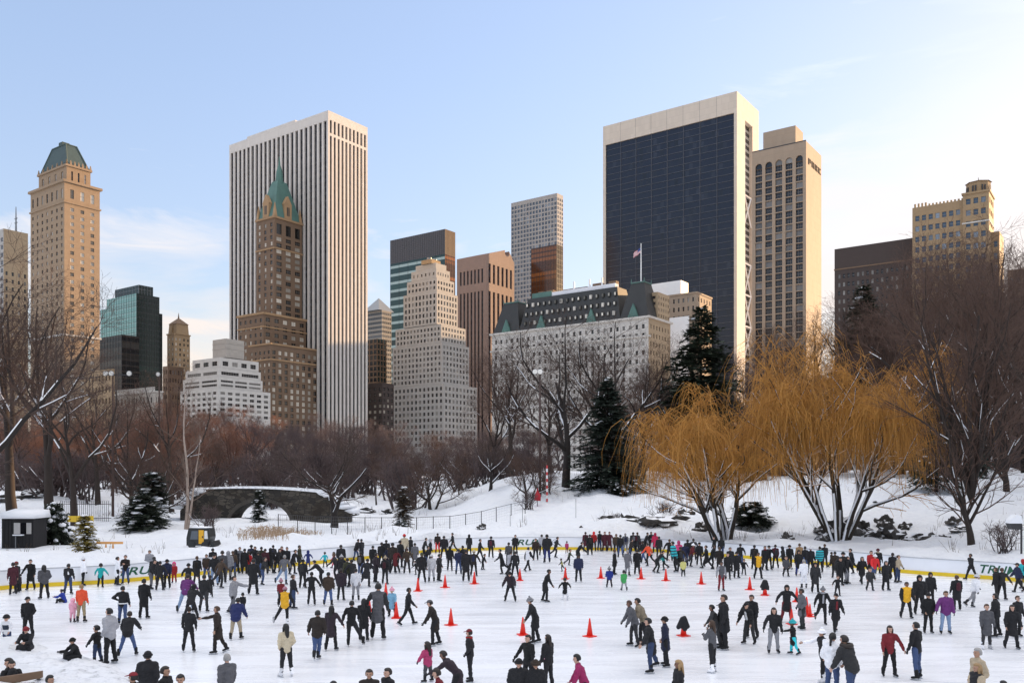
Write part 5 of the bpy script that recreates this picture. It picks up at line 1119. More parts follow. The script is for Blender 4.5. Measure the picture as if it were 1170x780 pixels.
def m_top(J, g):
    m = MB(); c = m.capsule; hip, up = J['hip'], (J['chest'] - J['hip']).normalized()
    b = .02 if g != 'p' else .045
    lo = hip - up * (.06 if g in 'jp' else .02)
    c(lo, .118 + b, J['waist'], .105 + b, (X, 1.27)); c(J['waist'], .105 + b, J['chest'], .122 + b, (X, 1.3)); c(J['lsh'], .068 + b * .5, J['rsh'], .068 + b * .5); c(J['chest'], .11 + b, J['neck'] + up * .01, .062 + b * .5)
    if g == 'c':
        kn = (J['lkn'] + J['rkn']) / 2; e = hip.lerp(kn, .72) if kn.z < hip.z - .1 else kn
        c(hip, .145, hip.lerp(e, .5), .155, (X, 1.2)); c(hip.lerp(e, .5), .15, e, .165, (X, 1.22))
    for k in 'lr': c(J[k + 'sh'], .068 + b * .6, J[k + 'el'], .056 + b * .6); c(J[k + 'el'], .056 + b * .6, J[k + 'wr'] - J[k + 'fd'] * .02, .042 + b * .4)
    return m
def m_legs(J):
    m = MB(); c = m.capsule; hip = J['hip']
    c(hip + Vector((0, 0, .03)), .118, hip - Vector((0, 0, .04)), .112, (X, 1.3))
    for k in 'lr': c(J[k + 'hp'], .105, J[k + 'kn'], .073); c(J[k + 'kn'], .072, J[k + 'an'] + (J[k + 'kn'] - J[k + 'an']) * .1, .062)
    return m
def m_head(style, seed=1):
    """hair and headgear, modelled round a head centred on the origin and looking along +Y"""
    m = MB(); rx, ry, rz = .094, .112, .125; n1, n2 = 20, 14; vs = []; oy, oz = -.006, .008
    def shell(k, face_lo, face_w, low=-1., mi=0, drop=0.):
        vs = []
        for j in range(n2 + 1):
            t = math.pi * j / n2
            for i in range(n1):
                a = 2 * math.pi * i / n1; x, y, z = math.sin(t) * math.cos(a), math.sin(t) * math.sin(a), math.cos(t); r = k
                if y > face_w and z < face_lo: r = .72
                if z < low: r = .72
                wv = 1 + .03 * noise.noise(Vector((x * 3 + seed, y * 3, z * 3)))
                vs.append((x * rx * r * wv, y * ry * r * wv + oy, z * rz * r * wv + oz))
        fs = [(j * n1 + i, j * n1 + (i + 1) % n1, (j + 1) * n1 + (i + 1) % n1, (j + 1) * n1 + i) for j in range(n2) for i in range(n1)]
        m.add(vs, fs, mi)
    if style == 'short': shell(1.06, .48, .18, -.45)
    elif style == 'long':
        shell(1.08, .45, .25, -.7); m.capsule((0, -.075, .02), .085, (0, -.115, -.30), .062, ((0, 1, 0), .6))
        for s in (-1, 1): m.capsule((s * .082, 0, .0), .032, (s * .085, -.005, -.2), .028)
    elif style == 'tail': shell(1.06, .45, .22, -.5); m.capsule((0, -.11, .03), .04, (0, -.15, -.2), .026)
    elif style == 'beanie':
        shell(1.13, .30, -2., .12); m.add(*torus((0, oy, .03), rx * 1.1, ry * 1.08, .02)); 
    elif style == 'pom': shell(1.14, .3, -2., .1); m.add(*torus((0, oy, .03), rx * 1.12, ry * 1.1, .024)); m.blob((0, -.01, .17), .036, 3, .3, 2)
    elif style == 'hood': shell(1.22, .35, .42, -2.); m.capsule((0, -.05, -.12), .085, (0, -.03, -.17), .095, (X, 1.2))
    elif style == 'cap': shell(1.1, .25, -2., .2); m.prism([(-.07, .085, .05), (.07, .085, .05), (.055, .185, .035), (-.055, .185, .035)], (0, 0, .012))
    elif style == 'helm': shell(1.2, .2, -2., .08); m.add(*torus((0, oy, .02), rx * 1.15, ry * 1.14, .014))
    elif style == 'fur': shell(1.16, .25, -2., .05); m.add(*torus((0, oy, .035), rx * 1.16, ry * 1.14, .036))
    return m.mesh('head_' + style, [MATS['cloth_black']], True)
def torus(c, a, b, r, n=18, k=6):
    vs = [(c[0] + math.cos(2 * math.pi * i / n) * (a + r * math.cos(2 * math.pi * j / k)), c[1] + math.sin(2 * math.pi * i / n) * (b + r * math.cos(2 * math.pi * j / k)), c[2] + r * 1.4 * math.sin(2 * math.pi * j / k)) for i in range(n) for j in range(k)]
    return vs, [(i * k + j, ((i + 1) % n) * k + j, ((i + 1) % n) * k + (j + 1) % k, i * k + (j + 1) % k) for i in range(n) for j in range(k)]
def m_skate():
    m = MB(); m.capsule((0, -.05, -.045), .05, (0, .135, -.066), .038, ((1, 0, 0), .92)); m.capsule((0, 0, -.04), .054, (0, -.012, .13), .064)
    for y in (-.05, .09): m.box(-.012, y - .02, -.115, .012, y + .02, -.085, 1)
    m.box(-.005, -.11, -.152, .005, .19, -.112, 1)
    return m

CLOTH = dict(black=(.010, .010, .012), char=(.026, .026, .028), grey=(.10, .10, .11), lgrey=(.30, .30, .32), white=(.72, .72, .74), cream=(.55, .47, .33), beige=(.36, .29, .20), tan=(.25, .155, .075), khaki=(.27, .21, .12),
             brown=(.045, .028, .018), dbrown=(.02, .014, .011), navy=(.012, .016, .045), blue=(.02, .05, .36), dblue=(.02, .03, .13), lblue=(.22, .45, .62), jeans=(.045, .075, .17), ljeans=(.17, .24, .36), teal=(.01, .33, .33), turq=(.03, .45, .5),
             red=(.52, .02, .022), dred=(.16, .012, .018), orange=(.75, .085, .03), maroon=(.06, .01, .018), wine=(.22, .012, .07), pink=(.70, .07, .22), lpink=(.68, .33, .42), rasp=(.45, .02, .07), purple=(.15, .03, .17), yellow=(.80, .42, .02), pyellow=(.62, .58, .2), green=(.06, .36, .1), olive=(.04, .042, .022), plum=(.035, .022, .032))
CNAME = dict(black='black', char='charcoal', grey='grey', lgrey='pale grey', white='white', cream='cream', beige='beige', tan='tan', khaki='khaki', brown='brown', dbrown='dark brown', navy='navy', blue='bright blue', dblue='dark blue', lblue='light blue', jeans='blue', ljeans='pale blue', teal='teal', turq='turquoise',
             red='red', dred='dark red', orange='orange red', maroon='maroon', wine='magenta', pink='pink', lpink='pale pink', rasp='raspberry red', purple='purple', yellow='yellow', pyellow='pale yellow', green='green', olive='dark olive', plum='dark plum')
HAIRC = dict(black=(.008, .007, .007), dark=(.018, .011, .008), brown=(.06, .03, .015), blond=(.32, .2, .09), grey=(.3, .29, .28))
def cloth(name, c): 
    m = plain('cloth_' + name, c, .85, .3, 9., .5, objrand=.4); return m
for k, v in CLOTH.items(): cloth(k, v)
for k, v in HAIRC.items(): plain('hair_' + k, v, .55, .25, 14., .3)
SKIN = [plain('skin_' + n, c, .55, .06, 6., .02, objrand=.05) for n, c in (('fair', (.55, .33, .24)), ('tan', (.42, .24, .16)), ('brown', (.19, .095, .06)))]
EYE = plain('eye_dark', (.01, .008, .008), .3, 0, 1., 0); LIP = plain('lip', (.3, .09, .08), .5, 0, 1., 0); STEEL = plain('steel', (.55, .56, .58), .3, .05, 1., 0, .9); PRINTW = plain('print_white', (.7, .7, .7), .7, .05, 3., 0)
STRIPE = None
def stripe_mat(name, a, b, per):
    m, nt, bs = nodes_of(name); tc = N(nt, 'ShaderNodeTexCoord').outputs['Object']; s = N(nt, 'ShaderNodeSeparateXYZ'); nt.links.new(tc, s.inputs[0])
    f = math_n(nt, 'GREATER_THAN', math_n(nt, 'FRACT', math_n(nt, 'DIVIDE', s.outputs['Z'], per)), .6); nt.links.new(mixc(nt, f, a, b), bs.inputs['Base Color']); bs.inputs['Roughness'].default_value = .85; MATS[name] = m; return m
stripe_mat('cloth_tstripe', CLOTH['turq'], (.02, .05, .08), .16); CNAME['tstripe'] = 'turquoise striped'
stripe_mat('cloth_wband', CLOTH['white'], (.02, .03, .05), .62); CNAME['wband'] = 'white dark-banded'
TOPN = dict(j='jacket', p='puffy jacket', c='coat'); HEADN = dict(short='hair', long='long hair', tail='ponytail', beanie='knit hat', pom='bobble hat', hood='hood', cap='cap', helm='helmet', fur='fur hat')

# x, foot y, head-top y, pose, facing, top(cut:colour[/sleeve colour]), legs, head(style:colour), extras, description (optional)
PEOPLE = '''
15 679.5 642 st BL c:maroon black short:black - person in a long maroon coat by the boards
19 677 641 st L c:black black cap:dred -
23 675 655 st L j:plum black short:black -
35 674 638.5 hr F c:black black short:black - man in an open black coat reaching sideways along the boards
50.5 684 645 po BL p:grey black long:black - woman with long black hair and a grey jacket
78 678.5 644 sw B j:black jeans short:black - person in black jacket with white back print, facing the boards
95 669 640.5 st BR p:white black pom:white - person in a white jacket and white hat by the boards
115 671 643 ho B j:teal black short:black - child in a teal jacket with both arms out
74 688 672.5 sg L j:blue black short:black - child in a bright blue jacket fallen on the ice
93 710.7 667 st B j:orange khaki short:blond - adult in orange red jacket and khaki trousers
83 710.5 683 st B j:lpink lpink hood:lpink - small child in a pale pink snowsuit
8 740.5 701.5 sw F j:wband/white jeans helm:black - child in white jersey with a dark chest band and black helmet
32 729 692 po F j:black black cap:black - man in black jacket and dark cap standing behind a seated person
33 748 719.5 sg F c:black black beanie:dred - hunched person in a dark red hat sitting on the snow heap
89 763 736.8 sg FL c:black black beanie:black - person in a black cloak sitting hunched low at the snow edge
111 757.5 713.5 hl L j:black jeans short:black - boy in black jacket and blue jeans skating towards the snow heap
125.6 758.5 694 po L p:lgrey black short:black - woman in a shiny silver grey puffy jacket and black leggings
146 749.5 699 bs B p:black jeans short:dark - man in bulky black jacket and jeans bending forward
140 713 670.4 he B j:black jeans short:black - person in black with a white belt and hand on hip
164.4 706.5 660.6 st B c:black black short:black - man in a long black coat and black trousers seen from behind
134 668.5 635.5 st BR c:white black short:black - person in a white knee length ski jacket and black trousers by the boards
143.5 667 633.5 ac F j:dbrown jeans short:dark - person in dark jacket and jeans facing the camera beside the lettering
171 658 631 st F p:lgrey grey short:dark - person in a pale grey jacket leaning behind the board lettering
172.5 673 638.6 le R j:black grey short:black - person in black jacket and grey jeans leaning over a child by the lettering
182.7 674.5 645 hr B j:black black short:black -
199 665.7 641.5 st F j:red red hood:pink - small child in a red and pink snowsuit by the boards
215 678 645.5 ho B c:black black beanie:black -
212 699 656 bs B j:purple ljeans short:dark - person in a purple jacket and pale blue jeans
218 708 672 bs B p:black black hood:black -
233 698.7 656 sw B j:char char short:black - broad man in charcoal jacket standing with legs apart
240 682 656.5 hl B c:black black short:black -
245 669 632.5 hl F j:black ljeans cap:black - person in black cap holding an arm straight out beside the crowd
251 671.7 637 gl BR j:brown char short:dark -
254 666 628.5 st B j:grey black short:dark -
260.7 663 629.3 st B p:lgrey grey hood:lgrey red-bag-? person in a pale grey hooded jacket in the crowd
269 655.6 630 wk B c:black black long:black -
279.5 655.6 628 st B c:black black short:black -
284 655 629 st B j:red black short:dark - child in bright red jacket in the crowd
291.7 652 625 ho F p:black black short:dark -
298.6 652.7 626.7 st B c:olive black short:black -
303 655.6 629 st B j:maroon black short:dark -
309 655 629.6 st B c:black grey hood:black -
289.5 679.2 637.7 sw B c:black black short:black - person in a black coat standing with booted legs apart
316.5 654.4 628 le R p:black black short:black -
328 653 627.4 st F j:black black short:dark -
324.6 667.7 633.6 gs B j:grey ljeans short:grey - adult in grey jacket and light blue jeans
334 656 633 le R j:black black short:black -
341.9 650.4 626 st R c:olive black short:black -
352 648 628.5 ho B c:dblue dblue hood:dblue - child in a dark blue coat stretching both arms out
334.4 695.4 656.7 st BR j:black jeans short:brown - man in a black jacket and dark jeans beside the yellow vest
321 690 661 st B j:dred black pom:lpink - child in a pale pink hat behind the yellow vest
325.3 714 674.7 gs B p:yellow/black black beanie:lpink w skater in a yellow vest over black kicking one leg sideways
277.3 702 676.4 po B j:black black short:black - child in black next to the dark blue jacket
266.5 702 657.4 fw R p:lgrey grey short:dark - woman in a pale grey jacket reaching both hands forward
269.5 730.4 685.5 le B p:dblue beige short:black - person in dark blue jacket and beige trousers
249 746 691.8 fw L c:dbrown dbrown short:brown - woman in a dark brown coat pointing one arm ahead
327 772.5 712 po BL j:cream black long:black w woman in a cream sweater with long black hair and white skates
260 822 746.4 wk BL c:grey grey short:grey - person in a long grey coat at the bottom of the picture
215.7 744.4 703 sw B j:black black short:dbrown - person all in black with arms hanging, apart on the ice
356 691 654 ho B j:black black short:black -
367 669 647 bf L j:black black short:black -
371.4 648 630 ho BL j:turq black short:black - small child in a turquoise jacket by the boards
382 649 630 wk L j:rasp rasp short:dark - small child in a raspberry red outfit walking by the boards
389.5 652 622 st B p:black black short:black -
390 668 634 le B j:black black pom:white - person in a white hat and black jacket
375 691.5 654 sw B p:brown jeans short:black - man in a brown jacket and dark jeans seen from behind
389.6 686 649.7 st B p:plum char short:dark - broad person in a dark plum jacket and charcoal trousers
397 670 640 st BL j:olive black short:black -
404 671 639 bs BL j:black black short:black -
406.5 686 650 st B j:white lgrey short:black - woman in a white jacket and pale grey trousers
419 670.5 641 gr B c:black black short:black -
406.7 640.5 615.4 le BR p:black jeans short:black -
413 640.8 616 st BL c:black black short:black -
429.3 665.5 631 po BR c:plum black short:black -
440 667.3 637 po B p:black black pom:beige -
436 648 619 st B j:black black short:dark -
441.3 643 616.3 st B j:black jeans short:black -
448.5 654.5 619.5 st B j:dbrown black short:black -
451.5 655 627 bs B c:dred black pom:white - person in a dark red coat and white hat in the crowd
457 648.5 616.7 st BR j:black black short:black -
362.4 753 696.8 cl B p:dbrown jeans short:black - man in a dark brown jacket crossing his skates
378.5 742.8 694.5 hr B c:plum black long:black - woman with long black hair holding a hand out to the side
401.5 738.3 685.9 gs B j:black black short:black - man in black with one leg pushed out, holding hands
415.7 732 687.6 st B c:black black long:black - woman in a black coat between two holding hands
432 730 665.2 hl B c:grey/char black short:black - tall adult in a grey and black coat beside a cone
448 704.4 670.7 sw F c:lblue black pom:lpink - child in a light blue jacket next to a cone
466 714 671.3 wk R j:black black short:black - slim person in black striding alone past the cones
422 840 766.8 st F j:dbrown black short:dark - smiling woman with dark hair at the bottom edge
444 838 766 po FL j:black black short:dark - man with dark hair looking down at the bottom edge
381 858 778.4 st F j:black black short:black -
462 641 609.7 st B j:cream dbrown beanie:red - person in a cream jacket and red hat by the boards
469 637 617 po BR j:black black short:black -
481.8 665.6 630.8 sw B p:black black short:olive - man in a bulky black jacket behind a cone
475.5 656.3 640 gr L j:black black short:black -
484 638 616.5 le R j:char black short:black -
491.5 640.5 618 st R j:black black hood:lgrey - person in a pale grey hood by the boards
500 632 616.5 st B j:dbrown red short:dark - person in red trousers by the boards
507.3 638 611.8 sw B p:black black short:black - tall man in black in front of the long dark bench
517.5 630.5 610 wk L j:black black short:black - person in black walking past the end of the dark bench
501.7 663.6 635 po BR c:char char short:black -
493 664.5 635 st B j:white lgrey beanie:white - person in a white jacket and white hat between two cones
536 634 615 st B c:black black hood:black -
532.5 664.2 627 st B c:black black short:dark -
530.3 650.5 624 gr BL j:black black short:black -
541.4 658 629 hr B j:dbrown black pom:cream -
551.5 650.8 632.2 le R j:black black short:black -
497.8 737 684.8 le L c:dbrown black cap:grey - person in a grey hat and dark brown jacket leaning forward
488.7 779 732.2 hl BL p:pink grey long:dark - girl in a bright pink jacket and grey trousers
523.5 806 742.8 bf L c:plum black short:dark - man in a dark plum coat bending forward at the bottom edge
506.5 822 763 le L j:dred black short:dark - child with dark hair in dark red at the bottom edge
537 779 718.8 po L j:black black cap:dred - person in black with red trim and a dark red cap
573.5 655.6 628 gl L c:black black short:black -
581.3 646 622.3 st B j:grey black short:black -
582 659 630.7 gl BR j:lgrey black short:black - person in a pale grey jacket and black trousers near the lettering
588.8 634.4 614.5 st F j:black black short:black - person in black standing in front of the board lettering
588.5 659.5 635.5 sw B j:black black short:black -
603.2 652.5 629 wk BR p:white/black black short:black - skater in a white vest with black sleeves striding
583.4 686.8 657 bs F p:plum black beanie:black - skater in dark plum bending forward with feet wide apart
619 634 611 st B j:lgrey black short:black - person in a pale grey jacket right at the lettering
625 642.7 610 po B p:black dblue short:black - person in a black jacket and dark blue skirt by the lettering
647.7 632 617.7 st F j:pink dred short:dark - small child in bright pink by the boards
650 645.8 626.8 gl R j:olive black short:brown -
660 643 623 bs R c:black black short:black -
642.3 652.5 637.5 gr L j:pyellow/black black short:dark -
661 664.7 635.5 st B p:navy black cap:black - person in a navy jacket and black trousers seen from behind
622.6 687.5 649.8 le R c:black black short:black - man in a dark jacket skating in profile
645.6 685 659.5 ho B c:black white short:dark w girl in a black dress and white tights
612 734.6 682 le L c:black black pom:lgrey - man in a long black coat and pale hat leaning into a glide
604 787 730 hr FL j:black black short:dark - person in black with one arm trailing, near the bottom edge
626.4 787 735.7 st BL p:black black long:dark - woman in black with a pale bag near the bottom edge
593 826 751.5 po F p:black black beanie:black - person in a black knit hat and wide black coat at the bottom edge
611.7 827 752.8 po F p:black black fur:brown - woman in a brown fur hat and black coat at the bottom edge
667.8 820 746.6 le L c:wine black short:black - woman in a magenta puffy coat at the bottom edge
669 630 609.8 st B c:maroon black short:dark -
678.5 629.7 609 st B j:red black hood:red - person in a bright red jacket against the boards
685 629.3 606 st BR j:black jeans short:black - tall person in black against the boards
691 629.5 611 st F c:maroon maroon short:dark -
696.4 629.5 611 hl F c:maroon maroon short:black -
709 637 610.5 wk B j:black jeans short:black -
714.5 632 614.5 st B j:grey lgrey short:grey -
723.5 630.5 612 st B c:char black short:black -
728.2 630.5 612 st BR c:char black short:brown -
731 629.5 615 st B j:grey black short:black -
737.2 630 610 le R c:char black short:dark -
744 629.8 609.6 st F j:black black short:dark -
748.6 631.6 611 st B c:rasp black hood:rasp - person in a raspberry red hooded coat against the boards
741.3 646.7 622 gl BL j:orange black short:dark - person in an orange red jacket striding beside the boards
735 643 624 wk BL j:black jeans short:dark -
702 656.5 629.4 st R c:black black short:brown -
717 657.5 630.5 st BR c:grey lgrey short:grey - person in a grey coat and pale grey trousers
728 656.5 630 st B c:black black short:black - person in a long black coat close behind the row of cones
696.2 671 647.4 sw B p:blue plum pom:lgrey - boy in a bright blue jacket
713 674.8 650.8 wk B p:green lgrey short:black - boy in a green jacket and pale grey trousers
751 654.3 634.7 bf R j:black black short:dark -
758.2 651 629.4 gl L j:teal black short:dark - child in a teal jacket bending its knees
771 653.7 618 gl BL p:tstripe black short:black - person in a turquoise striped jacket among dark clothes at the boards
775.5 646 617.4 st B j:pink black hood:pink - person in a bright pink hooded jacket at the boards
777.5 653.4 624 hr B j:dbrown black short:dark -
780.7 658.4 637.7 st B p:pyellow black short:dark - small child in a pale yellow jacket
785.7 641.7 618 st B p:black black short:black -
789.9 647.6 622.4 gl R j:dred char pom:white - person in a dark red jacket and white hat near the boards
792.4 640 616.4 hr B j:char black short:black -
807.4 649.7 625 wk L c:black black short:dark -
813.4 650 622 gr R j:black black short:dark -
816.3 637 618 st L j:black black short:black -
824.2 637.5 616 st B j:black jeans long:black - woman with long black hair and jeans by the boards
834.2 653.5 625.8 st F j:black black short:black -
831.5 662.2 631.8 st F c:black black short:dark -
841.7 660.2 631.8 st F c:black black beanie:black -
850 656.8 638 hl F j:black black short:dark -
824.2 675.2 642 hr F j:grey/lgrey dred short:dark - skater in grey sweater and dark red trousers with an arm out
866.3 661.2 632.8 sw F p:yellow/dbrown black short:dark - person in a yellow vest with brown sleeves by the boards
874 651.5 624 st F c:black black short:dark -
878.5 650.7 626 hl F j:black black beanie:black -
725 738.5 685.2 le L p:grey char short:brown - man in a grey blue jacket leaning forward
735.3 736 682.8 le L p:beige black short:black - person in a beige jacket behind the leaning man
744 768.3 705.2 gs L c:black jeans short:black - man in a long black coat and blue jeans taking a wide step
760.4 761.2 703.8 po L c:navy black beanie:black - woman in a navy coat, black tights and black hat
776 826 758 st L j:black black long:blond - blond woman with long hair at the bottom edge
814 767.5 708 ac BL j:grey black long:brown w woman with long brown hair, grey sweater and white skates, arms crossed
819.8 740 700.3 le L c:char char short:black - person in a charcoal coat beside two men in black
824.8 739 689.8 po L c:black black cap:black -
827.6 741.5 678.5 st L c:black black short:dark - tall man in black at the back of a close group
856.3 735.6 687.6 le FL j:char/black char cap:black - person in a black cap and open jacket over a white shirt
859 729 678.7 hr FL j:black black short:dark - man in black behind the person in the open jacket
884 746.3 693.3 hr F j:black lgrey long:dark - woman in a black sweater and pale grey trousers
906.5 747.6 707.4 fw L c:black turq pom:turq - child in a turquoise hat and turquoise leggings
898.8 711 673.8 ho F c:black dred hood:black - woman in a black hooded coat with both arms spread
916.3 718.7 672 po L c:grey char short:dark - man in a long grey coat beside the leaning cones
886 649.3 624.4 hl B j:maroon black short:dark -
895.8 652 626 gl BL c:black black hood:black -
898 658.5 634.8 sw F p:grey black short:brown - child in a grey jacket near the boards
913.6 648 620.4 st B j:tan black short:brown - person in a tan brown jacket by the boards
912.5 658 630.8 st F c:black dblue hood:black -
926 655 624.4 st F j:black black pom:white - person in a white hat and black jacket by the boards
936.8 654 623.8 st B p:tstripe black short:dark - person in a turquoise striped jacket standing alone by the boards
942.4 648.5 623 st B j:black black short:brown -
949.8 648 630 fw R c:dbrown black short:dark -
931.5 677 643 st F c:char black hood:black - girl in a charcoal coat with bare looking dark legs
963 667 630 ho F p:black black beanie:black -
960 669 637.7 hr F c:black black short:dark -
968 667.2 636 hl FR j:black lgrey short:dark - person in black jacket and pale grey jeans
957 680.5 656.8 ho F j:black black short:dark -
918.5 672 646.5 st B j:white white short:grey - person in a white jacket and white trousers
939.5 713.3 677.2 gl F j:black black pom:lgrey - woman in a pale knit hat and pale scarf, holding hands
954.8 722.3 677.8 wk F c:black/black black cap:black - man in a black jacket over a red sweater, holding hands
940.5 778.5 718.6 fw L j:black/white black pom:white w woman in a white knit hat and white skates
951 797 722.2 po BR p:white jeans tail:black - woman in a white jacket and jeans with black hair
973.2 803 726.4 le BL p:char jeans short:dark - man in a charcoal parka with a furry hood
1016.4 773 714 hl F j:dred black long:dark - woman in a dark red jacket holding a man's hand
1047.5 775.3 710 hr BL j:black jeans short:black - man in a black sweater and blue jeans holding a woman's hand
984.7 667 636.4 wk F c:black black long:black -
995.3 660 628.6 st F j:red black short:dark - person in a bright red jacket behind the santa hat
1003 655.5 629.2 st F c:black black beanie:maroon -
998.6 663.7 635 gl F j:red jeans pom:white - person in a red jacket and white santa hat
994 674.6 648 sw F p:char char short:brown - boy in a charcoal jacket in front of red jackets
1012.2 674.5 641.3 st F c:black black long:black - woman with long black hair in a black coat, standing clear
1026 665.5 633.6 hl FR j:beige jeans short:brown - person in a beige jacket and jeans by the boards
1035.6 706.2 667.5 sw F p:yellow/black black short:dark - person in a yellow and black jacket facing the camera
1050.5 702 656.7 st F p:black black hood:black - tall person in a black hooded jacket
1063 692 660.8 st F p:black black hood:black -
1060.6 723.6 676.5 po F p:black black beanie:black - man in black holding the hand of a purple jacket
1080.5 724.3 674.4 hr F p:purple ljeans short:brown - woman in a purple jacket and pale blue jeans
1093.3 697 656.6 st B c:black black short:brown -
1109.7 662.4 637.7 wk L j:black black short:black - person in black standing against the boards by the lettering
1113 694.3 662 gl R p:white lgrey pom:white - person all in pale white clothes gliding
1138.4 684.6 650.8 st BL p:black char short:brown -
1144.6 685 651 hr BR j:char black short:brown -
1163.3 676.5 645.6 wk L p:navy black cap:black - person in a navy jacket in front of the lettering
1169 672 641 st B j:turq black hood:red -
1127.2 741 689.3 st F c:grey char short:brown w person in a grey coat with white skates
1138.3 727.6 677.4 sw BL p:black black short:black - broad man in black behind the grey coat
1156 741 690.8 sw F c:black black long:black - woman in a black coat with feet apart
1162.5 727.5 681 st F j:black black short:brown - woman in dark glasses and black jacket
1118 820 739.4 po L c:beige beige short:grey - grey haired man in a beige coat at the bottom edge
1117.2 832 757 st L p:black/beige black long:blond - blond woman in black at the bottom edge
1147 858 777 st B j:black black short:black -
243 655 631 st B j:black black short:black -
266 659 631.5 st B j:brown jeans short:brown -
274 653 628.5 st F j:grey black short:black -
287 650 626.5 po B j:navy black beanie:black -
295 660 634 st B j:black jeans short:dark -
312 650 627 hl B j:char black short:black -
322 652 628.5 st F c:dbrown black short:dark -
300 668 642 gl R j:char jeans short:black -
346 672 645 st B j:black black beanie:black -
384 662 636 gl L j:char black short:brown -
412 660 634 st B j:dbrown jeans short:black -
426 651 624 st B j:black black short:black -
444 652 624.5 st F j:navy black beanie:black -
465 655 628 hr B j:brown black short:brown -
474 647 621 st B c:grey black short:black -
487 651 626 gl R j:black jeans short:black -
514 652 628 st B j:black black hood:black -
524 656 631 po B j:navy jeans short:black -
548 640 617 wk R j:black black short:dark -
561 637 615 st B j:char black beanie:black -
612 640 617 st F j:brown black short:black -
635 637 615 gl R j:black black short:black -
674 634 613 st B c:black black beanie:black -
704 633 612.5 st F j:brown black short:brown -
720 640 618 gl R j:dbrown jeans short:black -
753 637 614 st B j:char black short:black -
765 641 618 hl B j:black black short:brown -
783 647 622.5 st B j:navy jeans short:black -
799 646 622 st F j:black black beanie:black -
822 653 627 st B c:dbrown black short:brown -
846 648 623 hr B j:black jeans short:black -
862 650 625 st B j:char black short:black -
902 650 626 st F j:black black beanie:black -
920 652 627 po B j:black jeans short:dark -
954 660 634 st B j:brown black short:black -
974 655 630 gl L j:black black short:black -
1020 662 635 st B j:black black short:dark -
176 668 637 st B j:black black short:black -
191 672 645 st F j:navy black beanie:black -
225 667 636 st B c:black black short:brown -
236 664 633 po F j:brown jeans short:black -
11.5 757.6 0 si FR j:black black short:black b person with dark hair embracing another behind the wooden bench
21 757 0 si FL j:black black short:dark b man embraced by another behind the wooden bench
56.5 851 770.3 st R j:black black short:black - person with a dark cap of hair below the wooden bench end
168.5 822 743.5 po B p:black black beanie:black - man in a tall black knit hat with his back turned
188 842 760.3 st R j:black black short:dark - man in profile beside the tall black hat
153 852 767.4 st L j:black black cap:dred - person in a dark red cap at the bottom edge
208.5 848 767 le F p:black black short:black - person with tousled black hair looking down at the bottom edge
'''
DIRS = dict(F=180, B=0, L=90, R=-90, FL=135, FR=-135, BL=45, BR=-45)

def parse_people():
    out = []
    for ln in PEOPLE.strip().splitlines():
        t = ln.split(None, 9)
        if len(t) < 9: continue
        e = dict(x=float(t[0]), yf=float(t[1]), yt=float(t[2]), pose=t[3], dir=t[4], top=t[5], legs=t[6], head=t[7], fl=t[8], desc=(t[9] if len(t) > 9 else '').strip())
        if e['desc'] == '-': e['desc'] = ''
        if e['fl'].startswith('b'): e['d'] = 24.9; e['z0'] = .35; e['H'] = 1.72
        else: e['d'] = CAMZ * F / (e['yf'] - HY); e['z0'] = 0.; e['H'] = (e['yf'] - e['yt']) * e['d'] / F
        e['real'] = e['H']
        out.append(e)
    return out

def remesh_many(items):
    """items: key -> (MB, voxel, smooth passes); returns key -> mesh"""
    obs = {}
    for k, (mb, vox, sm) in items.items():
        o = link('tmp', mb.mesh('tmp', MATS['cloth_black'])); r = o.modifiers.new('r', 'REMESH'); r.mode = 'VOXEL'; r.voxel_size = vox; s = o.modifiers.new('s', 'SMOOTH'); s.factor = .5; s.iterations = sm; obs[k] = o
    dg = bpy.context.evaluated_depsgraph_get(); dg.update(); out = {}
    for k, o in obs.items(): out[k] = bpy.data.meshes.new_from_object(o.evaluated_get(dg))
    for o in obs.values():
        me = o.data; bpy.data.objects.remove(o); bpy.data.meshes.remove(me)
    return out

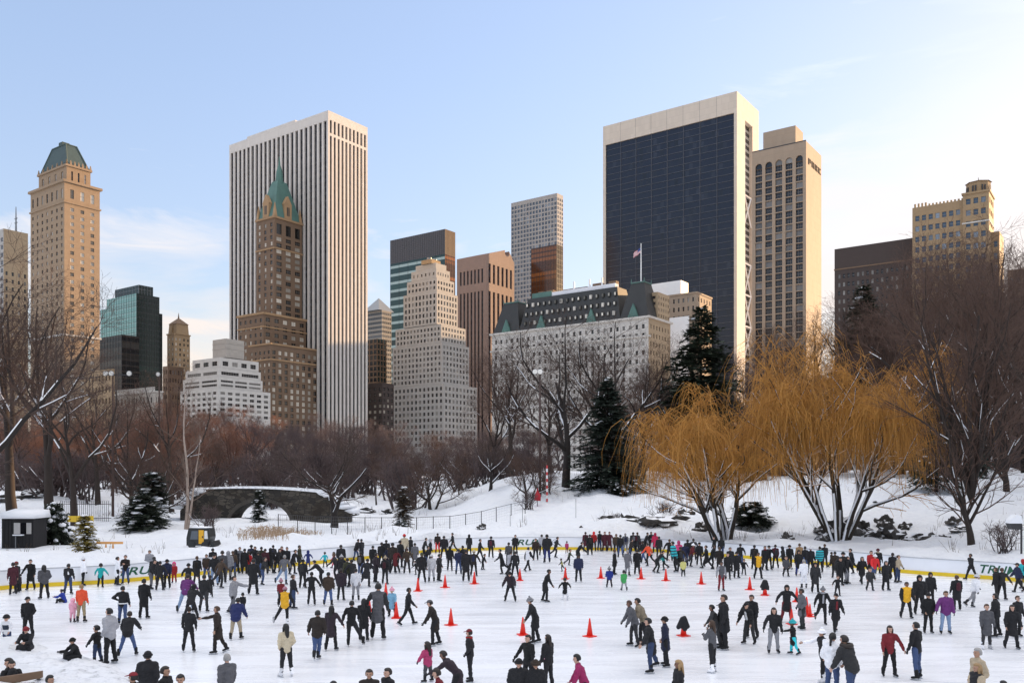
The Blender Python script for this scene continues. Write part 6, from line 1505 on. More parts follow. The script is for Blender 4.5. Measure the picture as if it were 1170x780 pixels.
def build_people():
    PP = parse_people(); items = {}; SK = {}
    for e in PP:
        J0 = skeleton(e['pose'], False); grown = e['H'] * 1.0 / J0['h'] * 1.79
        kid = any(w in e['desc'].split() for w in ('child', 'boy', 'girl')); e['child'] = (kid and grown < 1.5 or not e['desc'] and grown < 1.12) and e['pose'] not in ('si', 'sg') and not e['fl'].startswith('b')
        k = (e['pose'], e['child']); e['k'] = k; e['cut'] = e['top'].split(':')[0]
        if k not in SK: SK[k] = skeleton(*k)
        items.setdefault(('b',) + k, (m_body(SK[k]), .017, 2)); items.setdefault(('t', e['cut']) + k, (m_top(SK[k], e['cut']), .021, 3)); items.setdefault(('l',) + k, (m_legs(SK[k]), .02, 2))
    M = remesh_many(items)
    for k, me in list(M.items()):
        J = SK[k[-2:]]
        n = len(me.vertices); co = np.empty(n * 3, np.float32); me.vertices.foreach_get('co', co); co = co.reshape(-1, 3)
        if k[0] in 'tl':         # folds in the cloth
            no = np.empty(n * 3, np.float32); me.vertices.foreach_get('normal', no); no = no.reshape(-1, 3); a = .019 if k[0] == 't' else .013
            dsp = np.array([noise.noise(Vector((c[0] * 7, c[1] * 7, c[2] * 13))) + .5 * noise.noise(Vector((c[0] * 17, c[1] * 17, c[2] * 24))) for c in co]) * a
            co = co + no * dsp[:, None]; me.vertices.foreach_set('co', co.astype(np.float32).ravel())
        if k[0] == 't':          # sleeves are the second material
            cen = np.empty(len(me.polygons) * 3, np.float32); me.polygons.foreach_get('center', cen); cen = cen.reshape(-1, 3)
            def sd(p, a, b):
                a, b = np.array(a), np.array(b); t = np.clip(((p - a) @ (b - a)) / max((b - a) @ (b - a), 1e-6), 0, 1); return np.linalg.norm(p - a - t[:, None] * (b - a), axis=1)
            arm = np.minimum(*[np.minimum(sd(cen, J[q + 'sh'] + (J[q + 'el'] - J[q + 'sh']) * .2, J[q + 'el']), sd(cen, J[q + 'el'], J[q + 'wr'])) - .06 for q in 'lr'])
            tor = sd(cen, J['hip'] - Vector((0, 0, .3)), J['neck']) - .15
            me.materials.clear(); [me.materials.append(MATS['cloth_black']) for _ in range(2)]
            me.polygons.foreach_set('material_index', (arm < tor).astype(np.int32))
        if k[0] == 'b':
            me.materials.clear(); [me.materials.append(m) for m in (SKIN[0], EYE, LIP, SKIN[0])]
            ctr = np.empty(len(me.polygons) * 3, np.float32); me.polygons.foreach_get('center', ctr); ctr = ctr.reshape(-1, 3)
            hand = np.zeros(len(ctr), bool)
            for q in 'lr': hand |= np.linalg.norm(ctr - np.array(J[q + 'wr'] + J[q + 'fd'] * .05), axis=1) < .085
            mi = np.where(hand, 3, 0)
            d = m_detail(J); mb = MB(); mb.v = [tuple(c) for c in co]; mb.f = [tuple(p.vertices) for p in me.polygons]; mb.m = list(map(int, mi)); o = len(mb.v)
            for f, m_ in zip(d.f, d.m): mb.f.append(tuple(i + o for i in f)); mb.m.append(m_)
            mb.v += d.v; nm = mb.mesh('person', [SKIN[0], EYE, LIP, SKIN[0]], True); bpy.data.meshes.remove(me); M[k] = nm; continue
        me.polygons.foreach_set('use_smooth', [True] * len(me.polygons)); me.update()
    HD = {s: m_head(s) for s in HEADN}
    sk = m_skate(); SKM = sk.mesh('skate', [MATS['cloth_black'], STEEL], True)
    rg = random.Random(4)
    def slot(o, i, m): o.material_slots[i].link = 'OBJECT'; o.material_slots[i].material = m
    for n, e in enumerate(PP):
        k = e['k']; J = SK[k]; s = e['H'] / J['h'] if not e['fl'].startswith('b') else 1.
        if e['pose'] not in ('si', 'kn', 'sg') and not e['child']: s = max(.87, min(1.16, s))
        x = wx(e['x'], e['d'])
        tc = e['top'].split(':')[1]; t1, t2 = (tc.split('/') + [tc])[:2]; hs, hc = e['head'].split(':')
        if 'z0' in e and e['fl'].startswith('b'): e['z0'] = CAMZ + (HY - (749.5 if e['x'] > 15 else 752)) / F * e['d'] - J['h']
        if e['pose'] == 'sg' and e['yf'] > 740: e['z0'] = .27 if e['x'] > 60 else .16
        b = link('person', M[('b',) + k]); b.location = (x, e['d'], e['z0']); b.rotation_euler = (0, 0, R(DIRS[e['dir']] + rg.uniform(-12, 12))); wd_ = rg.uniform(1.0, 1.14); b.scale = (s * wd_ * (-1 if e['pose'] in ('gl', 'gr', 'gs', 'wk', 'po', 'he', 'cl', 'st', 'le', 'bf', 'bs', 'fw', 'ac') and rg.random() < .5 else 1), s * wd_, s)
        sn = SKIN[rg.choice((0, 0, 0, 1, 1, 2))]; slot(b, 0, sn); slot(b, 3, sn if rg.random() < .45 else MATS['cloth_black'])
        o = link({'j': 'jacket', 'p': 'jacket', 'c': 'coat'}[e['cut']], M[('t', e['cut']) + k], b); slot(o, 0, MATS['cloth_' + t1]); slot(o, 1, MATS['cloth_' + t2])
        o = link('trousers', M[('l',) + k], b); slot(o, 0, MATS['cloth_' + e['legs']])
        hair = hs in ('short', 'long', 'tail')
        o = link('hair' if hair else {'hood': 'hood', 'helm': 'helmet'}.get(hs, 'hat'), HD[hs], b, J['head']); o.rotation_euler = (J['hrot'], 0, 0); o.scale = (J['hs'],) * 3
        hm = ('hair_' + hc) if hair and hc in HAIRC else 'cloth_' + hc if hc in CLOTH else 'hair_' + hc; slot(o, 0, MATS[hm])
        if not hair and hs in ('beanie', 'pom', 'cap', 'helm', 'fur'):      # hair below the hat
            o2 = link('hair', HD['short'], b, J['head']); o2.rotation_euler = (J['hrot'], 0, 0); o2.scale = (J['hs'] * .99,) * 3; slot(o2, 0, MATS['hair_' + rg.choice(('black', 'dark', 'brown'))])
        for q, sd_ in (('l', -1), ('r', 1)):
            o = link('skate', SKM, b, J[q + 'an']); o.rotation_euler = (R(J[q + 'pitch']), 0, R(-sd_ * 12)); slot(o, 0, MATS['cloth_white' if e['fl'] == 'w' else 'cloth_black'])
        adult = 'child' if e['child'] else 'person'
        base = e['desc'] if e['desc'] else f"{adult} in {CNAME[t1]} {TOPN[e['cut']]} and {CNAME[e['legs']]} trousers" if t1 != e['legs'] else f"{adult} in {CNAME[t1]} {TOPN[e['cut']]}"
        if not e['desc'] and not (hair and hs == 'short'): base += f", {CNAME.get(hc, hc)} {HEADN[hs]}"
        sh = None
        if e['desc']: sh = 'the ' + e['desc'].split(' by ')[0].split(' beside ')[0].split(' behind ')[0].split(',')[0].split(' against ')[0].split(' near ')[0].split(' in the crowd')[0].split(' at the ')[0].split(' with ')[0].split(' seen ')[0].split(' holding ')[0].split(' standing ')[0].split(' and ')[0].split(' in front ')[0].split(' leaning ')[0].split(' over ')[0].split(' close ')[0]
        thing(b, base, 'child' if e['child'] else 'person', 'skaters on the ice', (e['x'], (e['yf'] + max(e['yt'], 600)) / 2), sh, 'person', e['desc'] or None)
        if not e['desc'] and e['pose'] in ('st', 'sw', 'po', 'hl', 'hr') and rg.random() < .3:      # a scarf or a small rucksack on some
            if e['dir'][0] == 'B': bp = MB(); c0 = J['chest'] - Vector((0, .19, .1)); bp.capsule(c0 + Vector((0, 0, .1)), .10, c0 - Vector((0, 0, .12)), .115, (Vector((0, 1, 0)), .7)); bp.build('rucksack', MATS['cloth_' + rg.choice(('char', 'navy', 'maroon', 'dbrown', 'grey'))], b, True)
            else: bp = MB(); bp.add(*[[tuple(J['neck'] + Vector(q)) for q in torus((0, 0, .03), .085, .085, .035)[0]], torus((0, 0, 0), 1, 1, .02)[1]]); bp.build('scarf', MATS['cloth_' + rg.choice(('lgrey', 'dred', 'beige', 'navy', 'grey', 'cream'))], b, True)
        def worn(name, mat, build):
            m_ = MB(); build(m_); m_.build(name, mat, b, True)
        ds = e['desc']; bk = Vector((0, -1, 0)); up_ = (J['chest'] - J['hip']).normalized(); fw = Vector((0, up_.z, -up_.y)); ch = J['chest']
        if 'white back print' in ds: worn('back_print', PRINTW, lambda m_: (m_.capsule(ch - fw * .155 + X * .05 - up_ * .04, .03, ch - fw * .15 + X * .07 - up_ * .16, .045, (fw, .25))))
        if 'white belt' in ds: worn('belt', PRINTW, lambda m_: m_.capsule(J['hip'] - up_ * .02, .155, J['hip'] + up_ * .02, .155, (X, 1.2)) if False else m_.add(*[[tuple(J['hip'] + Vector(q)) for q in torus((0, 0, .02), .195, .155, .02)[0]], torus((0, 0, 0), 1, 1, .02)[1]]))
        if 'white shirt' in ds or 'red sweater' in ds: worn('shirt', PRINTW if 'white' in ds else MATS['cloth_dred'], lambda m_: m_.capsule(ch + fw * .135 + up_ * .08, .04, ch + fw * .145 - up_ * .22, .05, (fw, .3)))
        if 'scarf' in ds: worn('scarf', MATS['cloth_lgrey'], lambda m_: (m_.add(*[[tuple(J['neck'] + Vector(q)) for q in torus((0, 0, .03), .085, .085, .035)[0]], torus((0, 0, 0), 1, 1, .02)[1]]), m_.capsule(ch + fw * .14 + up_ * .1, .035, ch + fw * .15 - up_ * .25, .045, (fw, .35))))
        if 'red trim' in ds: worn('scarf', MATS['cloth_red'], lambda m_: m_.add(*[[tuple(J['neck'] + Vector(q)) for q in torus((0, 0, .01), .10, .095, .03)[0]], torus((0, 0, 0), 1, 1, .02)[1]]))
        if 'furry hood' in ds: worn('fur_hood', MATS['hair_dark'], lambda m_: m_.add(*[[tuple(J['neck'] + Vector(q)) for q in torus((0, -.04, .03), .13, .11, .05)[0]], torus((0, 0, 0), 1, 1, .02)[1]]))
        if 'dark glasses' in ds:
            q_ = Matrix.Rotation(J['hrot'], 3, 'X'); worn('glasses', EYE, lambda m_: m_.capsule(J['head'] + q_ @ Vector((-.05, .095, .015)), .02, J['head'] + q_ @ Vector((.05, .095, .015)), .02, (Vector((0, 1, 0)), .4)))
        if 'pale bag' in ds: worn('waist_panel', MATS['cloth_lpink'], lambda m_: m_.capsule(J['hip'] + X * -.1 + fw * .1, .09, J['hip'] + X * -.16 + fw * .06 + up_ * .1, .09))
# ------------------------------------------------------------------ props
def bridge_mat():
    """rough dark schist blocks with frost and ivy stains"""
    m, nt, bs = nodes_of('bridge_stone'); p = pos(nt); mp = N(nt, 'ShaderNodeMapping'); mp.inputs['Scale'].default_value = (1.1, 1.1, 2.2); nt.links.new(p, mp.inputs['Vector'])
    v = N(nt, 'ShaderNodeTexVoronoi', Scale=1.3); nt.links.new(mp.outputs[0], v.inputs['Vector']); v2 = N(nt, 'ShaderNodeTexVoronoi', Scale=1.3, feature='DISTANCE_TO_EDGE'); nt.links.new(mp.outputs[0], v2.inputs['Vector'])
    n = N(nt, 'ShaderNodeTexNoise', Scale=.7, Detail=7.); nt.links.new(p, n.inputs['Vector']); sp = N(nt, 'ShaderNodeSeparateColor'); nt.links.new(v.outputs['Color'], sp.inputs[0])
    c = ramp(nt, sp.outputs[0], [(0, (.022, .02, .017)), (.5, (.055, .047, .038)), (1, (.10, .085, .066))]).outputs[0]
    c = mixc(nt, math_n(nt, 'LESS_THAN', v2.outputs['Distance'], .05), c, (.02, .018, .016)); f = ramp(nt, n.outputs['Fac'], [(.5, (0, 0, 0)), (.62, (1, 1, 1))]); c = mixc(nt, math_n(nt, 'MULTIPLY', f.outputs[0], .7), c, (.03, .022, .014))
    nt.links.new(c, bs.inputs['Base Color']); bs.inputs['Roughness'].default_value = .9; bump(nt, bs, 1, .6, .1, noise_n=n); return m
RED = plain('cone_red', (.80, .03, .015), .5, .06, 2., .02, objrand=.03)
def build_props():
    # tall slim cones on square feet
    m = MB(); m.tube([(0, 0, .03), (0, 0, .66), (0, 0, .70)], [.125, .028, .02], 16); cb = m.mesh('cone_body', RED, True)
    m = MB(); m.prism([(-.2, -.2, .006), (.2, -.2, .006), (.2, .2, .006), (-.2, .2, .006)], (0, 0, .03)); cf = m.mesh('cone_base', RED)
    for i, (px, py, sc) in enumerate(((477.5, 674.9, 1), (508.5, 670.8, 1), (542, 666.6, 1), (515.2, 713.8, 1), (452.8, 705.6, 1), (421.6, 698, 1), (440.8, 681, 1), (594, 662.8, 1), (646, 661, 1), (597.4, 724.9, 1), (673.8, 726.7, 1), (686.5, 660.2, 1), (732.5, 661, 1), (760.8, 663, 1), (801.2, 666.8, 1), (856.7, 673.3, 1), (910.4, 687, 1), (904.5, 712.6, .9), (921.6, 702, 1.15), (925.4, 704, .82), (781, 726, 1), (874, 679.6, 1))):
        d = CAMZ * F / (py - HY); r = link('traffic_cone', cb, None, (wx(px, d), d, 0)); link('cone_base', cf, r); r.scale = (sc, sc, sc); r.rotation_euler = (0, 0, rnd.uniform(0, 1.5))
        cov = px in (781, 874)
        thing(r, 'tall red cone on the ice', 'traffic cone', 'red cones on the ice', (px, py - 8), None, 'cone', {781: 'red cone with a black coat draped over it beside the woman in navy', 874: 'red cone with a small black jacket draped over it'}.get(px))
        if cov:
            m = MB(); rg = random.Random(int(px))
            for k in range(9):
                a = k * .7; m.capsule((math.cos(a) * .05, math.sin(a) * .05, .62 + rg.uniform(-.05, .1)), .09, (math.cos(a) * rg.uniform(.12, .24), math.sin(a) * rg.uniform(.1, .2), .34 + rg.uniform(-.04, .1)), rg.uniform(.06, .11))
            me = remesh_many({0: (m, .025, 2)})[0]; me.materials.clear(); me.materials.append(MATS['cloth_black']); me.polygons.foreach_set('use_smooth', [True] * len(me.polygons))
            o = link('draped_coat', me, None, r.location); thing(o, '', 'coat', 'coats left on cones', (px, py - 14), None, 'prop', {781: 'black coat draped over a cone beside the woman in navy', 874: 'small black jacket draped over a cone near the yellow vest'}[int(px)])
    # wire fence along the pond path
    ps = [(318, 603, 587.5), (340, 604, 588.5), (360, 605.5, 590), (379, 608, 590), (397, 607.5, 590.5), (417, 607, 591), (436, 606.5, 591), (456, 606, 591), (476, 605.5, 591), (495, 605, 590), (514, 605, 589.5), (532, 602, 587), (550, 598.5, 584), (567, 594, 579.5), (584, 590, 575.5), (600, 586, 572)]
    fr = empty('wire_fence', (wx(318, 82), 82, 0)); L = -fr.location; tops = []; bots = []
    for px, pb, pt_ in ps:
        d = 82 + max(0, px - 520) * .14; x = wx(px, d); zb, zt = min(wz(pb, d), tz(x, d) + .1), wz(pt_, d); m = MB(); m.tube([(x, d, zb - .3), (x, d, zt + .05)], [.04, .04], 6); o = m.build('post', MATS['metal_dark'], fr); o.location = L; tops.append(Vector((x, d, zt))); bots.append(Vector((x, d, zb)))
    m = MB(); m.tube(tops, [.025] * len(tops), 5); o = m.build('rail', MATS['metal_dark'], fr); o.location = L
    m = MB()
    for a, b, c, e in zip(tops, tops[1:], bots, bots[1:]):
        for k in range(1, 5): m.tube([a.lerp(c, k / 5), b.lerp(e, k / 5)], [.005] * 2, 3, 0, False)
        for k in range(1, 9): m.tube([a.lerp(b, k / 9), c.lerp(e, k / 9)], [.005] * 2, 3, 0, False)
    o = m.build('wire_mesh', MATS['metal_grey'], fr); o.location = L
    thing(fr, '', 'fence', None, (470, 597), 'the wire fence', 'prop', 'long wire mesh fence on dark posts across the snow bank')
    # dark picket fence on the left, behind the yellow barrier
    d = 100; fr = empty('picket_fence', (wx(80, d), d, tz(wx(80, d), d))); m = MB()
    for i in range(26):
        x = (i - 5) * .22; m.tube([(x, 0, -.2), (x, 0, 2.3)], [.025, .025], 5)
    m.build('pickets', MATS['metal_dark'], fr); m = MB(); m.box(-1.1, -.02, 1.9, 4.7, .02, 1.96); m.box(-1.1, -.02, .3, 4.7, .02, .36); m.build('rail', MATS['metal_dark'], fr)
    thing(fr, '', 'fence', None, (95, 577), None, 'prop', 'dark picket fence behind the yellow barrier')
    # stone bridge with one arch
    d = 106.; x0, x1 = wx(226, d), wx(374, d); g = tz(wx(297, d), d) - .6; deck = lambda x: wz(563, d) + .55 - ((x - wx(275, d)) / 14) ** 2 * 1.1
    ax, ar = wx(297, d), (wx(332, d) - wx(262, d)) / 2; ah = wz(572.5, d) - g; K = 26; r = empty('stone_bridge', (ax, d, g)); m = MB(); L = Vector((-ax, -d, -g))
    for y, in ((d,), (d + 4.5,)):
        xs = [x0 + (ax - ar - x0) * i / 8 for i in range(8)] + [ax - ar * math.cos(math.pi * i / K) for i in range(K + 1)] + [ax + ar + (x1 - ax - ar) * i / 8 for i in range(1, 9)]
        lo = lambda x: g + (ah * math.sqrt(max(0, 1 - ((x - ax) / ar) ** 2)) if abs(x - ax) < ar else -.5)
        for a, b in zip(xs, xs[1:]):
            mid = (a + b) / 2; la, lb = (lo(a), lo(b)) if abs(mid - ax) < ar else (g - .5, g - .5)
            m.quad((a, y, la), (b, y, lb), (b, y, deck(b)), (a, y, deck(a)))
            if y == d:
                m.quad((a, y, deck(a)), (b, y, deck(b)), (b, y + 4.5, deck(b)), (a, y + 4.5, deck(a)))
                if abs(mid - ax) < ar: m.quad((a, y, la), (b, y, lb), (b, y + 4.5, lb), (a, y + 4.5, la))
    for x in (ax - ar, ax + ar): m.quad((x, d, g - .5), (x, d + 4.5, g - .5), (x, d + 4.5, g), (x, d, g))
    st = bridge_mat(); o = m.build('wall', st, r); o.location = L
    m = MB(); N_ = 20
    for y in (d - .12, d + 4.2):
      m = MB()
      for i in range(N_):
        a, b = x0 + (x1 - x0) * i / N_, x0 + (x1 - x0) * (i + 1) / N_
        m.add([(a, y, deck(a) + .003), (b, y, deck(b) + .003), (b, y + .4, deck(b) + .003), (a, y + .4, deck(a) + .003), (a, y, deck(a) + .22), (b, y, deck(b) + .22), (b, y + .4, deck(b) + .22), (a, y + .4, deck(a) + .22)], [(4, 5, 6, 7), (0, 1, 5, 4), (2, 3, 7, 6), (1, 2, 6, 5), (3, 0, 4, 7)])
      o = m.build('snow_cover', SNOWCAP, r, True); o.location = L
    m = MB()
    for i in range(24):
        a, b = math.pi * i / 24, math.pi * (i + 1) / 24; f = lambda q, k: (ax - (ar + k) * math.cos(q), d - .06, g + (ah + k) * math.sin(q)); f2 = lambda q, k: (ax - (ar + k) * math.cos(q), d + .01, g + (ah + k) * math.sin(q))
        m.add([f(a, 0), f(b - .012, 0), f(b - .012, .42), f(a, .42), f2(a, 0), f2(b - .012, 0), f2(b - .012, .42), f2(a, .42)], [(0, 1, 2, 3), (0, 1, 5, 4), (2, 3, 7, 6), (1, 2, 6, 5), (3, 0, 4, 7)])
    o = m.build('arch_ring', plain('arch_stone', (.075, .065, .055), .9, .3, 2., .3), r); o.location = L
    for sx, xe in ((-1, x0), (1, x1)):
        m = MB(); P_ = [(xe, d - .1, g - .5), (xe + sx * 2.6, d + 1.2, g - .5), (xe + sx * 2.6, d + 1.2, g + 1.6), (xe, d - .1, deck(xe) - .02)]; m.prism(P_, (0, 1.2, 0)); o = m.build('wing_wall', st, r); o.location = L
        m = MB(); rg = random.Random(3)
        for k in range(5): m.blob((xe + sx * (k * .75 - .2), d + .8 + k * .2, deck(xe) - .1 - k * .5), .9, k, .5, 2, 0, (1.2, 1.5, .4))
        o = m.build('snow_cover', SNOWCAP, r, True); o.location = L
    thing(r, '', 'bridge', None, (320, 572), 'the stone bridge', 'prop', 'dark stone arch bridge with snow on its parapet')
    # flood light poles
    def pole(px, d, top, base, label, lamps, arm=True):
        x = wx(px, d); z0 = tz(x, d) - .3; zt = wz(top, d); r = empty('light_pole', (x, d, z0)); m = MB(); m.tube([(0, 0, 0), (0, 0, (zt - z0) * .5), (0, 0, zt - z0)], [.17, .14, .09], 8); m.build('pole', plain('pole_brown', (.06, .032, .025), .6, .1, 2., 0), r, True)
        h = zt - z0
        if arm: m = MB(); m.obox((min(lamps) - .3, -.06, h - .2), (max(lamps) - min(lamps) + .6, 0, 0), (0, .12, 0), (0, 0, .12)); m.build('crossarm', MATS['metal_dark'], r)
        for lx in lamps:
            m = MB(); m.tube([(lx, .05, h + .1), (lx, -.3, h + .02), (lx, -.5, h)], [.12, .30, .33], 12); lo = m.build('flood_lamp', MATS['metal_grey'], r, True)
            m = MB(); m.tube([(lx, -.505, h), (lx, -.53, h)], [.30, .28], 12); m.build('lens', plain('lens_pale', (.75, .73, .68), .15, .03, 1., 0), lo)
        thing(r, '', 'light pole', 'flood light poles', (px, (top + base) / 2), None, 'prop', label)
    pole(129, 108, 427, 590, 'tall pole with pale flood lamps beside the birch', (-.7, 0, 2.2)); pole(617, 104, 425, 580, 'tall brown lamp pole in front of the large bare elm', (0, -.6), False); pole(182, 128, 428, 560, 'lamp pole rising among the reddish trees', (0,), False)
    # striped post and red flag on the slope
    d = 100; x = wx(625, d); z = tz(x, d); r = empty('striped_post', (x, d, z)); m = MB()
    for k in range(12): m.tube([(0, 0, k * .38 - .2), (0, 0, k * .38 + .18)], [.11, .11], 8, k % 2)
    m.build('post', [MATS['white_paint'], plain('stripe_red', (.5, .05, .05), .6, .1, 1., 0)], r); thing(r, '', 'post', None, (625, 570), None, 'prop', 'red and white striped post on the snow slope')
    d = 99; x = wx(614, d); z = tz(x, d); r = empty('red_marker', (x, d, z)); m = MB(); m.tube([(0, 0, -.2), (0, 0, 2.2)], [.04, .04], 6); m.build('stake', MATS['metal_dark'], r); m = MB(); m.tube([(0, -.02, .5), (.05, -.04, 1.1), (0, -.02, 1.9)], [.42, .34, .12], 8); m.build('cloth', plain('flag_cloth', (.4, .02, .03), .8, .15, 4., .3), r, True); thing(r, '', 'marker', None, (613, 574), None, 'prop', 'dark red cloth marker at the foot of the lamp pole')
    for px, py, h in ((597, 596, 2.3), (658, 592, 2.0), (583, 600, 1.)):
        d = ground_d(px, py, 75); x = wx(px, d); m = MB(); z = tz(x, d); m.tube([(0, 0, -.2), (0, 0, h)], [.03, .025], 5); o = m.build('marker_stake', MATS['metal_grey'], None); o.location = (x, d, z); thing(o, 'thin grey stake in the snow', 'stake', 'stakes in the snow', (px, py), None, 'prop')
    # dark hut with snowy roof
    d = 69; x0 = wx(2, d); w = (wx(38, d) - x0); z = tz(wx(20, d), d) - .1; h = wz(592, d) - z; r = empty('hut', (x0, d, z)); BW = plain('hut_board', (.012, .011, .012), .8, .25, 4., .3); m = MB(); m.box(0, 0, 0, w, 2., h)
    for i in range(9): m.box(.02 + w * i / 9, -.03, .02, w * (i + .86) / 9, -.002, h - .01)
    m.build('wall', BW, r); m = MB(); m.add([(-.2, -.3, h + .002), (w + .2, -.3, h + .002), (w + .2, 2.3, h + .002), (-.2, 2.3, h + .002), (-.15, -.22, h + .42), (w + .1, -.2, h + .34), (w + .1, 2.2, h + .62), (-.15, 2.2, h + .7)], [(3, 2, 1, 0), (4, 5, 6, 7), (0, 1, 5, 4), (1, 2, 6, 5), (2, 3, 7, 6), (3, 0, 4, 7)]); m.build('snow_roof', SNOWCAP, r, True)
    wf = None
    for a, b in ((.40, .60), (.80, .95)):
        m = MB(); m.box(w * a, -.08, h * .5, w * b, -.04, h * .86); m.build('shutter', plain('shutter_pale', (.42, .40, .38), .7, .1, 3., 0), r)
    m = MB(); m.box(w * .62, -.07, h * .5, w * .78, -.035, h * .86); m.build('window', MATS['glass_dim'], r); m = MB(); m.box(w * .4, -.28, h * .45, w * .72, -.035, h * .485); m.build('shelf', SNOWCAP, r); m = MB(); m.tube([(w * .47, -.14, -.2), (w * .47, -.14, h * .44)], [.04, .04], 6); m.build('post', MATS['metal_grey'], r)
    thing(r, '', 'hut', None, (20, 600), 'the dark hut', 'prop', 'small dark wooden hut with snow on its roof')
    # yellow barrier and orange plank
    d = 80; x0 = wx(74, d); w = wx(107, d) - x0; z = tz(wx(90, d), d); r = empty('barrier', (x0, d, z)); Y = plain('barrier_yellow', (.75, .5, .03), .6, .2, 2., .1); zt = wz(589, d) - z; m = MB()
    for i in range(5): m.box(w * i / 5 + .02, 0, zt - .55 - .08 * (i == 3), w * (i + 1) / 5 - .02, .06, zt)
    m.box(w * .72, -.01, zt - 1.2, w * .98, .05, zt - .56); m.build('panel', Y, r); m = MB()
    for k in (.05, .5, .95): m.tube([(w * k, .1, -.3), (w * k, .1, zt)], [.04, .04], 6)
    m.build('post', MATS['metal_grey'], r); thing(r, '', 'barrier', None, (90, 596), 'the yellow barrier', 'prop', 'yellow barrier panel behind the small golden conifer')
    d = 62; x0 = wx(110, d); w = wx(140, d) - x0; z = tz(wx(125, d), d); r = empty('trestle', (x0, d, z)); zt = wz(618.5, d) - z; OR = plain('plank_orange', (.72, .36, .12), .6, .15, 3., .1); m = MB(); m.box(0, 0, zt - .16, w, .1, zt); m.build('plank', OR, r)
    for k in (.35, .62): m = MB(); m.tube([(w * k - .08, .05, -.3), (w * k, .05, zt - .17)], [.035, .035], 5); m.tube([(w * k + .1, .05, -.3), (w * k + .02, .05, zt - .17)], [.035, .035], 5); m.build('leg', OR, r)
    thing(r, '', 'trestle', None, (125, 620), None, 'prop', 'orange plank on a low trestle beside the small golden conifer')
    # dark snow machine with yellow door
    d = 66; x0 = wx(213, d); w = wx(243, d) - x0; z = tz(wx(228, d), d) - .06; r = empty('snow_machine', (x0, d, z)); BK = plain('machine_black', (.012, .016, .018), .4, .2, 3., .05); hh = wz(603, d) - z; m = MB()
    m.prism([(0, 0, .15), (w * .82, 0, .15), (w * .9, 0, hh * .55), (w * .84, 0, hh), (w * .08, 0, hh), (0, 0, hh * .5)], (0, 1.3, 0)); m.build('body', BK, r); m = MB(); m.prism([(w * .14, -.015, hh * .42), (w * .44, -.015, hh * .42), (w * .44, -.015, hh * .86), (w * .2, -.015, hh * .86)], (0, .012, 0)); m.build('window', MATS['glass_blue'], r)
    m = MB(); m.box(w * .47, -.03, hh * .2, w * .66, -.003, hh * .9); dr = m.build('door', plain('machine_yellow', (.8, .42, .02), .45, .1, 3., .02), r); m = MB(); m.box(w * .6, -.05, hh * .5, w * .64, -.031, hh * .6); m.build('handle', BK, dr)
    m = MB(); m.prism([(w * .68, -.02, hh * .45), (w * .82, -.02, hh * .45), (w * .79, -.02, hh * .86), (w * .69, -.02, hh * .86)], (0, .015, 0)); m.build('window', MATS['white_paint'], r)
    for x in (.2, .7): m = MB(); m.tube([(w * x, -.08, .2), (w * x, .14, .2)], [.26, .26], 14); m.build('wheel', BK, r)
    m = MB(); m.prism([(w * .9, -.1, 0), (w * 1.12, -.1, 0), (w * 1.02, -.1, .5)], (0, 1.5, 0)); m.build('plough', BK, r); m = MB(); m.blob((w * .45, .6, hh), .5, 5, .3, 2, 0, (1.6, 1.1, .22)); m.build('snow_cover', SNOWCAP, r, True)
    thing(r, '', 'snow machine', None, (228, 612), 'the snow machine', 'prop', 'dark snow machine with a yellow door panel')
    # long dark bench behind the boards and a grey rack beside it
    d = 73.5; x0 = wx(482, d); w = wx(529, d) - x0; z = wz(614.5, d); r = empty('long_bench', (x0, d, z - 1.)); m = MB(); m.prism([(0, 0, .86), (.25, 0, 1.02), (w, 0, 1.06), (w + .1, 0, .86)], (0, .6, 0)); m.build('seat', plain('bench_black', (.013, .012, .014), .6, .2, 2., .1), r)
    for k in (.1, .5, .9): m = MB(); m.box(w * k, .1, -.4, w * k + .1, .5, .858); m.build('leg', MATS['metal_dark'], r)
    thing(r, '', 'bench', None, (505, 616), None, 'prop', 'long dark bench on the snow just behind the boards')
    d = 70.2; x0 = wx(473, d) - .0; r = empty('rack', (x0, d, 0)); m = MB()
    for z in (.55, .85, 1.15): m.tube([(0, 0, z), (.7, 0, z)], [.025, .025], 6)
    for x in (0, .7): m.tube([(x, 0, 0.01), (x, 0, 1.15)], [.03, .03], 6); m.tube([(x, 0, 1.14), (x, -.4, .01)], [.025, .025], 6)
    m.build('frame', MATS['metal_grey'], r); thing(r, '', 'rack', None, (477, 622), None, 'prop', 'low grey metal rack on the ice by the boards')
    # lantern shaped sign on a post at the right
    d = 54; x = wx(1167, d); z = tz(x, d) - .2; r = empty('sign_post', (x, d, z)); zt = wz(588, d) - z; m = MB(); m.tube([(0, 0, 0), (0, 0, zt)], [.06, .06], 8); m.build('post', MATS['metal_dark'], r); m = MB(); zb = wz(604.5, d) - z; zc = wz(597.5, d) - z
    m.prism([(-.62, -.15, zb), (-.15, -.15, zb), (-.04, -.15, zc), (-.8, -.15, zc)], (0, .5, 0)); m.build('box', MATS['metal_dark'], r); m = MB(); m.prism([(-.82, -.2, zc + .003), (-.02, -.2, zc + .003), (-.1, -.2, zt - .02), (-.4, -.2, zt + .02), (-.74, -.2, zc + .2)], (0, .6, 0)); m.build('snow_cover', SNOWCAP, r)
    thing(r, '', 'sign', None, (1160, 600), None, 'prop', 'dark lantern shaped sign capped with snow on a post')
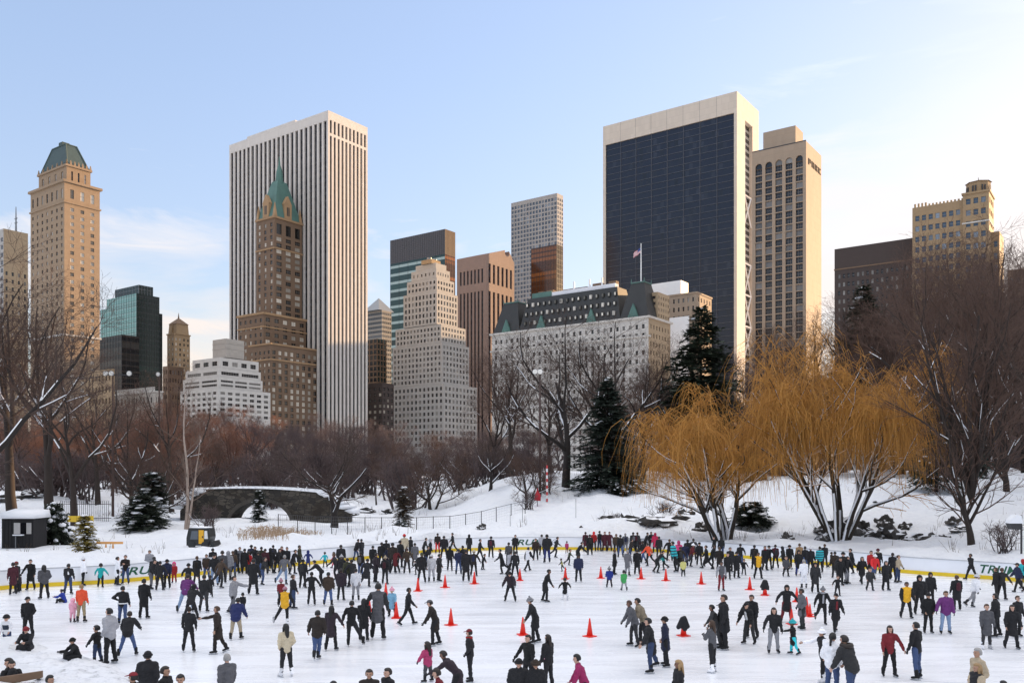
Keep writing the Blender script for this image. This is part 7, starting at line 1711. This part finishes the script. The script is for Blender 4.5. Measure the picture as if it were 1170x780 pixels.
    # rocks breaking through the snow
    rk = [(697, 594, 1.5, .5), (718, 596, 2.0, .8), (735, 600, 2.6, .8), (752, 598, 3.2, .9), (767, 595, 2.6, .8), (782, 588, 1.2, .6), (800, 605, 1., .7), (944, 615, 1.6, .9), (957, 611, 2.6, 1.5), (1003, 617, 1.3, .8), (1018, 615, 2., 1.1), (1013, 603, 1., 1.1), (1047, 619, 1.8, .7), (1060, 620, 2., .8), (1078, 619, .9, .5), (1097, 607, 1.4, .4), (1035, 603, .8, .5), (899, 617, .9, .6), (550, 604, .7, .4), (664, 603, .3, .2), (1009, 598, 1.2, .8), (985, 606, 1.4, .9), (1088, 596, .9, .5), (420, 585, 2., .7), (445, 586, 1.6, .6), (405, 587, 1.3, .5), (12, 572, 3.2, 1.), (38, 568, 3., 1.), (480, 583, 1.2, .5)]
    for i, (px, py, wd, hg) in enumerate(rk):
        d = ground_d(px, py, 55); x = wx(px, d); m = MB(); m.blob((0, 0, 0), 1, i, .9, 3, 0, (wd * .55, wd * .5, hg * .75)); o = m.build('rock', ROCK, None, False); o.location = (x, d, tz(x, d) + hg * .12); o.rotation_euler = (0, 0, i * 1.1); thing(o, 'dark rock breaking through the snow', 'rock', 'rocks in the snow', (px, py), None, 'rock')
    # dry reeds by the bridge
    rg = random.Random(12); S = []
    for i in range(850):
        px = rg.gauss(315, 26); 
        if not 272 < px < 372: continue
        d = rg.uniform(68, 82) if px < 330 else rg.uniform(74, 86); x = wx(px, d); z = tz(x, d); hgt = rg.uniform(.25, 1.25) * max(.3, 1 - abs(px - 300) / 85); a = rg.uniform(-.5, .5); q = (x + a * hgt * .5, d + rg.uniform(-.2, .2), z + hgt * .75); S.append((x, d, z - .05, .012, *q, .012)); S.append((*q, .014, q[0] + a * hgt * .6, q[1], q[2] + hgt * .1, .02))
    o = link('dry_reeds', segs_mesh('dry_reeds', S, 3, [plain('reed_tan', (.40, .27, .16), .9, .35, 3., 0)])); o['kind'] = 'stuff'; o['label'] = 'tan dry reeds standing in snow before the stone bridge'; o['category'] = 'reeds'
    S = []                          # dead weeds and fallen twigs poking through the snow banks
    for i in range(1500):
        px = rg.uniform(-20, 1190); d = rg.uniform(56, 135); x = wx(px, d); sd_ = float(rink_dist([x], [d])[0][0])
        if sd_ < 3 or noise.noise(Vector((x * .13, d * .13, 9))) < .12: continue
        z = tz(x, d)
        for k in range(rg.randint(2, 5)):
            a, b_ = rg.gauss(0, .3), rg.gauss(0, .3); h = rg.uniform(.15, .75); S.append((x + a * .3, d + b_ * .3, z - .15, .012, x + a * (.3 + h), d + b_ * (.3 + h), z + h, .006))
    o = link('dead_weeds', segs_mesh('dead_weeds', S, 3, [plain('weed_brown', (.10, .065, .04), .9, .35, 3., 0)])); o['kind'] = 'stuff'; o['label'] = 'dead brown weeds poking through the snow banks behind the rink'; o['category'] = 'weeds'
    # heap of trodden snow, the bench in the corner
    xs = np.linspace(-24, -8, 60); ys = np.linspace(22.5, 33.5, 44); GX, GY = np.meshgrid(xs, ys); s, inn = rink_dist(GX.ravel(), GY.ravel()); sd = s - inn
    hh = np.clip((sd + 1.1) / 1.6, 0, 1); hh = hh * hh * (3 - 2 * hh); nz = np.array([noise.noise(Vector((a * .9, b * .9, 1))) + .6 * noise.noise(Vector((a * 2.6, b * 2.6, 4))) + .35 * noise.noise(Vector((a * 6, b * 6, 2))) for a, b in zip(GX.ravel(), GY.ravel())])
    Z = -.12 + hh * (.50 + .26 * nz) * np.interp(GY.ravel(), [26, 28.5, 30.5, 33], [1, .9, .5, .3]) - .06 * (hh < .01); nx = len(xs); I, J_ = np.meshgrid(np.arange(nx - 1), np.arange(len(ys) - 1)); a = (J_ * nx + I).ravel()
    struct(link('snow_heap', np_mesh('snow_heap', np.stack([GX.ravel(), GY.ravel(), Z], 1), np.stack([a, a + 1, a + nx + 1, a + nx], 1), [TRODDEN], True)))
    d = 24.2; WD = plain('bench_wood', (.16, .095, .055), .7, .3, 2.5, .3); r = empty('wooden_bench', (wx(-40, d), d, .4)); x1 = wx(46.5, d) - r.location.x; zt = wz(766.5, d) - .4; sl = .10; m = MB()
    m.add([(0, 0, zt - .55), (x1, 0, zt - .19), (x1, .12, zt - .19), (0, .12, zt - .55), (0, 0, zt - .30), (x1, 0, zt), (x1, .12, zt), (0, .12, zt - .30)], [(3, 2, 1, 0), (4, 5, 6, 7), (0, 1, 5, 4), (1, 2, 6, 5), (2, 3, 7, 6), (3, 0, 4, 7)]); m.build('backrest', WD, r)
    m = MB(); m.add([(0, -.5, zt - .62), (x1 - .12, -.1, zt - .36), (x1 - .12, .02, zt - .36), (0, -.2, zt - .62), (0, -.5, zt - .54), (x1 - .12, -.1, zt - .28), (x1 - .12, .02, zt - .28), (0, -.2, zt - .54)], [(3, 2, 1, 0), (4, 5, 6, 7), (0, 1, 5, 4), (1, 2, 6, 5), (2, 3, 7, 6), (3, 0, 4, 7)]); m.build('seat', WD, r)
    for k in (.2, .92): m = MB(); m.box(x1 * k, .02, -.5, x1 * k + .1, .1, zt - .3); m.build('leg', WD, r)
    thing(r, '', 'bench', None, (25, 772), None, 'prop', 'weathered wooden bench end in the bottom corner of the picture')

# ------------------------------------------------------------------ labels: everything left without one of its own is told apart by a neighbour
def settle_labels():
    used = {}
    for t in REG:
        if t['label']: t['o']['label'] = t['label']; used[t['label']] = 1
    anchors = [t for t in REG if t['label'] and t['short'] and t['at']]
    shorts = {}
    for a in anchors: shorts.setdefault(a['short'], []).append(a)
    anchors = [a for a in anchors if len(shorts[a['short']]) == 1]
    for t in sorted([t for t in REG if not t['label']], key=lambda t: -t['at'][1]):
        fam = t['fam']; x, y = t['at']; done = False
        ok = {'person': ('person',), 'cone': ('person',), 'tree': ('building', 'tree', 'prop'), 'rock': ('tree', 'prop'), 'prop': ('tree', 'prop')}[fam]
        cand = sorted([a for a in anchors if a['fam'] in ok], key=lambda a: math.hypot(a['at'][0] - x, (a['at'][1] - y) * (1.6 if fam in ('person', 'cone') else .5)))
        for wide in (0, 1, 2):
            for a in cand[:30]:
                dx, dy = x - a['at'][0], y - a['at'][1]
                if fam in ('person', 'cone'): rel = ('just in front of' if dy > 0 else 'just behind') if abs(dy) > 6 and abs(dx) < 14 else ('to the right of' if dx > 0 else 'to the left of')
                elif a['fam'] == 'building': rel = 'standing before' if abs(dx) < 45 else ('right of' if dx > 0 else 'left of')
                else: rel = 'beside' if abs(dx) < 25 else ('right of' if dx > 0 else 'left of')
                if wide: rel = ('a little further ', 'well ')[wide - 1] + ('right of' if dx > 0 else 'left of')
                lab = f"{t['base']} {rel} {a['short']}"
                if len(lab.split()) > 16 and ' and ' in t['base']: lab = f"{t['base'].split(' and ')[0]} {rel} {a['short']}"
                if lab in used or len(lab.split()) > 16: continue
                used[lab] = 1; t['o']['label'] = lab; done = True; break
            if done: break
        if not done: t['o']['label'] = ' '.join(t['base'].split()[:16])

proto_trees()
setup_view(); build_setting(); build_city(); plant_trees(); build_people(); build_props(); settle_labels()
SC.cycles.max_bounces = 6; SC.cycles.diffuse_bounces = 3; SC.cycles.glossy_bounces = 3; SC.cycles.use_denoising = True
